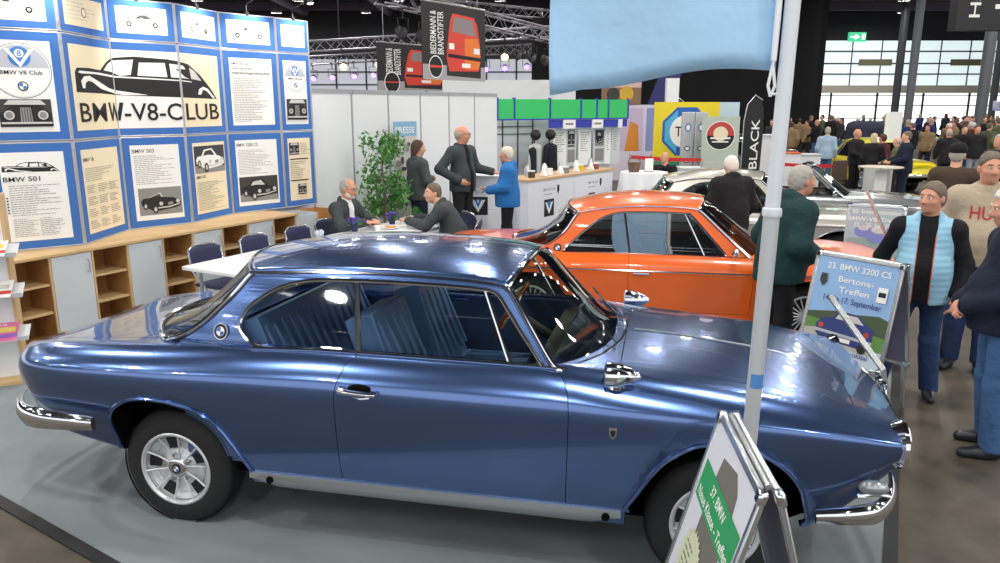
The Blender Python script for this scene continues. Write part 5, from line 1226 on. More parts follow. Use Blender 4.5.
def pot_plant(label, loc, petals, r=.11, hgt=.17, pot=POTB):
    t = thing('potted_plant', label, 'potted plant', loc); rd = random.Random(label)
    q = MB(); q.lathe([(0,0.001),(.035,.001),(.05,.085),(.054,.09),(.046,.088),(0,.075)], 18); q.build('pot', pot, t)
    l = MB(); f_ = MB()
    for k in range(70):
        a = rd.uniform(0, 2*PI); e = rd.uniform(.2, 1.4); R_ = r * rd.uniform(.5, 1); p = np.array([R_*math.cos(a)*math.cos(e)*1.1, R_*math.sin(a)*math.cos(e)*1.1, .08 + (hgt-.08)*math.sin(e)*rd.uniform(.7,1)])
        d = unit(p - np.array([0,0,.06])); s_ = unit(np.cross(d, (rd.random(), rd.random(), 1))); w_ = .02
        l.add([p - d*.035, p - s_*w_*.6, p + d*.03, p + s_*w_*.6], [(0,1,2,3)])
        if petals is not None and k % 3 == 0: f_.ball(tuple(p + d*.02), .017, 4)
    l.build('leaves', LEAF, t, smooth=False)
    if petals is not None: f_.build('flowers', petals, t)
    return t
pot_plant('purple flowers with white leaves in a bowl left of the seated bearded man', on_table(7.35, 6.10), PURPLE, .14, .16)
pot_plant('purple primrose pot in front of the bearded man\'s hand', on_table(8.05, 6.05), PURPLE, .08, .14)
pot_plant('green herb in a navy pot in the middle of the far table', on_table(8.25, 5.80), None, .10, .22)
t = thing('napkin_holder', 'pale blue cup of paper napkins at the third blue chair', 'napkins', on_table(6.55, 5.95)); q = MB(); q.lathe([(0,0),(.04,0),(.045,.08),(.04,.08),(.036,.01)], 16); q.build('cup', NAPKIN, t)
q = MB()
for k in range(9): a = k*.7; q.add([(.02*math.cos(a),.02*math.sin(a),.03),(.055*math.cos(a+.5),.055*math.sin(a+.5),.12),(.03*math.cos(a+1),.03*math.sin(a+1),.15),(.0,.0,.05)], [(0,1,2,3)])
q.build('napkins', mat('paper_napkin', '#dfe8f2', .9), t, smooth=False)
for i, (s_, n_, lab) in enumerate(((6.25, 5.85, 'tray of biscuits beside the paper napkins'), (7.75, 5.85, 'biscuit plate in front of the bearded man'), (8.42, 5.90, 'biscuit tray near the leaning man\'s hand'))):
    t = thing('biscuit_plate', lab, 'plate of biscuits', on_table(s_, n_), 0, 'plates of biscuits on the table'); q = MB(); q.lathe([(0,.002),(.08,.002),(.115,.018),(.11,.022),(.08,.008),(0,.008)], 24); q.build('plate', WPLATE, t)
    rd = random.Random(i)
    for k in range(7): q = MB(); a = k*.9; q.lathe([(0,0),(.03,.002),(.032,.008),(0,.012)], 10, 0, frame((.055*math.cos(a)*(k>0), .055*math.sin(a)*(k>0), .012+.008*(k%2)), (1,0,.1), (0,1,.1), (0,0,1))); q.build('biscuit', COOKIE, t)
for i, (s_, n_, lab) in enumerate(((7.55, 5.90, 'white cup beside the purple flowers'), (7.95, 5.75, 'white cup by the biscuit plate'), (8.15, 5.95, 'white cup next to the primrose pot'))):
    t = thing('coffee_cup', lab, 'cup', on_table(s_, n_), 0, 'white cups on the table'); q = MB(); q.lathe([(0,.001),(.028,.001),(.038,.06),(.041,.075),(.037,.075),(.03,.01),(0,.008)], 18); q.build('cup_body', WPLATE, t)
    q = MB(); q.tube([(.038,0,.06),(.06,0,.055),(.06,0,.03),(.034,0,.02)], .005, 6); q.build('handle', WPLATE, t)
for i, (s_, n_, lab) in enumerate(((7.98, 5.95, 'white sheet lying in front of the bearded man'), (8.30, 5.62, 'open brochure under the leaning man\'s hand'))):
    q = MB(); q.box((-.10,-.14,.0005),(.10,.14,.004)); o = q.build('paper_sheet', PAPER, smooth=False); o.location = on_table(s_, n_); o.rotation_euler = (0,0,A1+.4*i); tag(o, lab, 'paper', 'papers on the table')
# --- ficus behind the table
def ficus():
    t = thing('potted_ficus', 'leafy green ficus tree in front of the white partition', 'plant', (-1.72, 11.3, 0)); rd = random.Random(4)
    q = MB(); q.lathe([(0,.001),(.15,.001),(.19,.30),(.20,.33),(.17,.33),(.16,.28),(0,.28)], 24); q.build('pot', mat('white_pot', '#e3e3df', .4), t)
    tr = MB(); tips = []
    tr.tube([(0,0,.28),(.02,.01,.7),(-.01,0,1.1),(.01,.02,1.45)], [.022,.018,.013,.006], 8)
    for k in range(26):
        z0 = rd.uniform(.45, 1.4); a = rd.uniform(0, 2*PI); L = (.42 - .20*abs(z0-.75)) * rd.uniform(.6, 1); e = rd.uniform(.2, .9)
        p1 = np.array([L*math.cos(a)*.55, L*math.sin(a)*.55, z0 + L*.45*e]); p2 = np.array([L*math.cos(a), L*math.sin(a), z0 + L*.55*e])
        tr.tube([(0,0,z0), p1, p2], [.007,.005,.002], 5); tips += [p1, (p1+p2)/2, p2]
    tr.build('stem', mat('bark_grey', '#6b5a48', .8), t); l = MB()
    for p in tips + [np.array([.01,.02,1.47]), np.array([0,0,1.4])]:
        for k in range(17):
            d = unit([rd.gauss(0,1), rd.gauss(0,1), rd.gauss(-.2,.7)]); c = p + np.array([rd.gauss(0,.06), rd.gauss(0,.06), rd.gauss(0,.06)]); s_ = unit(np.cross(d, [rd.gauss(0,1), rd.gauss(0,1), rd.gauss(0,1)])); n_ = np.cross(d, s_); L = rd.uniform(.06,.10)
            l.add([c - d*L*.5, c - s_*L*.24 + n_*.004, c + d*L*.55, c + s_*L*.24 + n_*.004], [(0,1,2,3)])
    l.build('leaves', LEAF, t, smooth=False); t.scale = (.92, .92, 1.22)
ficus()
# --- roll-up banner behind the ficus
t = thing('rollup_banner', 'narrow roll-up banner with pale blue head and stone photo, against the white wall', 'banner', (-1.52, 12.42, 0), R(56))
q = MB(); q.box((-.30,-.08,0),(.30,.08,.07)); q.build('base', ALU, t, bevel=.01); q = MB(); q.tube([(0,.03,.07),(0,.03,2.02)], .012, 8); q.build('rod', ALU, t)
sh = Sheet((-.28,-.01,.07),(1,0,0),(0,0,1)); sh.mb.box((0,0,-.004),(.56,1.95,-.001), sh.mi(MIDGREY), frame(sh.o, sh.u, sh.v, sh.n)); sh.rect(0,0,.56,1.95,LIGHTG); sh.rect(0,1.72,.56,1.95,mat('pale_blue_print','#86b4d2',.7)); sh.text('PRESSE', .05, 1.77, .10, PAPER, w=.46)
rd = random.Random(9)
for k in range(46): sh.circle(rd.uniform(.07,.49), rd.uniform(.08,1.64), rd.uniform(.03,.075), [DARKG, MIDGREY, LIGHTG, mat('stone_brown','#8a7c6c',.8)][k%4], rd.uniform(.03,.07))
sh.build('banner_sheet', t)
# --- brochure rack on the left
RK = thing('brochure_rack', 'tall pale brochure rack with wooden edges at the left edge', 'rack', (-4.17, 6.20, 0), R(24)); BX = WHITEL
q = MB(); q.prism([(-.55,-.26),(.16,-.26),(.26,-.16),(.26,.20),(.16,.28),(-.55,.28)], 0, .035); q.build('base_plate', BIRCH, RK, bevel=.004)
q = MB(); q.box((-.50,-.10,.035),(.10,.10,1.55)); q.build('column', WHITEL, RK, smooth=False)
for xx in (-.50,.10): q = MB(); q.box((xx-.01,-.112,.035),(xx+.01,.112,1.56)); q.build('edge_strip', BIRCH, RK, smooth=False)
TRAYM = mat('clear_tray', '#d5d8da', .2)
trays = (.48, .84, 1.17)
for z in trays:
    q = MB(); M = frame((-.20,-.115,z), (1,0,0), (0,-.80,-.28), (0,-.28,.95)); q.box((-.32,0,-.012),(.40,.26,-.006),0,M); q.box((-.32,.255,-.012),(.40,.265,.03),0,M); q.build('tray', TRAYM, RK, smooth=False)
MAGC = [mat('magazine_red','#c8443a',.4), mat('magazine_pink','#d96a9a',.4), mat('magazine_yellow','#d9c25a',.4), mat('magazine_green','#7fa05a',.4), mat('magazine_violet','#8a5fb0',.4)]
def magazine(label, loc, rz, tilt, cols):
    t = thing('magazine', label, 'magazine', loc, rz, 'brochures in the rack'); t.rotation_euler = (tilt, 0, rz)
    q = MB(); q.box((-.105,-.148,0),(.105,.148,.006)); q.build('pages', PAPER, t, smooth=False)
    sh = Sheet((-.105,-.148,.0061),(1,0,0),(0,1,0)); sh.rect(0,0,.21,.297,cols[0]); sh.rect(0,.05,.21,.11,cols[1]); sh.rect(.02,.14,.19,.22,cols[2]); sh.text('CLUB', .02, .245, .03, PAPER); sh.build('cover', t)
for i, z in enumerate(trays):
    for j in range(2):
        p = world_of(RK, (.02 - .28*j, -.245, z + .02 - .05 + .004))
        magazine([['red brochure in the lowest tray of the rack', 'green brochure at the very edge of the lowest tray'], ['pale brochure in the middle tray of the rack', 'brochure at the frame edge in the middle tray'], ['brochure with red band in the top tray of the rack', 'brochure at the frame edge in the top tray']][i][j], tuple(p), R(24), R(16), [[MAGC[1], MAGC[4], MAGC[2]], [MAGC[3], MAGC[2], MAGC[3]], [PAPER, MAGC[0], LIGHTG], [LIGHTG, MAGC[0], PAPER], [PAPER, MAGC[0], MAGC[2]], [CREAM, MAGC[0], LIGHTG]][i*2+j])
# --- A-frame signs
POSTB = mat('poster_sky', '#8fb4de', .5); POSTG = mat('poster_green', '#2f9a5c', .5); GRASS = mat('poster_grass', '#5f8a44', .6); TREES = mat('poster_trees', '#43533a', .6); DBLUE = mat('poster_blue_car', '#2c3a78', .5); SNAPF = mat('snap_frame_aluminium', '#c6c9cb', .25, .85); TAUPE = mat('poster_taupe', '#6f6a63', .6); SEAL = mat('poster_seal', '#c9cfae', .6)
def a_frame(label, loc, rz, W_, H_, lean, draw, lift=0.0):
    """two leaning snap frames hinged at the top; the first looks along local -y"""
    t = thing('a_frame_sign', label, 'sign', loc, rz)
    for sg in (-1, 1):
        T_ = H_ + lift; d = math.sin(lean) * T_
        u = np.array([1.0, 0, 0]) * (1 if sg < 0 else -1); v = np.array([0, -sg * math.sin(lean), math.cos(lean)]); n = np.cross(u, v)
        o = np.array([0, sg * (d + .022), .004]) - u * W_ / 2; o0 = o.copy(); o = o + v * lift; M = frame(o, u, v, n)
        q = MB(); q.box((.01,.01,-.008),(W_-.01,H_-.01,.002),0,M); pn = q.build('back_panel', mat('panel_back','#6e6a80',.5), t, smooth=False)
        q = MB(); fw = .032
        for (a, b) in (((0,0),(fw,H_)), ((W_-fw,0),(W_,H_)), ((fw,0),(W_-fw,fw)), ((fw,H_-fw),(W_-fw,H_))):
            q.box((a[0],a[1],-.012),(b[0],b[1],.010),0,M)
        q.build('snap_frame', SNAPF, t, bevel=.006)
        for (a, b) in ((0,0),(W_,0),(0,H_),(W_,H_)): q = MB(); q.cbox((a + (.022 if a == 0 else -.022), b + (.022 if b == 0 else -.022), 0), (.05,.05,.030), 0, M); q.build('corner_clip', CHROME, t, bevel=.010)
        if lift:
            for a in (.05, W_ - .05): q = MB(); q.tube([o0 + u*a + v*.01 + n*0, o + u*a + v*.02], .014, 8); q.build('leg', SNAPF, t)
        if sg < 0 or draw[1]:
            sh = Sheet(o + n*.003, u, v); (draw[0] if sg < 0 else draw[1])(sh, W_, H_); sh.build('poster', pn)
    q = MB(); q.tube([(-W_/2+.05,0,T_*math.cos(lean)+.002),(W_/2-.05,0,T_*math.cos(lean)+.002)], .010, 8); q.build('hinge', SNAPF, t)
    return t
def poster_green(sh, W_, H_):
    sh.rect(.03,.03,W_-.03,H_-.03,mat('poster_lilac_white','#d4d5de',.5))
    sh.poly([(.22,H_-.10),(.40,H_-.07),(.47,H_-.12),(.50,H_-.24),(.52,.55),(.20,.55),(.20,H_-.22)], TAUPE); sh.poly([(.05,.05),(W_-.05,.05),(W_-.05,.50),(.38,.56),(.05,.36)], TAUPE)
    sh.rect(.05,H_-.335,W_-.05,H_-.185,POSTG)
    sh.text('37. BMW', W_/2, H_-.25, .042, PAPER, align='c'); sh.text('Neue Klasse - Treffen', W_/2, H_-.318, .042, PAPER, w=W_-.16, align='c')
    sh.poly([(.25 + (.145 if k%2 else .125)*math.cos(2*PI*k/56), .62 + (.145 if k%2 else .125)*math.sin(2*PI*k/56)) for k in range(56)], SEAL)
    sh.lines(.16,.34,.54,.70,6,TAUPE,4,.3)
def poster_blue(sh, W_, H_):
    sh.rect(.03,.03,W_-.03,H_-.03,POSTB)
    m_ = mat('poster_haze','#c9d6e6',.5)
    sh.rect(.03,.03,W_-.03,.16,m_)
    sh.poly([(.03,.16),(W_-.03,.16),(W_-.03,.33),(.03,.33)], GRASS); sh.poly([(.03,.31),(W_-.03,.27),(W_-.03,.40),(W_*.85,.42),(W_*.6,.395),(W_*.42,.40),(W_*.2,.37),(.03,.35)], TREES); sh.poly([(.03,.12),(W_-.03,.12),(W_*.62,.30),(.03,.22)], mat('poster_road','#b5b2aa',.6))
    k = W_/.70; X = lambda L: [(a*k, b) for a, b in L]
    sh.poly(X([(.13,.20),(.12,.27),(.18,.33),(.25,.335),(.28,.39),(.45,.39),(.53,.33),(.58,.31),(.585,.20),(.54,.15),(.18,.16)]), DBLUE); sh.poly(X([(.27,.335),(.295,.38),(.44,.38),(.50,.33)]), LIGHTG); sh.poly(X([(.12,.215),(.585,.20),(.585,.222),(.12,.237)]), SILVERP); sh.rect(.30*k,.17,.42*k,.20,PAPER)
    for xx in (.165,.535): sh.circle(xx*k,.265,.022,mat('poster_red','#b0483c',.5))
    for xx in (.19,.52): sh.circle(xx*k,.155,.035,INK)
    for s_, y, w_, c in (('23. BMW 3200 CS', H_-.115, .50*k, PAPER), ('Bertone-', H_-.205, .28*k, PAPER), ('Treffen', H_-.285, .24*k, PAPER), ('14. bis 17. September', H_-.36, .46*k, DBLUE)): sh.text(s_, W_/2 + .02, y, .046, c, w=w_, align='c')
    sh.text('Naturpark Altmühltal', W_/2, .085, .034, DBLUE, w=.46*k, align='c'); sh.text('Raum Riedenburg', W_/2, .045, .030, DBLUE, w=.34*k, align='c')
    sh.poly([(.085,H_-.16),(.135,H_-.16),(.14,H_-.22),(.11,H_-.26),(.08,H_-.22)], DARKG); sh.rect(W_-.15,H_-.30,W_-.075,H_-.19,PAPER); sh.rect(W_-.14,H_-.26,W_-.085,H_-.225,INK)
def poster_v8(sh, W_, H_):
    sh.rect(.03,.03,W_-.03,H_-.03,mat('poster_meadow','#8ea39a',.5)); sh.poly([(.03,H_-.40),(W_-.03,H_-.34),(W_-.03,H_-.03),(.03,H_-.03)], mat('poster_greysky','#a7b6c0',.5))
    for x, y, r_ in ((.20,.55,.10),(.36,.52,.14),(.52,.58,.09)): sh.circle(x,y,r_,mat('poster_lilac','#7d83c2',.5),r_*.7); sh.circle(x,y+r_*.4,r_*.6,LIGHTG,r_*.3)
    for s_, y, w_ in (('30. Internationales', H_-.105, .50), ('BMW-V8-Treffen', H_-.19, .58), ('22. - 25. Juni 2023', H_-.26, .44)): sh.text(s_, W_/2, y, .050, PAPER, w=w_, align='c')
    sh.rect(W_-.17,H_-.40,W_-.08,H_-.29,PAPER); sh.rect(W_-.155,H_-.37,W_-.095,H_-.33,INK)
a_frame('A-frame sign with green band in the foreground beside the flagpole', (.845, 2.41, 0), R(-95), .66, 1.16, R(15), (poster_green, None))
a_frame('A-frame sign with a blue car poster beside the man in the vest', (2.70, 5.60, 0), R(-56), .70, .82, R(12), (poster_blue, None), .36)
a_frame('sign with a grey and lilac poster in front of the silver coupe', (4.33, 8.74, 0), R(-29), .62, .86, R(11), (poster_v8, None), .31)
def prop_bar(label, pts):
    q = MB(); q.tube(pts, 1.0, up=(.3,-.5,.8), prof=[(-.03,-.006),(.03,-.006),(.03,.006),(-.03,.006)]); o = q.build('support_bar', SNAPF, smooth=False); tag(o, label, 'metal bar')
prop_bar('bent aluminium bar leaning across the blue car poster', [pt(830,296,5.25), pt(883,370,4.98), pt(889,412,4.95), pt(889,412,4.95)*[1,1,0]+[0,0,.02]])
prop_bar('aluminium bar leaning across the grey poster', [pt(866,190,8.2), pt(886,235,8.1), pt(887,250,8.1)*[1,1,0]+[0,0,.02]])
# --- flagpole with the light blue flag
FLAGM = mat('light_blue_flag', '#a6d0f2', .45, bump=(3, .5, .05)); POLEM = mat('white_grey_pole', '#c3c8cc', .35, .25)
t = thing('flagpole', 'light grey telescopic flagpole standing in front of the blue car', 'flagpole', (1.02, 2.95, 0)); t.rotation_euler = (0, R(1.1), 0)
q = MB(); q.box((-.22,-.05,0),(.22,.05,.03)); q.box((-.05,-.22,.001),(.05,.22,.029)); q.build('foot', POLEM, t, bevel=.004)
q = MB(); q.lathe([(.0,.03),(.031,.03),(.031,1.84),(.0,1.84)], 24); q.build('lower_tube', POLEM, t); q = MB(); q.lathe([(0,1.84),(.036,1.84),(.038,1.855),(.036,1.87),(.0285,1.875),(.0285,4.4),(0,4.4)], 24); q.build('upper_tube', mat('pole_white','#d9dfe6',.3,.1), t)
q = MB(); q.tube([(-.05,0,2.42),(-.05,0,4.3)], .011, 8); q.tube([(-.05,0,2.42),(-.062,0,2.33),(-.05,0,2.29),(-.036,0,2.33),(-.05,0,2.40)], .006, 8); q.tube([(-.05,0,2.30),(0,0,2.30)], .005, 6); q.build('flag_rail', mat('rail_white','#eef1f4',.35), t)
q = MB(); q.tube([(0,0,4.36),(-1.05,.0,4.36)], .012, 8); q.build('cross_arm', POLEM, t)
blue_tape = MB(); blue_tape.lathe([(.0325,1.14),(.0325,1.20)], 16, 0, None, PI*1.2, PI*1.75); blue_tape.build('blue_tape', mat('blue_tape','#4d86c4',.5), t)
q = MB(); G = []
for i in range(41):
    a = i/40; row = []
    for j in range(31):
        b = j/30; x = -.055 - .83*a; zt_ = 4.34; zb_ = 2.385 - .055*a + .02*math.sin(a*6) - .03*max(0,a-.85)*6
        row.append((x + .015*math.sin(b*9+a*3), .035*math.sin(a*7 + b*2.5) + .02*math.sin(a*15+b*6)*(1-b), zt_ + (zb_-zt_)*b))
    G.append(row)
q.grid(G); fl_ = q.build('flag', FLAGM, solid=.003, angle=0); fl_.location = (1.08, 2.95, 0); fl_.rotation_euler = (0,0,R(-8)); tag(fl_, 'light blue cloth flag hanging from the flagpole arm', 'flag')
# ---------------------------------------------------------------- the neighbouring stalls and the hall behind
COUNTERT = mat('counter_wood', '#c8a57c', .45); COUNTERW = mat('white_counter', '#e6e7ee', .4); GREENF = mat('green_fascia', '#37c46a', .6); BLUEF = mat('blue_fascia', '#2f3fae', .6); PANELG = mat('pale_panel', '#cfd3d6', .6)
def logo(sh, x, y, s=1.0, v8=True):
    sh.text('BMW V8 CLUB', x, y + .02*s, .035*s, GREYINK, w=.30*s); sh.rect(x, y - .035*s, x + .22*s, y - .025*s, GREYINK); sh.poly([(x+.36*s,y+.08*s),(x+.42*s,y+.08*s),(x+.42*s,y+.0),(x+.39*s,y-.05*s),(x+.36*s,y)], INK)
    if v8:
        sh.rect(x + .02*s, y - .34*s, x + .28*s, y - .10*s, INK); cx, cy = x + .15*s, y - .22*s
        sh.circle(cx, cy + .02*s, .07*s, LBLUE); sh.poly([(cx-.10*s,cy+.08*s),(cx-.06*s,cy+.08*s),(cx,cy-.03*s),(cx+.06*s,cy+.08*s),(cx+.10*s,cy+.08*s),(cx,cy-.09*s)], PAPER)
# small white cabinet with the V8 emblem where the group talks
t = thing('counter', 'white counter cabinet with black square emblem between the tall man and the blue jacket', 'counter', (-.62, 12.62, 0), R(-4))
q = MB(); q.box((0,0,0),(.80,.38,1.12)); q.build('body', COUNTERW, t, bevel=.006); q = MB(); q.box((-.02,-.02,1.121),(.82,.40,1.15)); q.build('worktop', COUNTERW, t, bevel=.004)
for z in (.40, .76): q = MB(); q.box((.02,-.012,z-.17),(.60,-.001,z+.17)); q.build('drawer', COUNTERW, t, bevel=.003)
sh = Sheet((0,-.0135,0),(1,0,0),(0,0,1)); sh.rect(.10,.50,.42,.80,INK); sh.circle(.26,.68,.085,LBLUE); sh.poly([(.14,.75),(.20,.75),(.26,.62),(.32,.75),(.38,.75),(.26,.54)], PAPER); sh.text('8',.26,.70,.05,PAPER,align='c'); sh.text('V8 CLUB',.12,.86,.04,GREYINK,w=.24); sh.build('emblem_sheet', t)
# long counter
t = thing('counter', 'long white counter with wooden top and small club logos', 'counter', (.47, 12.8, 0), R(54.5))
for k in range(2):
    q = MB(); q.box((k*1.53,0,0),(k*1.53+1.515,.55,1.02)); q.build('front_panel', COUNTERW, t, smooth=False)
    sh = Sheet((k*1.58,-.001,0),(1,0,0),(0,0,1)); logo(sh, .48, .80, 1.25, k == 0); sh.build('logo', t)
    if k: sh = Sheet((k*1.58,-.001,0),(1,0,0),(0,0,1)); sh.rect(.5,.58,.76,.65,INK); sh.build('logo_strip', t)
q = MB(); q.box((-.03,-.03,1.021),(3.10,.60,1.06)); q.build('worktop', COUNTERT, t, bevel=.004)
def on_counter(x, y): return tuple(world_of(t, (x, y, 1.061)))
rd = random.Random(12); KN = [mat('red_cap','#8c4a44',.5), mat('green_cap','#5d8a5a',.5), DARKG, WPLATE, MIDGREY, mat('yellow_box','#e0c02e',.5)]
for k in range(14):      # small goods on the counter
    x = .35 + k*.19; y = .16 + .22*(k % 3 == 1) ; kind = k % 3
    nm = [('goods_box', 'box'), ('thermos_jug', 'jug'), ('display_stand', 'card stand')][kind]
    o = thing(nm[0], {0: 'small goods box on the long counter', 1: 'small pale jug on the long counter', 2: 'little upright card stand on the long counter'}[kind], nm[1], on_counter(x, y), R(54 + rd.uniform(-20, 20)), {0: 'goods boxes on the counter', 1: 'jugs on the counter', 2: 'card stands on the counter'}[kind])
    q = MB(); c = KN[(k // 3 + 2) % 6]
    if kind == 0: q.box((-.05,-.04,0),(.05,.04,.10)); q.build('box_body', c, o, bevel=.004); q = MB(); q.box((-.052,-.042,.101),(.052,.042,.125)); q.build('lid', WPLATE, o, bevel=.004)
    elif kind == 1: q.lathe([(0,0),(.045,0),(.05,.02),(.05,.13),(.03,.165),(.03,.18),(0,.19)], 16); q.build('body', SATIN if k % 2 else WPLATE, o); q = MB(); q.tube([(.045,0,.14),(.085,0,.13),(.085,0,.05),(.05,0,.03)], .007, 6); q.build('handle', BLACK, o)
    else: q.prism([(-.06,0),(.06,0),(.0,.14)], -.05, .05, 0, frame((0,0,0),(0,1,0),(0,0,1),(1,0,0))); q.build('card', PAPER, o, smooth=False); q = MB(); q.box((-.051,-.065,-.0),(.051,.065,.006)); q.build('foot', MIDGREY, o)
# stall with green fascia
g0, g1 = np.array([-.06, 16.0]), np.array([2.93, 18.0]); gd = unit(g1 - g0); ga = math.atan2(gd[1], gd[0]); gl_ = np.linalg.norm(g1 - g0)
t = thing('exhibition_stall', 'white exhibition stall with green and blue fascia over poster panels', 'stall', (g0[0], g0[1], 0), ga)
cuts_ = [0, .42, 1.35, 2.2, 2.66, 3.0, gl_]
for i, (a, b) in enumerate(zip(cuts_[:-1], cuts_[1:])): q = MB(); q.box((a+.02,-.02,2.0),(b-.02,.02,2.40)); q.build('green_panel', GREENF, t, smooth=False)
q = MB()
for a in cuts_: q.box((a-.02,-.03,1.98),(a+.02,.03,2.43))
q.box((0,-.025,1.97),(gl_,.025,2.0)); q.build('fascia_frame', BLUEF, t, smooth=False)
q = MB(); q.box((1.35,.0,1.80),(gl_,.03,1.965)); q.build('blue_fascia', BLUEF, t, smooth=False)
q = MB(); q.box((0,.55,0),(gl_,.60,1.97)); q.build('rear_wall', PANELG, t, smooth=False)
q = MB()
for a in (.05,.5,.9,1.3): q.box((a-.012,.53,0),(a+.012,.55,1.97))
for z in (1.66,1.82): q.box((0,.53,z),(1.35,.55,z+.015))
q.build('rail', DARKG, t, smooth=False)
for i, (x, w_) in enumerate(((1.62,.36),(1.98,.28),(2.34,.36),(2.78,.34),(3.12,.18),(3.32,.26))):
    q = MB(); q.box((x,.20,.95),(x+w_,.23,1.80)); pn = q.build('poster_panel', PAPER if i % 2 == 0 else PANELG, t, smooth=False)
    sh = Sheet((x,.199,.95),(1,0,0),(0,0,1))
    if i in (1, 3): photo_car(sh, .04, .42, w_-.04, .78, 'front' if i == 1 else 'coupe'); sh.rect(.04,.08,w_-.04,.36,MIDGREY)
    else: sh.lines(.05,w_-.05,.30,.75,9,GREYINK,i,.3)
    sh.build('poster', pn)
for x, w_ in ((1.70,.34),(2.52,.32),(3.30,.12)): q = MB(); q.box((x,-.04,1.78),(x+w_,-.012,1.97)); hb = q.build('header_sign', PAPER, t, smooth=False); sh = Sheet((x,-.041,1.78),(1,0,0),(0,0,1)); sh.rects([(.06,.08,w_-.06,.12)], GREYINK); sh.build('header_print', hb)
for i, (x, lab) in enumerate(((1.02,'two-tone racing overalls hung on a stand in the stall'),(1.42,'dark overalls hung in the stall next to the two-tone ones'))):
    o = thing('hanging_overalls', lab, 'overalls', tuple(world_of(t, (x, .05, 0))), ga + .3)
    q = MB(); q.tube([(0,.03,0),(0,.03,1.62)], .015, 8); q.lathe([(0,0),(.16,0),(.16,.02),(0,.025)], 16); q.build('stand', BLACK, o)
    res = organic([cone((0,0,1.35),(0,0,.75),.13,.12,.05), cone((-.13,0,1.40),(.13,0,1.40),.06,.06,.05), cone((-.17,0,1.38),(-.22,.0,.9),.055,.04,.04), cone((.17,0,1.38),(.22,0,.9),.055,.04,.04), cone((-.07,0,.75),(-.08,0,.3),.075,.055,.04), cone((.07,0,.75),(.08,0,.3),.075,.055,.04)], .02)
    omesh('overalls', res, cloth('overall_dark', '#24252c') if i else cloth('overall_grey', '#b9bbb8'), o)
    if not i: omesh('dark_side', organic([cone((-.15,-.03,1.33),(-.12,-.05,.75),.09,.07,.05), cone((-.10,-.03,.75),(-.10,-.03,.35),.06,.05,.04)], .02), cloth('overall_dark', '#24252c'), o)
    res = organic([ell((0,0,1.66),(.11,.12,.12),.02)], .02); omesh('helmet', res, BLACK, o)
# white strip booth far behind the partition
q = MB(); q.box((0,0,2.4),(4.4,.1,3.1)); o = q.build('white_header', WALLM, smooth=False); o.location = (-1.9, 26, 0); tag(o, 'white header panel of a distant stall above the partition', 'stall header')
q = MB()
for x in (.1, 4.3): q.box((x-.05,.12,0),(x+.05,.22,3.1))
q2 = q.build('stall_posts', WALLM, smooth=False); q2.parent = o
# round cloth-covered table beside the stall
t = thing('cloth_table', 'small table under a white draped cloth right of the long counter', 'table', (2.84, 15.15, 0))
q = MB(); G = []
for i in range(49):
    a = 2*PI*i/48; rr = .46; fl2 = .05*math.sin(a*9); G.append([(0,0,1.0),(rr*.6*math.cos(a),rr*.6*math.sin(a),1.0),(rr*math.cos(a),rr*math.sin(a),.995),((rr+.02+fl2*.3)*math.cos(a),(rr+.02+fl2*.3)*math.sin(a),.8),((rr+.05+fl2)*math.cos(a),(rr+.05+fl2)*math.sin(a),.35)])
q.grid(G, flip=True); q.build('tablecloth', CLOTHW, t); q = MB(); q.cyl(.03,.03,.98,12); q.cyl(.25,0,.03,20); q.build('pedestal', SATIN, t)
o = thing('card_stand', 'white card stand on the draped table', 'card stand', (2.92, 15.1, 1.001)); q = MB(); q.box((-.08,-.01,.0),(.08,.01,.26)); q.build('card', PAPER, o); q = MB(); q.box((-.09,-.05,-.0),(.09,.05,.012)); q.build('foot', MIDGREY, o)
o = thing('brown_basket', 'brown basket on the draped table', 'basket', (2.62, 15.05, 1.001)); q = MB(); q.lathe([(0,0),(.10,0),(.13,.18),(.12,.18),(.095,.01)], 16); q.build('basket', mat('basket_brown','#6b5545',.8,bump=(60,.8,.01)), o); q = MB(); q.tube([(-.125,0,.17),(-.09,0,.27),(.09,0,.27),(.125,0,.17)], .01, 6); q.build('handle', BROWNL, o)
# yellow board with blue octagon, grey totems, round-emblem board
YEL = mat('sign_yellow', '#e9d21f', .5); OCT = mat('sign_blue', '#1e5fb4', .5)
t = thing('yellow_sign_board', 'big yellow board with a blue octagon and black letters', 'sign', (3.95, 20.0, 0), 0)
q = MB(); q.box((0,0,.55),(1.66,.06,2.36)); q.build('board', YEL, t, smooth=False); q = MB(); q.box((.05,.07,0),(.12,.13,2.3)); q.box((1.54,.07,0),(1.61,.13,2.3)); q.build('support', SATIN, t)
sh = Sheet((0,-.001,0),(1,0,0),(0,0,1)); cx, cy, rr = .83, 1.62, .66
sh.poly([(cx+rr*math.cos(PI/8+PI/4*k), cy+rr*math.sin(PI/8+PI/4*k)) for k in range(8)], OCT); sh.poly([(cx+rr*.9*math.cos(PI/8+PI/4*k), cy+rr*.9*math.sin(PI/8+PI/4*k)) for k in (2,3,4,5)], mat('sign_cyan','#4fb0dc',.5)); sh.circle(cx,cy,.42,PAPER); sh.text('TÜV',cx,cy-.12,.26,INK,w=.56,align='c'); sh.rect(.0,.75,1.66,.88,mat('sign_green','#3f8f6a',.5)); sh.build('print', t)
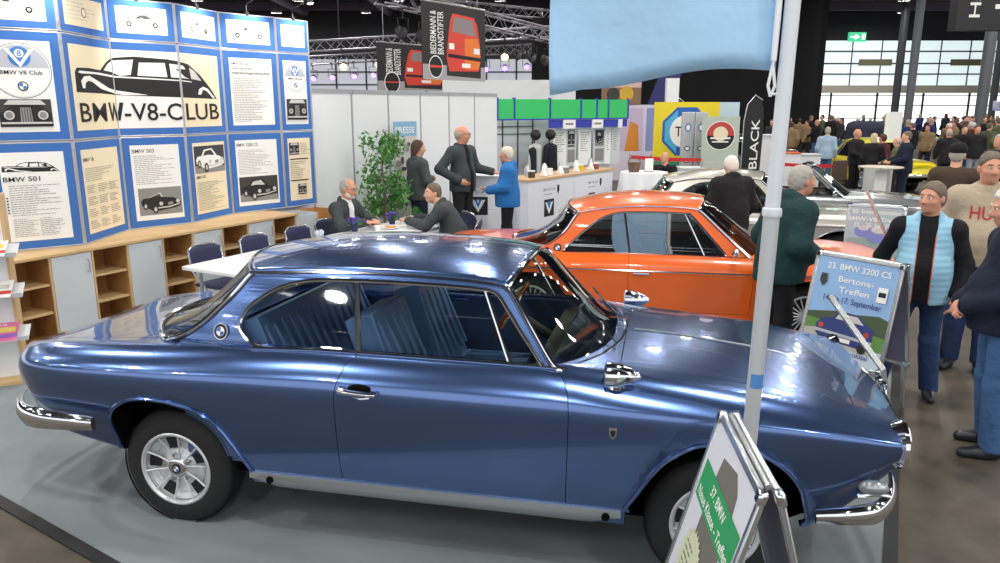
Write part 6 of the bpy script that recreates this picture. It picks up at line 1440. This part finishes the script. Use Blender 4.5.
for i, (px_, lab) in enumerate(((687,'left one of two slim grey totems before the yellow board'),(700,'right one of two slim grey totems before the yellow board'))):
    p = pt(px_, 140, 19.0); t = thing('totem', lab, 'totem', (p[0], 19.0, 0), 0, 'slim grey totems'); q = MB(); q.box((-.15,-.06,.05),(.15,.06,2.12)); q.build('column', mat('totem_grey','#b9babd',.35,.3), t, bevel=.02); q = MB(); q.box((-.2,-.2,0),(.2,.2,.05)); q.build('base', SATIN, t)
    sh = Sheet((-.15,-.061,.05),(1,0,0),(0,0,1))
    for z in (1.7,1.2,.9,.6): sh.circle(.15,z,.075,OCT if z > 1.5 else DARKG,.10 if z > 1.5 else .06); sh.circle(.15,z,.05,PAPER,.07 if z > 1.5 else .035)
    sh.build('print', t)
t = thing('sign_board', 'pale green board with a round red and black emblem', 'sign', (4.78, 18.4, 0), R(-5)); q = MB(); q.box((0,0,.35),(.86,.05,2.02)); q.build('board', mat('pale_green_board','#b9c4b6',.5), t, smooth=False); q = MB(); q.box((.1,.06,0),(.16,.1,1.9)); q.box((.7,.06,0),(.76,.1,1.9)); q.build('support', SATIN, t)
sh = Sheet((0,-.001,0),(1,0,0),(0,0,1)); sh.circle(.43,1.58,.34,PAPER); sh.circle(.43,1.58,.32,mat('emblem_red','#c2403a',.5)); sh.poly([(.43+.32*math.cos(a),1.58+.32*math.sin(a)) for a in np.linspace(PI,2*PI,24)],INK); sh.circle(.43,1.62,.17,CREAM); sh.rects([(.20,1.50,.66,1.54),(.24,1.42,.62,1.45)],PAPER); sh.lines(.1,.76,.6,1.0,4,LIGHTG,5,.4); sh.build('print', t)
t = thing('light_box', 'pale blue photo board behind the round emblem board', 'sign', (4.95, 20.6, 0)); q = MB(); q.box((0,0,.4),(1.35,.06,2.36)); q.build('board', mat('pale_photo','#bcd3e0',.5), t, smooth=False); q = MB(); q.box((.1,.07,0),(.16,.1,2.3)); q.box((1.2,.07,0),(1.26,.1,2.3)); q.build('support', SATIN, t)
t = thing('white_pillar', 'tall white pillar sign rising behind the yellow board', 'sign', (4.72, 21.6, 0)); q = MB(); q.box((-.17,-.1,.05),(.17,.1,3.0)); q.build('column', WALLM, t, smooth=False); q = MB(); q.box((-.3,-.3,0),(.3,.3,.05)); q.build('base', SATIN, t)
def feather(label, loc, col, txt):
    t = thing('feather_flag', label, 'flag', loc); q = MB(); q.tube([(-.26,0,.04),(-.26,0,1.9),(-.20,0,2.3),(-.02,0,2.52),(.16,0,2.4)], .014, 8); q.build('rod', SATIN, t); q = MB(); q.cyl(.25,0,.04,20); q.build('base', BLACK, t)
    q = MB(); q.prism([(-.25,.5),(.20,.5),(.22,1.6),(.20,2.2),(.12,2.40),(-.02,2.49),(-.19,2.28),(-.25,1.9)], -.004, .004, 0, frame((0,0,0),(1,0,0),(0,0,1),(0,-1,0))); q.build('flag_cloth', col, t, smooth=False)
    sh = Sheet((0,-.006,0),(1,0,0),(0,0,1)); sh.text(txt, .12, .75, .20, PAPER, w=1.2, rot=PI/2); sh.build('print', t)
feather('black feather flag with white upright letters', (6.2, 19.0, 0), mat('flag_black','#202024',.7), 'BLACK')
feather('small dark feather flag top behind the round emblem board', (5.75, 25.2, 0), mat('flag_brown','#4a443c',.7), 'CLUB')
# barrier tape
REDT = mat('red_tape', '#cc2430', .5)
for lab, a, b, Y in (('red barrier tape left of the silver coupe\'s roof', 630, 702, 16.8), ('red barrier tape right of the flagpole', 776, 838, 19.0)):
    p0, p1 = pt(a, 157 if a < 700 else 164, Y), pt(b, 160 if a < 700 else 166, Y); t = thing('barrier', lab, 'barrier', (p0[0], p0[1], 0))
    L = p1[0] - p0[0]; q = MB(); q.tube([(0,0,p0[2]),(L/2,0,(p0[2]+p1[2])/2-.02),(L,0,p1[2])], 1, up=(0,0,1), prof=[(-.003,-.04),(.003,-.04),(.003,.04),(-.003,.04)]); q.build('tape', REDT, t)
    for x, z in ((0, p0[2]), (L, p1[2])): q = MB(); q.tube([(x,0,.02),(x,0,z+.06)], .025, 8); q.cyl(.16,0,.02,16,0,frame((x,0,0),(1,0,0),(0,1,0),(0,0,1))); q.build('post', SATIN, t)
# photo wall at the left of the yellow board
t = thing('photo_wall', 'white stall wall with colourful car photos behind the green-topped stall', 'stall', (2.7, 24.0, 0)); q = MB(); q.box((0,0,0),(2.5,.06,2.3)); q.build('wall_panel', mat('lilac_panel','#d8cfe0',.6), t, smooth=False); q = MB(); q.box((.4,-.03,2.31),(1.6,.03,3.3)); hd_ = q.build('header_photo', mat('header_brown','#8a6a50',.6), t, smooth=False)
sh = Sheet((.4,-.031,2.31),(1,0,0),(0,0,1)); sh.rect(0,.5,1.2,.99,mat('header_pink','#d9b6b0',.6)); sh.circle(.75,.32,.22,mat('header_yellow','#d0a82e',.5)); sh.circle(.35,.3,.2,DARKG); sh.build('print', hd_)
sh = Sheet((0,-.001,0),(1,0,0),(0,0,1)); sh.rect(.1,.9,.9,2.2,PAPER); sh.poly([(.4,.9),(.75,.9),(.72,1.9),(.6,2.05),(.45,1.85)],INK); sh.rect(1.0,.9,1.7,2.2,mat('photo_lilac','#cbb6d2',.6)); sh.poly([(1.15,.9),(1.6,.9),(1.55,1.7),(1.3,1.8)],mat('photo_orange','#d98a2c',.6)); sh.rect(1.8,.9,2.4,2.2,mat('photo_blue','#8a94c8',.6)); sh.circle(.25,1.2,.2,mat('photo_red','#c2404a',.6)); sh.build('photos', t)
t = thing('banner_sail', 'dark blue pointed banner above the photo wall', 'banner', (5.1, 25.0, 0)); q = MB(); q.prism([(0,2.3),(.75,2.3),(1.1,3.5),(.45,3.5)], -.01, .01, 0, frame((-.4,0,0),(1,0,0),(0,0,1),(0,-1,0))); q.build('cloth', mat('sail_blue','#2b2e6a',.6), t, smooth=False); q = MB(); q.tube([(0,.02,0),(0,.02,2.4)], .02, 8); q.build('pole', SATIN, t)
# counters and boxes in the middle distance
for i, (px_, py_, Y, w_, h_, lab) in enumerate(((806, 168, 21, .55, 1.0, 'white stand counter behind the seated visitors\' chair'), (764, 140, 20, .5, 1.55, 'white box on a plinth left of the flagpole'), (690, 168, 17, .5, .95, 'white cupboard below the grey totems'), (788, 165, 20, .4, 1.1, 'orange and white pillar box right of the flagpole'))):
    p = pt(px_, py_, Y); t = thing('display_counter', lab, 'counter', (p[0], Y, 0)); q = MB(); q.box((-w_/2,-.25,0),(w_/2,.25,h_-.031)); q.build('body', WALLM, t, bevel=.01); q = MB(); q.box((-w_/2-.02,-.27,h_-.03),(w_/2+.02,.27,h_)); q.build('counter_top', PANELG if i < 3 else mat('orange_top','#d9622c',.5), t)
t = thing('high_table', 'round high table with a paper notice where the group stands', 'table', (8.16, 16.5, 0)); q = MB(); q.lathe([(0,.97),(.44,.97),(.45,.985),(.44,1.0),(0,1.0)], 32); q.build('tabletop', mat('table_beige','#b9b0a2',.5), t); q = MB(); q.cyl(.035,.02,.97,12); q.cyl(.24,0,.02,20); q.build('pedestal', SATIN, t); q = MB(); q.box((-.13,-.05,.30),(.13,-.04,.92)); q.build('notice', PAPER, t)
t = thing('round_column', 'pale round waste column beside the high table', 'column', (8.70, 17.7, 0)); q = MB(); q.lathe([(0,0),(.30,0),(.30,.86),(.27,.88),(0,.88)], 28); q.build('column', mat('pale_column','#c9ccc8',.4), t); q = MB(); q.lathe([(.31,.02),(.31,.06),(.30,.06)], 28); q.build('ring', SATIN, t)
t = thing('visitor_chair', 'dark brown chair in front of the denim-jacket visitor', 'chair', (8.05, 18.6, 0), R(20)); q = MB(); q.box((-.22,-.22,.42),(.22,.22,.48)); q.build('seat', mat('brown_seat','#4b3b33',.7), t, bevel=.02); q = MB(); q.box((-.22,-.24,.5),(.22,-.19,1.0)); q.build('backrest', mat('brown_seat','#4b3b33',.7), t, bevel=.03)
for a in (-.19,.19):
    for b in (-.2,.2): q = MB(); q.tube([(a,b,0),(a,b,.42)], .014, 6); q.build('leg', BLACK, t)
t = thing('exhibit_hood', 'dark blue covered stand block in the distance', 'stand', (13.0, 27.5, 0)); q = MB(); q.box((-.6,-.7,0),(.6,.7,1.75)); q.build('cover', mat('cover_navy','#23263c',.7), t, bevel=.25); q = MB(); q.box((-.5,-.715,.5),(.5,-.70,.6)); q.build('band', DARKG, t)
t = thing('notice_board', 'white notice board on legs above the high table', 'notice board', (11.35, 22.5, 0)); q = MB(); q.box((-.24,-.02,1.0),(.24,.02,2.1)); q.build('board', WALLM, t, smooth=False); q = MB(); q.tube([(-.2,.04,0),(-.2,.04,2.1)], .02, 6); q.tube([(.2,.04,0),(.2,.04,2.1)], .02, 6); q.build('leg_frame', SATIN, t)
t = thing('awning', 'blue and white awning at the right edge in the distance', 'awning', (18.6, 28, 0)); q = MB(); q.prism([(0,1.95),(0,2.25),(1.6,2.45),(1.6,2.1)], 0, 6, 0, frame((0,0,0),(0,1,0),(0,0,1),(1,0,0))); q.build('canopy', mat('awning_blue','#4a58b8',.6,noise=(1.2,'#d9dcf0')), t, smooth=False)
for x in (.1, 3, 5.9): q = MB(); q.tube([(x,.05,0),(x,.05,1.98)], .03, 8); q.build('post', SATIN, t)
# black curtain, steel columns
BLKC = mat('black_curtain', '#121114', .95)
q = MB(); q.grid([[(x, .12*math.sin(x*4), z) for z in (0, 5.0, 9.2)] for x in np.arange(0, 14.7, .2)]); o = q.build('stage_curtain', BLKC); o.location = (2.2, 41, 0); tag(o, 'tall black curtain closing the hall behind the stalls', 'curtain')
q = MB(); q.grid([[(x, .12*math.sin(x*4), z) for z in (0, 3.2, 5.5)] for x in np.arange(0, 4.0, .2)]); o = q.build('stage_curtain', BLKC); o.location = (1.2, 30, 0); tag(o, 'lower black curtain right behind the green-topped stall', 'curtain')
COLM = mat('grey_steel_column', '#6d7074', .45, .3)
for i, (px_, Y, r_, lab) in enumerate(((898, 50, .24, 'dark steel column of the hall, left of the round grey one'), (912, 40, .20, 'round grey steel column in front of the window wall'), (985, 38, .26, 'thick steel column near the right edge'), (996, 46, .20, 'thin dark column at the right edge'))):
    p = pt(px_, 80, Y); t = thing('steel_column', lab, 'column', (p[0], Y, 0), 0, 'steel columns of the hall'); q = MB(); q.cyl(r_, .1, 9.25, 20); q.build('shaft', [COLM, MUL][i in (0, 3)], t); q = MB(); q.cyl(r_*1.6, 0, .1, 20); q.build('foot', MUL, t)
t = thing('exit_sign', 'green lit emergency exit sign on the dark upper wall', 'sign', tuple(pt(857, 37, YB - .11))); q = MB(); q.box((-.62,-.1,-.32),(.62,.1,.32)); q.build('housing', mat('exit_green','#2f9a6a',.4,emit=1.5), t); sh = Sheet((-.62,-.101,-.30),(1,0,0),(0,0,1)); EW = mat('exit_white','#eafff2',.4,emit=2); sh.poly([(.12,.26),(.12,.34),(.45,.34),(.45,.48),(.8,.30),(.45,.12),(.45,.26)],EW); sh.rect(.95,.12,1.15,.5,EW); sh.build('pictogram', t)
t = thing('hanging_sign', 'black hanging hall sign with upright white letters Halle', 'sign', tuple(pt(955, 30, 22))); q = MB(); q.box((0,0,0),(3.2,.4,2.6)); q.build('sign_box', mat('sign_black','#16161a',.5), t, smooth=False); q = MB(); q.tube([(.4,.2,2.6),(.4,.2,4.4)], .02, 6); q.tube([(2.8,.2,2.6),(2.8,.2,4.4)], .02, 6); q.build('hanger', SATIN, t)
sh = Sheet((0,-.001,0),(1,0,0),(0,0,1)); sh.text('Halle', .62, .33, .30, PAPER, w=1.3, rot=PI/2); sh.rect(1.02,.55,1.6,.67,PAPER); sh.build('letters', t)
# ---------------------------------------------------------------- trusses, hanging banners, stage lights
TRM = mat('truss_aluminium', '#b4b2bb', .35, .7)
TR = []
def truss(label, p0, p1, s_=.30):
    TR.append((np.array(p0), np.array(p1)))
    p0, p1 = np.array(p0), np.array(p1); d = unit(p1 - p0); L = np.linalg.norm(p1 - p0); sd = unit(np.cross(d, (0,0,1))); up_ = np.cross(sd, d); t = thing('lighting_truss', label, 'truss', tuple(p0)); q = MB(); cs = [sd*a*s_/2 + up_*b*s_/2 for a, b in ((-1,-1),(1,-1),(1,1),(-1,1))]
    for c in cs: q.tube([c, c + d*L], .025, 6)
    q.build('chord', TRM, t); q = MB(); n = int(L / s_)
    for k in range(n):
        a0, a1 = d*L*k/n, d*L*(k+1)/n
        for i in range(4): q.tube([cs[i] + a0, cs[(i+1)%4] + a1] if k % 2 else [cs[(i+1)%4] + a0, cs[i] + a1], .012, 4, caps=False)
    q.build('lacing', TRM, t)
    q = MB(); q.tube([d*L*.2, d*L*.2 + np.array([0,0,9.25-p0[2]-(p1[2]-p0[2])*.2])], .012, 5); q.tube([d*L*.8, d*L*.8 + np.array([0,0,9.25-p0[2]-(p1[2]-p0[2])*.8])], .012, 5); q.build('suspension_cable', BLACK, t)
truss('long truss running just above the partition panels', pt(285,48,27), pt(560,31,27), .34)
truss('lower far truss level with the hanging banners', pt(285,62,33), pt(560,47,33), .34)
truss('nearest truss slanting down to the flag', pt(380,-5,18), pt(585,44,25), .34)
truss('high truss crossing behind the first one', pt(420,2,30), pt(700,30,36), .34)
GLOWP = mat('purple_lamp_glow', '#9a7bff', .4, emit=3); GLOWW = mat('warm_lamp_glow', '#ffd08a', .4, emit=4)
for i, (k, f_, warm) in enumerate(((1,.10,0),(1,.17,0),(1,.25,0),(1,.32,0),(1,.73,0),(1,.80,0),(1,.88,0),(0,.21,1),(0,.34,1),(0,.48,1),(0,.80,1),(2,.08,2),(2,.16,2),(2,.60,2),(2,.68,2),(2,.76,2))):
    p = TR[k][0] + (TR[k][1] - TR[k][0]) * f_ - np.array([0,0,.74])
    t = thing('stage_light', ['small purple stage lamp far back under the lower truss', 'warm glowing stage lamp under the long truss', 'black moving stage lamp on the nearest truss'][warm], 'stage light', tuple(p), math.atan2(*(TR[k][1] - TR[k][0])[1::-1]), ['purple stage lamps', 'warm stage lamps', 'black moving lamps'][warm])
    LF = frame((0,0,0),(1,0,0),(0,.5,-.87),(0,.87,.5)); q = MB(); q.lathe([(0,.22),(.10,.20),(.14,0),(.13,-.01)], 14, 0, LF); q.build('lamp_body', BLACK, t); q = MB(); q.tube([(-.17,0,.05),(-.17,0,.35),(.17,0,.35),(.17,0,.05)], .015, 6); q.tube([(0,0,.35),(0,0,.57)], .02, 6); q.box((-.03,-.20,.55),(.03,.20,.615)); q.build('yoke', BLACK, t)
    q = MB(); q.lathe([(0,-.05),(.07,-.04),(.125,0)], 14, 0, LF); q.build('lens', [GLOWP, GLOWW, mat('dark_lens','#55565c',.1)][warm], t)
CRED = mat('print_red', '#d8402f', .5); CORA = mat('print_orange', '#e8762a', .5); BANB = mat('banner_black', '#221f22', .6); BANG = mat('banner_grey', '#a7a2a5', .6)
def car_banner(label, loc, rz, W_, H_):
    t = thing('hanging_banner', label, 'banner', loc, rz, 'hanging banners with a red car'); q = MB(); q.box((0,0,0),(W_,.02,H_)); q.build('cloth', BANB, t, smooth=False); q = MB(); q.tube([(0,.01,H_+.02),(W_,.01,H_+.02)], .025, 8); q.tube([(.3,.01,H_),(.3,.01,H_+1.2)], .006, 4); q.tube([(W_-.3,.01,H_),(W_-.3,.01,H_+1.2)], .006, 4); q.build('top_bar', SATIN, t)
    sh = Sheet((0,-.001,0),(W_,0,0),(0,0,H_)); k = W_; h = H_; P_ = lambda L: [(a*k, b*h) for a, b in L]
    sh.rect(0,0,k,.20*h,BANG); sh.poly(P_([(.36,.06),(.92,.04),(.92,.26),(.36,.26)]), BANB)
    sh.poly(P_([(.42,.80),(.46,.90),(.80,.88),(.86,.78),(.90,.55),(.92,.30),(.88,.14),(.40,.12),(.36,.30),(.38,.52)]), CRED); sh.poly(P_([(.65,.58),(.86,.60),(.90,.50),(.92,.30),(.88,.16),(.65,.16)]), CORA)
    sh.poly(P_([(.45,.66),(.48,.86),(.78,.84),(.84,.62)]), mat('print_glass','#8a7f80',.5)); sh.poly(P_([(.40,.50),(.48,.50),(.48,.42),(.40,.42)]), PAPER); sh.poly(P_([(.80,.46),(.90,.46),(.90,.38),(.80,.38)]), PAPER); sh.poly(P_([(.38,.36),(.92,.33),(.92,.28),(.38,.31)]), INK); sh.poly(P_([(.60,.24),(.74,.24),(.74,.18),(.60,.18)]), PAPER)
    sh.text('BIEDERMANN &', .20*k, .34*h, .09*k, PAPER, w=.56*h, rot=PI/2); sh.text('BRANDSTIFTER', .31*k, .34*h, .09*k, PAPER, w=.56*h, rot=PI/2); sh.circle(.19*k,.17*h,.105*k,PAPER); sh.circle(.19*k,.17*h,.095*k,INK); sh.rect(.10*k,.16*h,.28*k,.19*h,CRED); sh.build('print', t)
p = pt(423, 79, 17); car_banner('nearer hanging black banner with a red and orange car front', tuple(p), math.atan2(1.9, 1.31), 2.3, 1.6)
p = pt(378, 90, 25); car_banner('farther hanging black banner with the same red car, partly covered', tuple(p), math.atan2(1.9, 1.31) - .1, 3.2, 1.45)
# ---------------------------------------------------------------- visitors farther back
TANJ = cloth('tan_jacket', '#8a7558'); OLIVE = cloth('olive_jacket', '#5a5f45'); DENIM = cloth('pale_denim', '#9db4c8'); REDBR = cloth('wine_jacket', '#5a2f34'); DGREY = cloth('charcoal_jacket', '#333438'); NAVYB = cloth('deep_blue_jacket', '#26356b')
lo = dict(h=.024, fingers=False, face=False)
WALK = dict(knee_r=(.10,.16,.52), ankle_r=(.10,.20,.10), knee_l=(-.10,-.02,.50), ankle_l=(-.10,-.28,.14), elbow_r=(.26,-.14,1.14), wrist_r=(.24,-.02,.92), elbow_l=(-.26,.04,1.14), wrist_l=(-.24,.20,.96))
REACH = dict(elbow_r=(.25,.06,1.16), wrist_r=(.14,.30,1.08), elbow_l=(-.25,.06,1.16), wrist_l=(-.14,.30,1.08))
def who(label, px_, Y, deg, H, hair, hk, top, tro, pose=None, **k):
    kw = dict(lo); kw.update(k); p = pt(px_, 120, Y); return person(label, (p[0], Y, 0), face_to(deg), H, pose or {}, SKIN2 if len(label) % 2 else SKIN, hair, hk, top, tro, **kw)
nw = who('man in navy and white jacket leaning on the high table', 909, 17.0, 170, 1.72, HDARK, 'short', NAVYJ, NAVYT, REACH)
omesh('white_side_panel', organic([cone((.205,.03,1.30),(.20,.05,.98),.035,.05,.03)], .02), WSHIRT, nw)
who('bald man in an olive shirt bent over behind the high table', 900, 18.2, 150, 1.55, HGREY, 'bald', OLIVE, DARKT, REACH)
who('woman with blond hair in a dark jacket, seen from behind', 876, 18.6, 80, 1.62, HBLOND, 'long', BLACKJ, JEANS)
who('person in wine-coloured jacket right of the blond woman', 885, 19.3, 120, 1.58, HBROWN, 'short', REDBR, DARKT)
who('bald man in black clothes standing behind the brown chair', 859, 19.4, -60, 1.70, HGREY, 'bald', BLACKJ, BLACKT, REACH)
who('visitor in a pale denim jacket and jeans, back turned', 829, 22.0, 60, 1.68, HGREY, 'short', DENIM, JEANS)
who('man in a black suit walking away down the aisle', 951, 20.0, 70, 1.70, HGREY, 'bald', BLACKJ, BLACKT, WALK)
cp = who('man in a brown pullover with black cap and jeans, seen from behind', 962, 9.4, 55, 1.80, HGREY, 'short', BROWNJ, JEANS, REACH, h=.014, collar=False)
omesh('cap', organic([ell((0,.0,1.690),(.102,.124,.098),.02), cone((-.05,.10,1.665),(.05,.10,1.665),.012,.012,.02), cone((-.04,.15,1.66),(.04,.15,1.66),.010,.010,.03)], .012, [lambda X: 1.655 - X[..., 2]]), BLACKS, cp)
who('left one of two men in black jackets facing this way far right', 966, 22.3, -100, 1.72, HBROWN, 'short', BLACKJ, JEANS)
who('right one of two men in black jackets facing this way far right', 979, 21.8, -105, 1.74, HBROWN, 'short', BLACKJ, mat('grey_trousers', '#8d9298', .85))
who('man at the right edge behind the beige sweatshirt, in a dark coat', 1003, 13.5, 200, 1.78, HGREY, 'short', DGREY, DARKT)
who('man sitting with a hand to his face behind the silver coupe', 666, 15.9, -95, 1.75, HGREY, 'bald', BLACKS, DARKT, dict(hip=(0,-.06,.52), chest=(0,.0,.86), neck=(0,.04,1.05), head=(0,.10,1.22), pitch=-12, knee_r=(.12,.36,.50), ankle_r=(.12,.34,.09), knee_l=(-.12,.36,.50), ankle_l=(-.12,.34,.09), elbow_r=(.24,.22,.80), wrist_r=(.04,.26,1.06), elbow_l=(-.24,.22,.80), wrist_l=(.10,.32,.84)), h=.016, collar=False)
t = thing('visitor_chair', 'chair under the man sitting behind the silver coupe', 'chair', tuple(pt(666, 120, 15.94) * [1,1,0]), R(175)); q = MB(); q.box((-.22,-.24,.40),(.22,.22,.45)); q.build('seat', BLACK, t, bevel=.02); q = MB(); q.box((-.22,-.28,.46),(.22,-.24,.85)); q.build('backrest', BLACK, t, bevel=.02)
for a in (-.19,.19):
    for b in (-.2,.19): q = MB(); q.tube([(a,b,0),(a,b,.40)], .014, 6); q.build('leg', STEEL, t)
# the distant crowd: seven figures, copied
proto = []
for i, (top, tro, hair, hk, lab, pose) in enumerate(((BLACKJ, DARKT, HDARK, 'short', 'visitor in a black jacket in the distant crowd', {}), (NAVYB, JEANS, HGREY, 'short', 'visitor in a deep blue jacket in the distant crowd', REACH), (TANJ, DARKT, HBROWN, 'short', 'visitor in a tan jacket in the distant crowd', WALK), (DGREY, JEANS, HBROWN, 'long', 'long-haired visitor in charcoal in the distant crowd', {}), (REDBR, DARKT, HWHITE, 'short', 'white-haired visitor in wine red in the distant crowd', {}), (OLIVE, NAVYT, HDARK, 'short', 'visitor in olive green in the distant crowd', WALK), (BLACKJ, JEANS, HGREY, 'bald', 'bald visitor in a black jacket in the distant crowd', REACH))):
    proto.append(person(lab, (0, 0, 0), 0, 1.74, pose, SKIN if i % 2 else SKIN2, hair, hk, top, tro, h=.036, fingers=False, face=False, group='distant crowd: ' + lab.split(' in the')[0]))
rd = random.Random(77); used = [False] * 7; spots = []
for k in range(400):
    if len(spots) >= 78: break
    px_ = rd.uniform(770, 1030) if k % 4 else rd.uniform(905, 1030); Y = rd.uniform(24, 47); p = pt(px_, 120, Y)
    if 838 < px_ < 862 and Y < 30: continue
    if px_ < 865 and Y < 27.5: continue
    if px_ < 885 and 24.4 < Y < 27.5: continue
    if any(abs(px_ - a) < 16 and abs(Y - b) < 2 for a, b in ((898,50),(912,40),(985,38),(996,46))): continue
    if all((p[0]-a)**2 + (Y-b)**2 > .75**2 for a, b in spots): spots.append((p[0], Y))
for k, (x, y) in enumerate(spots):
    i = rd.randrange(7) if k >= 7 else k
    o = proto[i] if not used[i] else dup(proto[i]); used[i] = True
    o.location = (x, y, 0); o.rotation_euler = (0, 0, rd.uniform(0, 2*PI)); s_ = o.scale[0] * rd.uniform(.95, 1.05); o.scale = (s_, s_, s_)
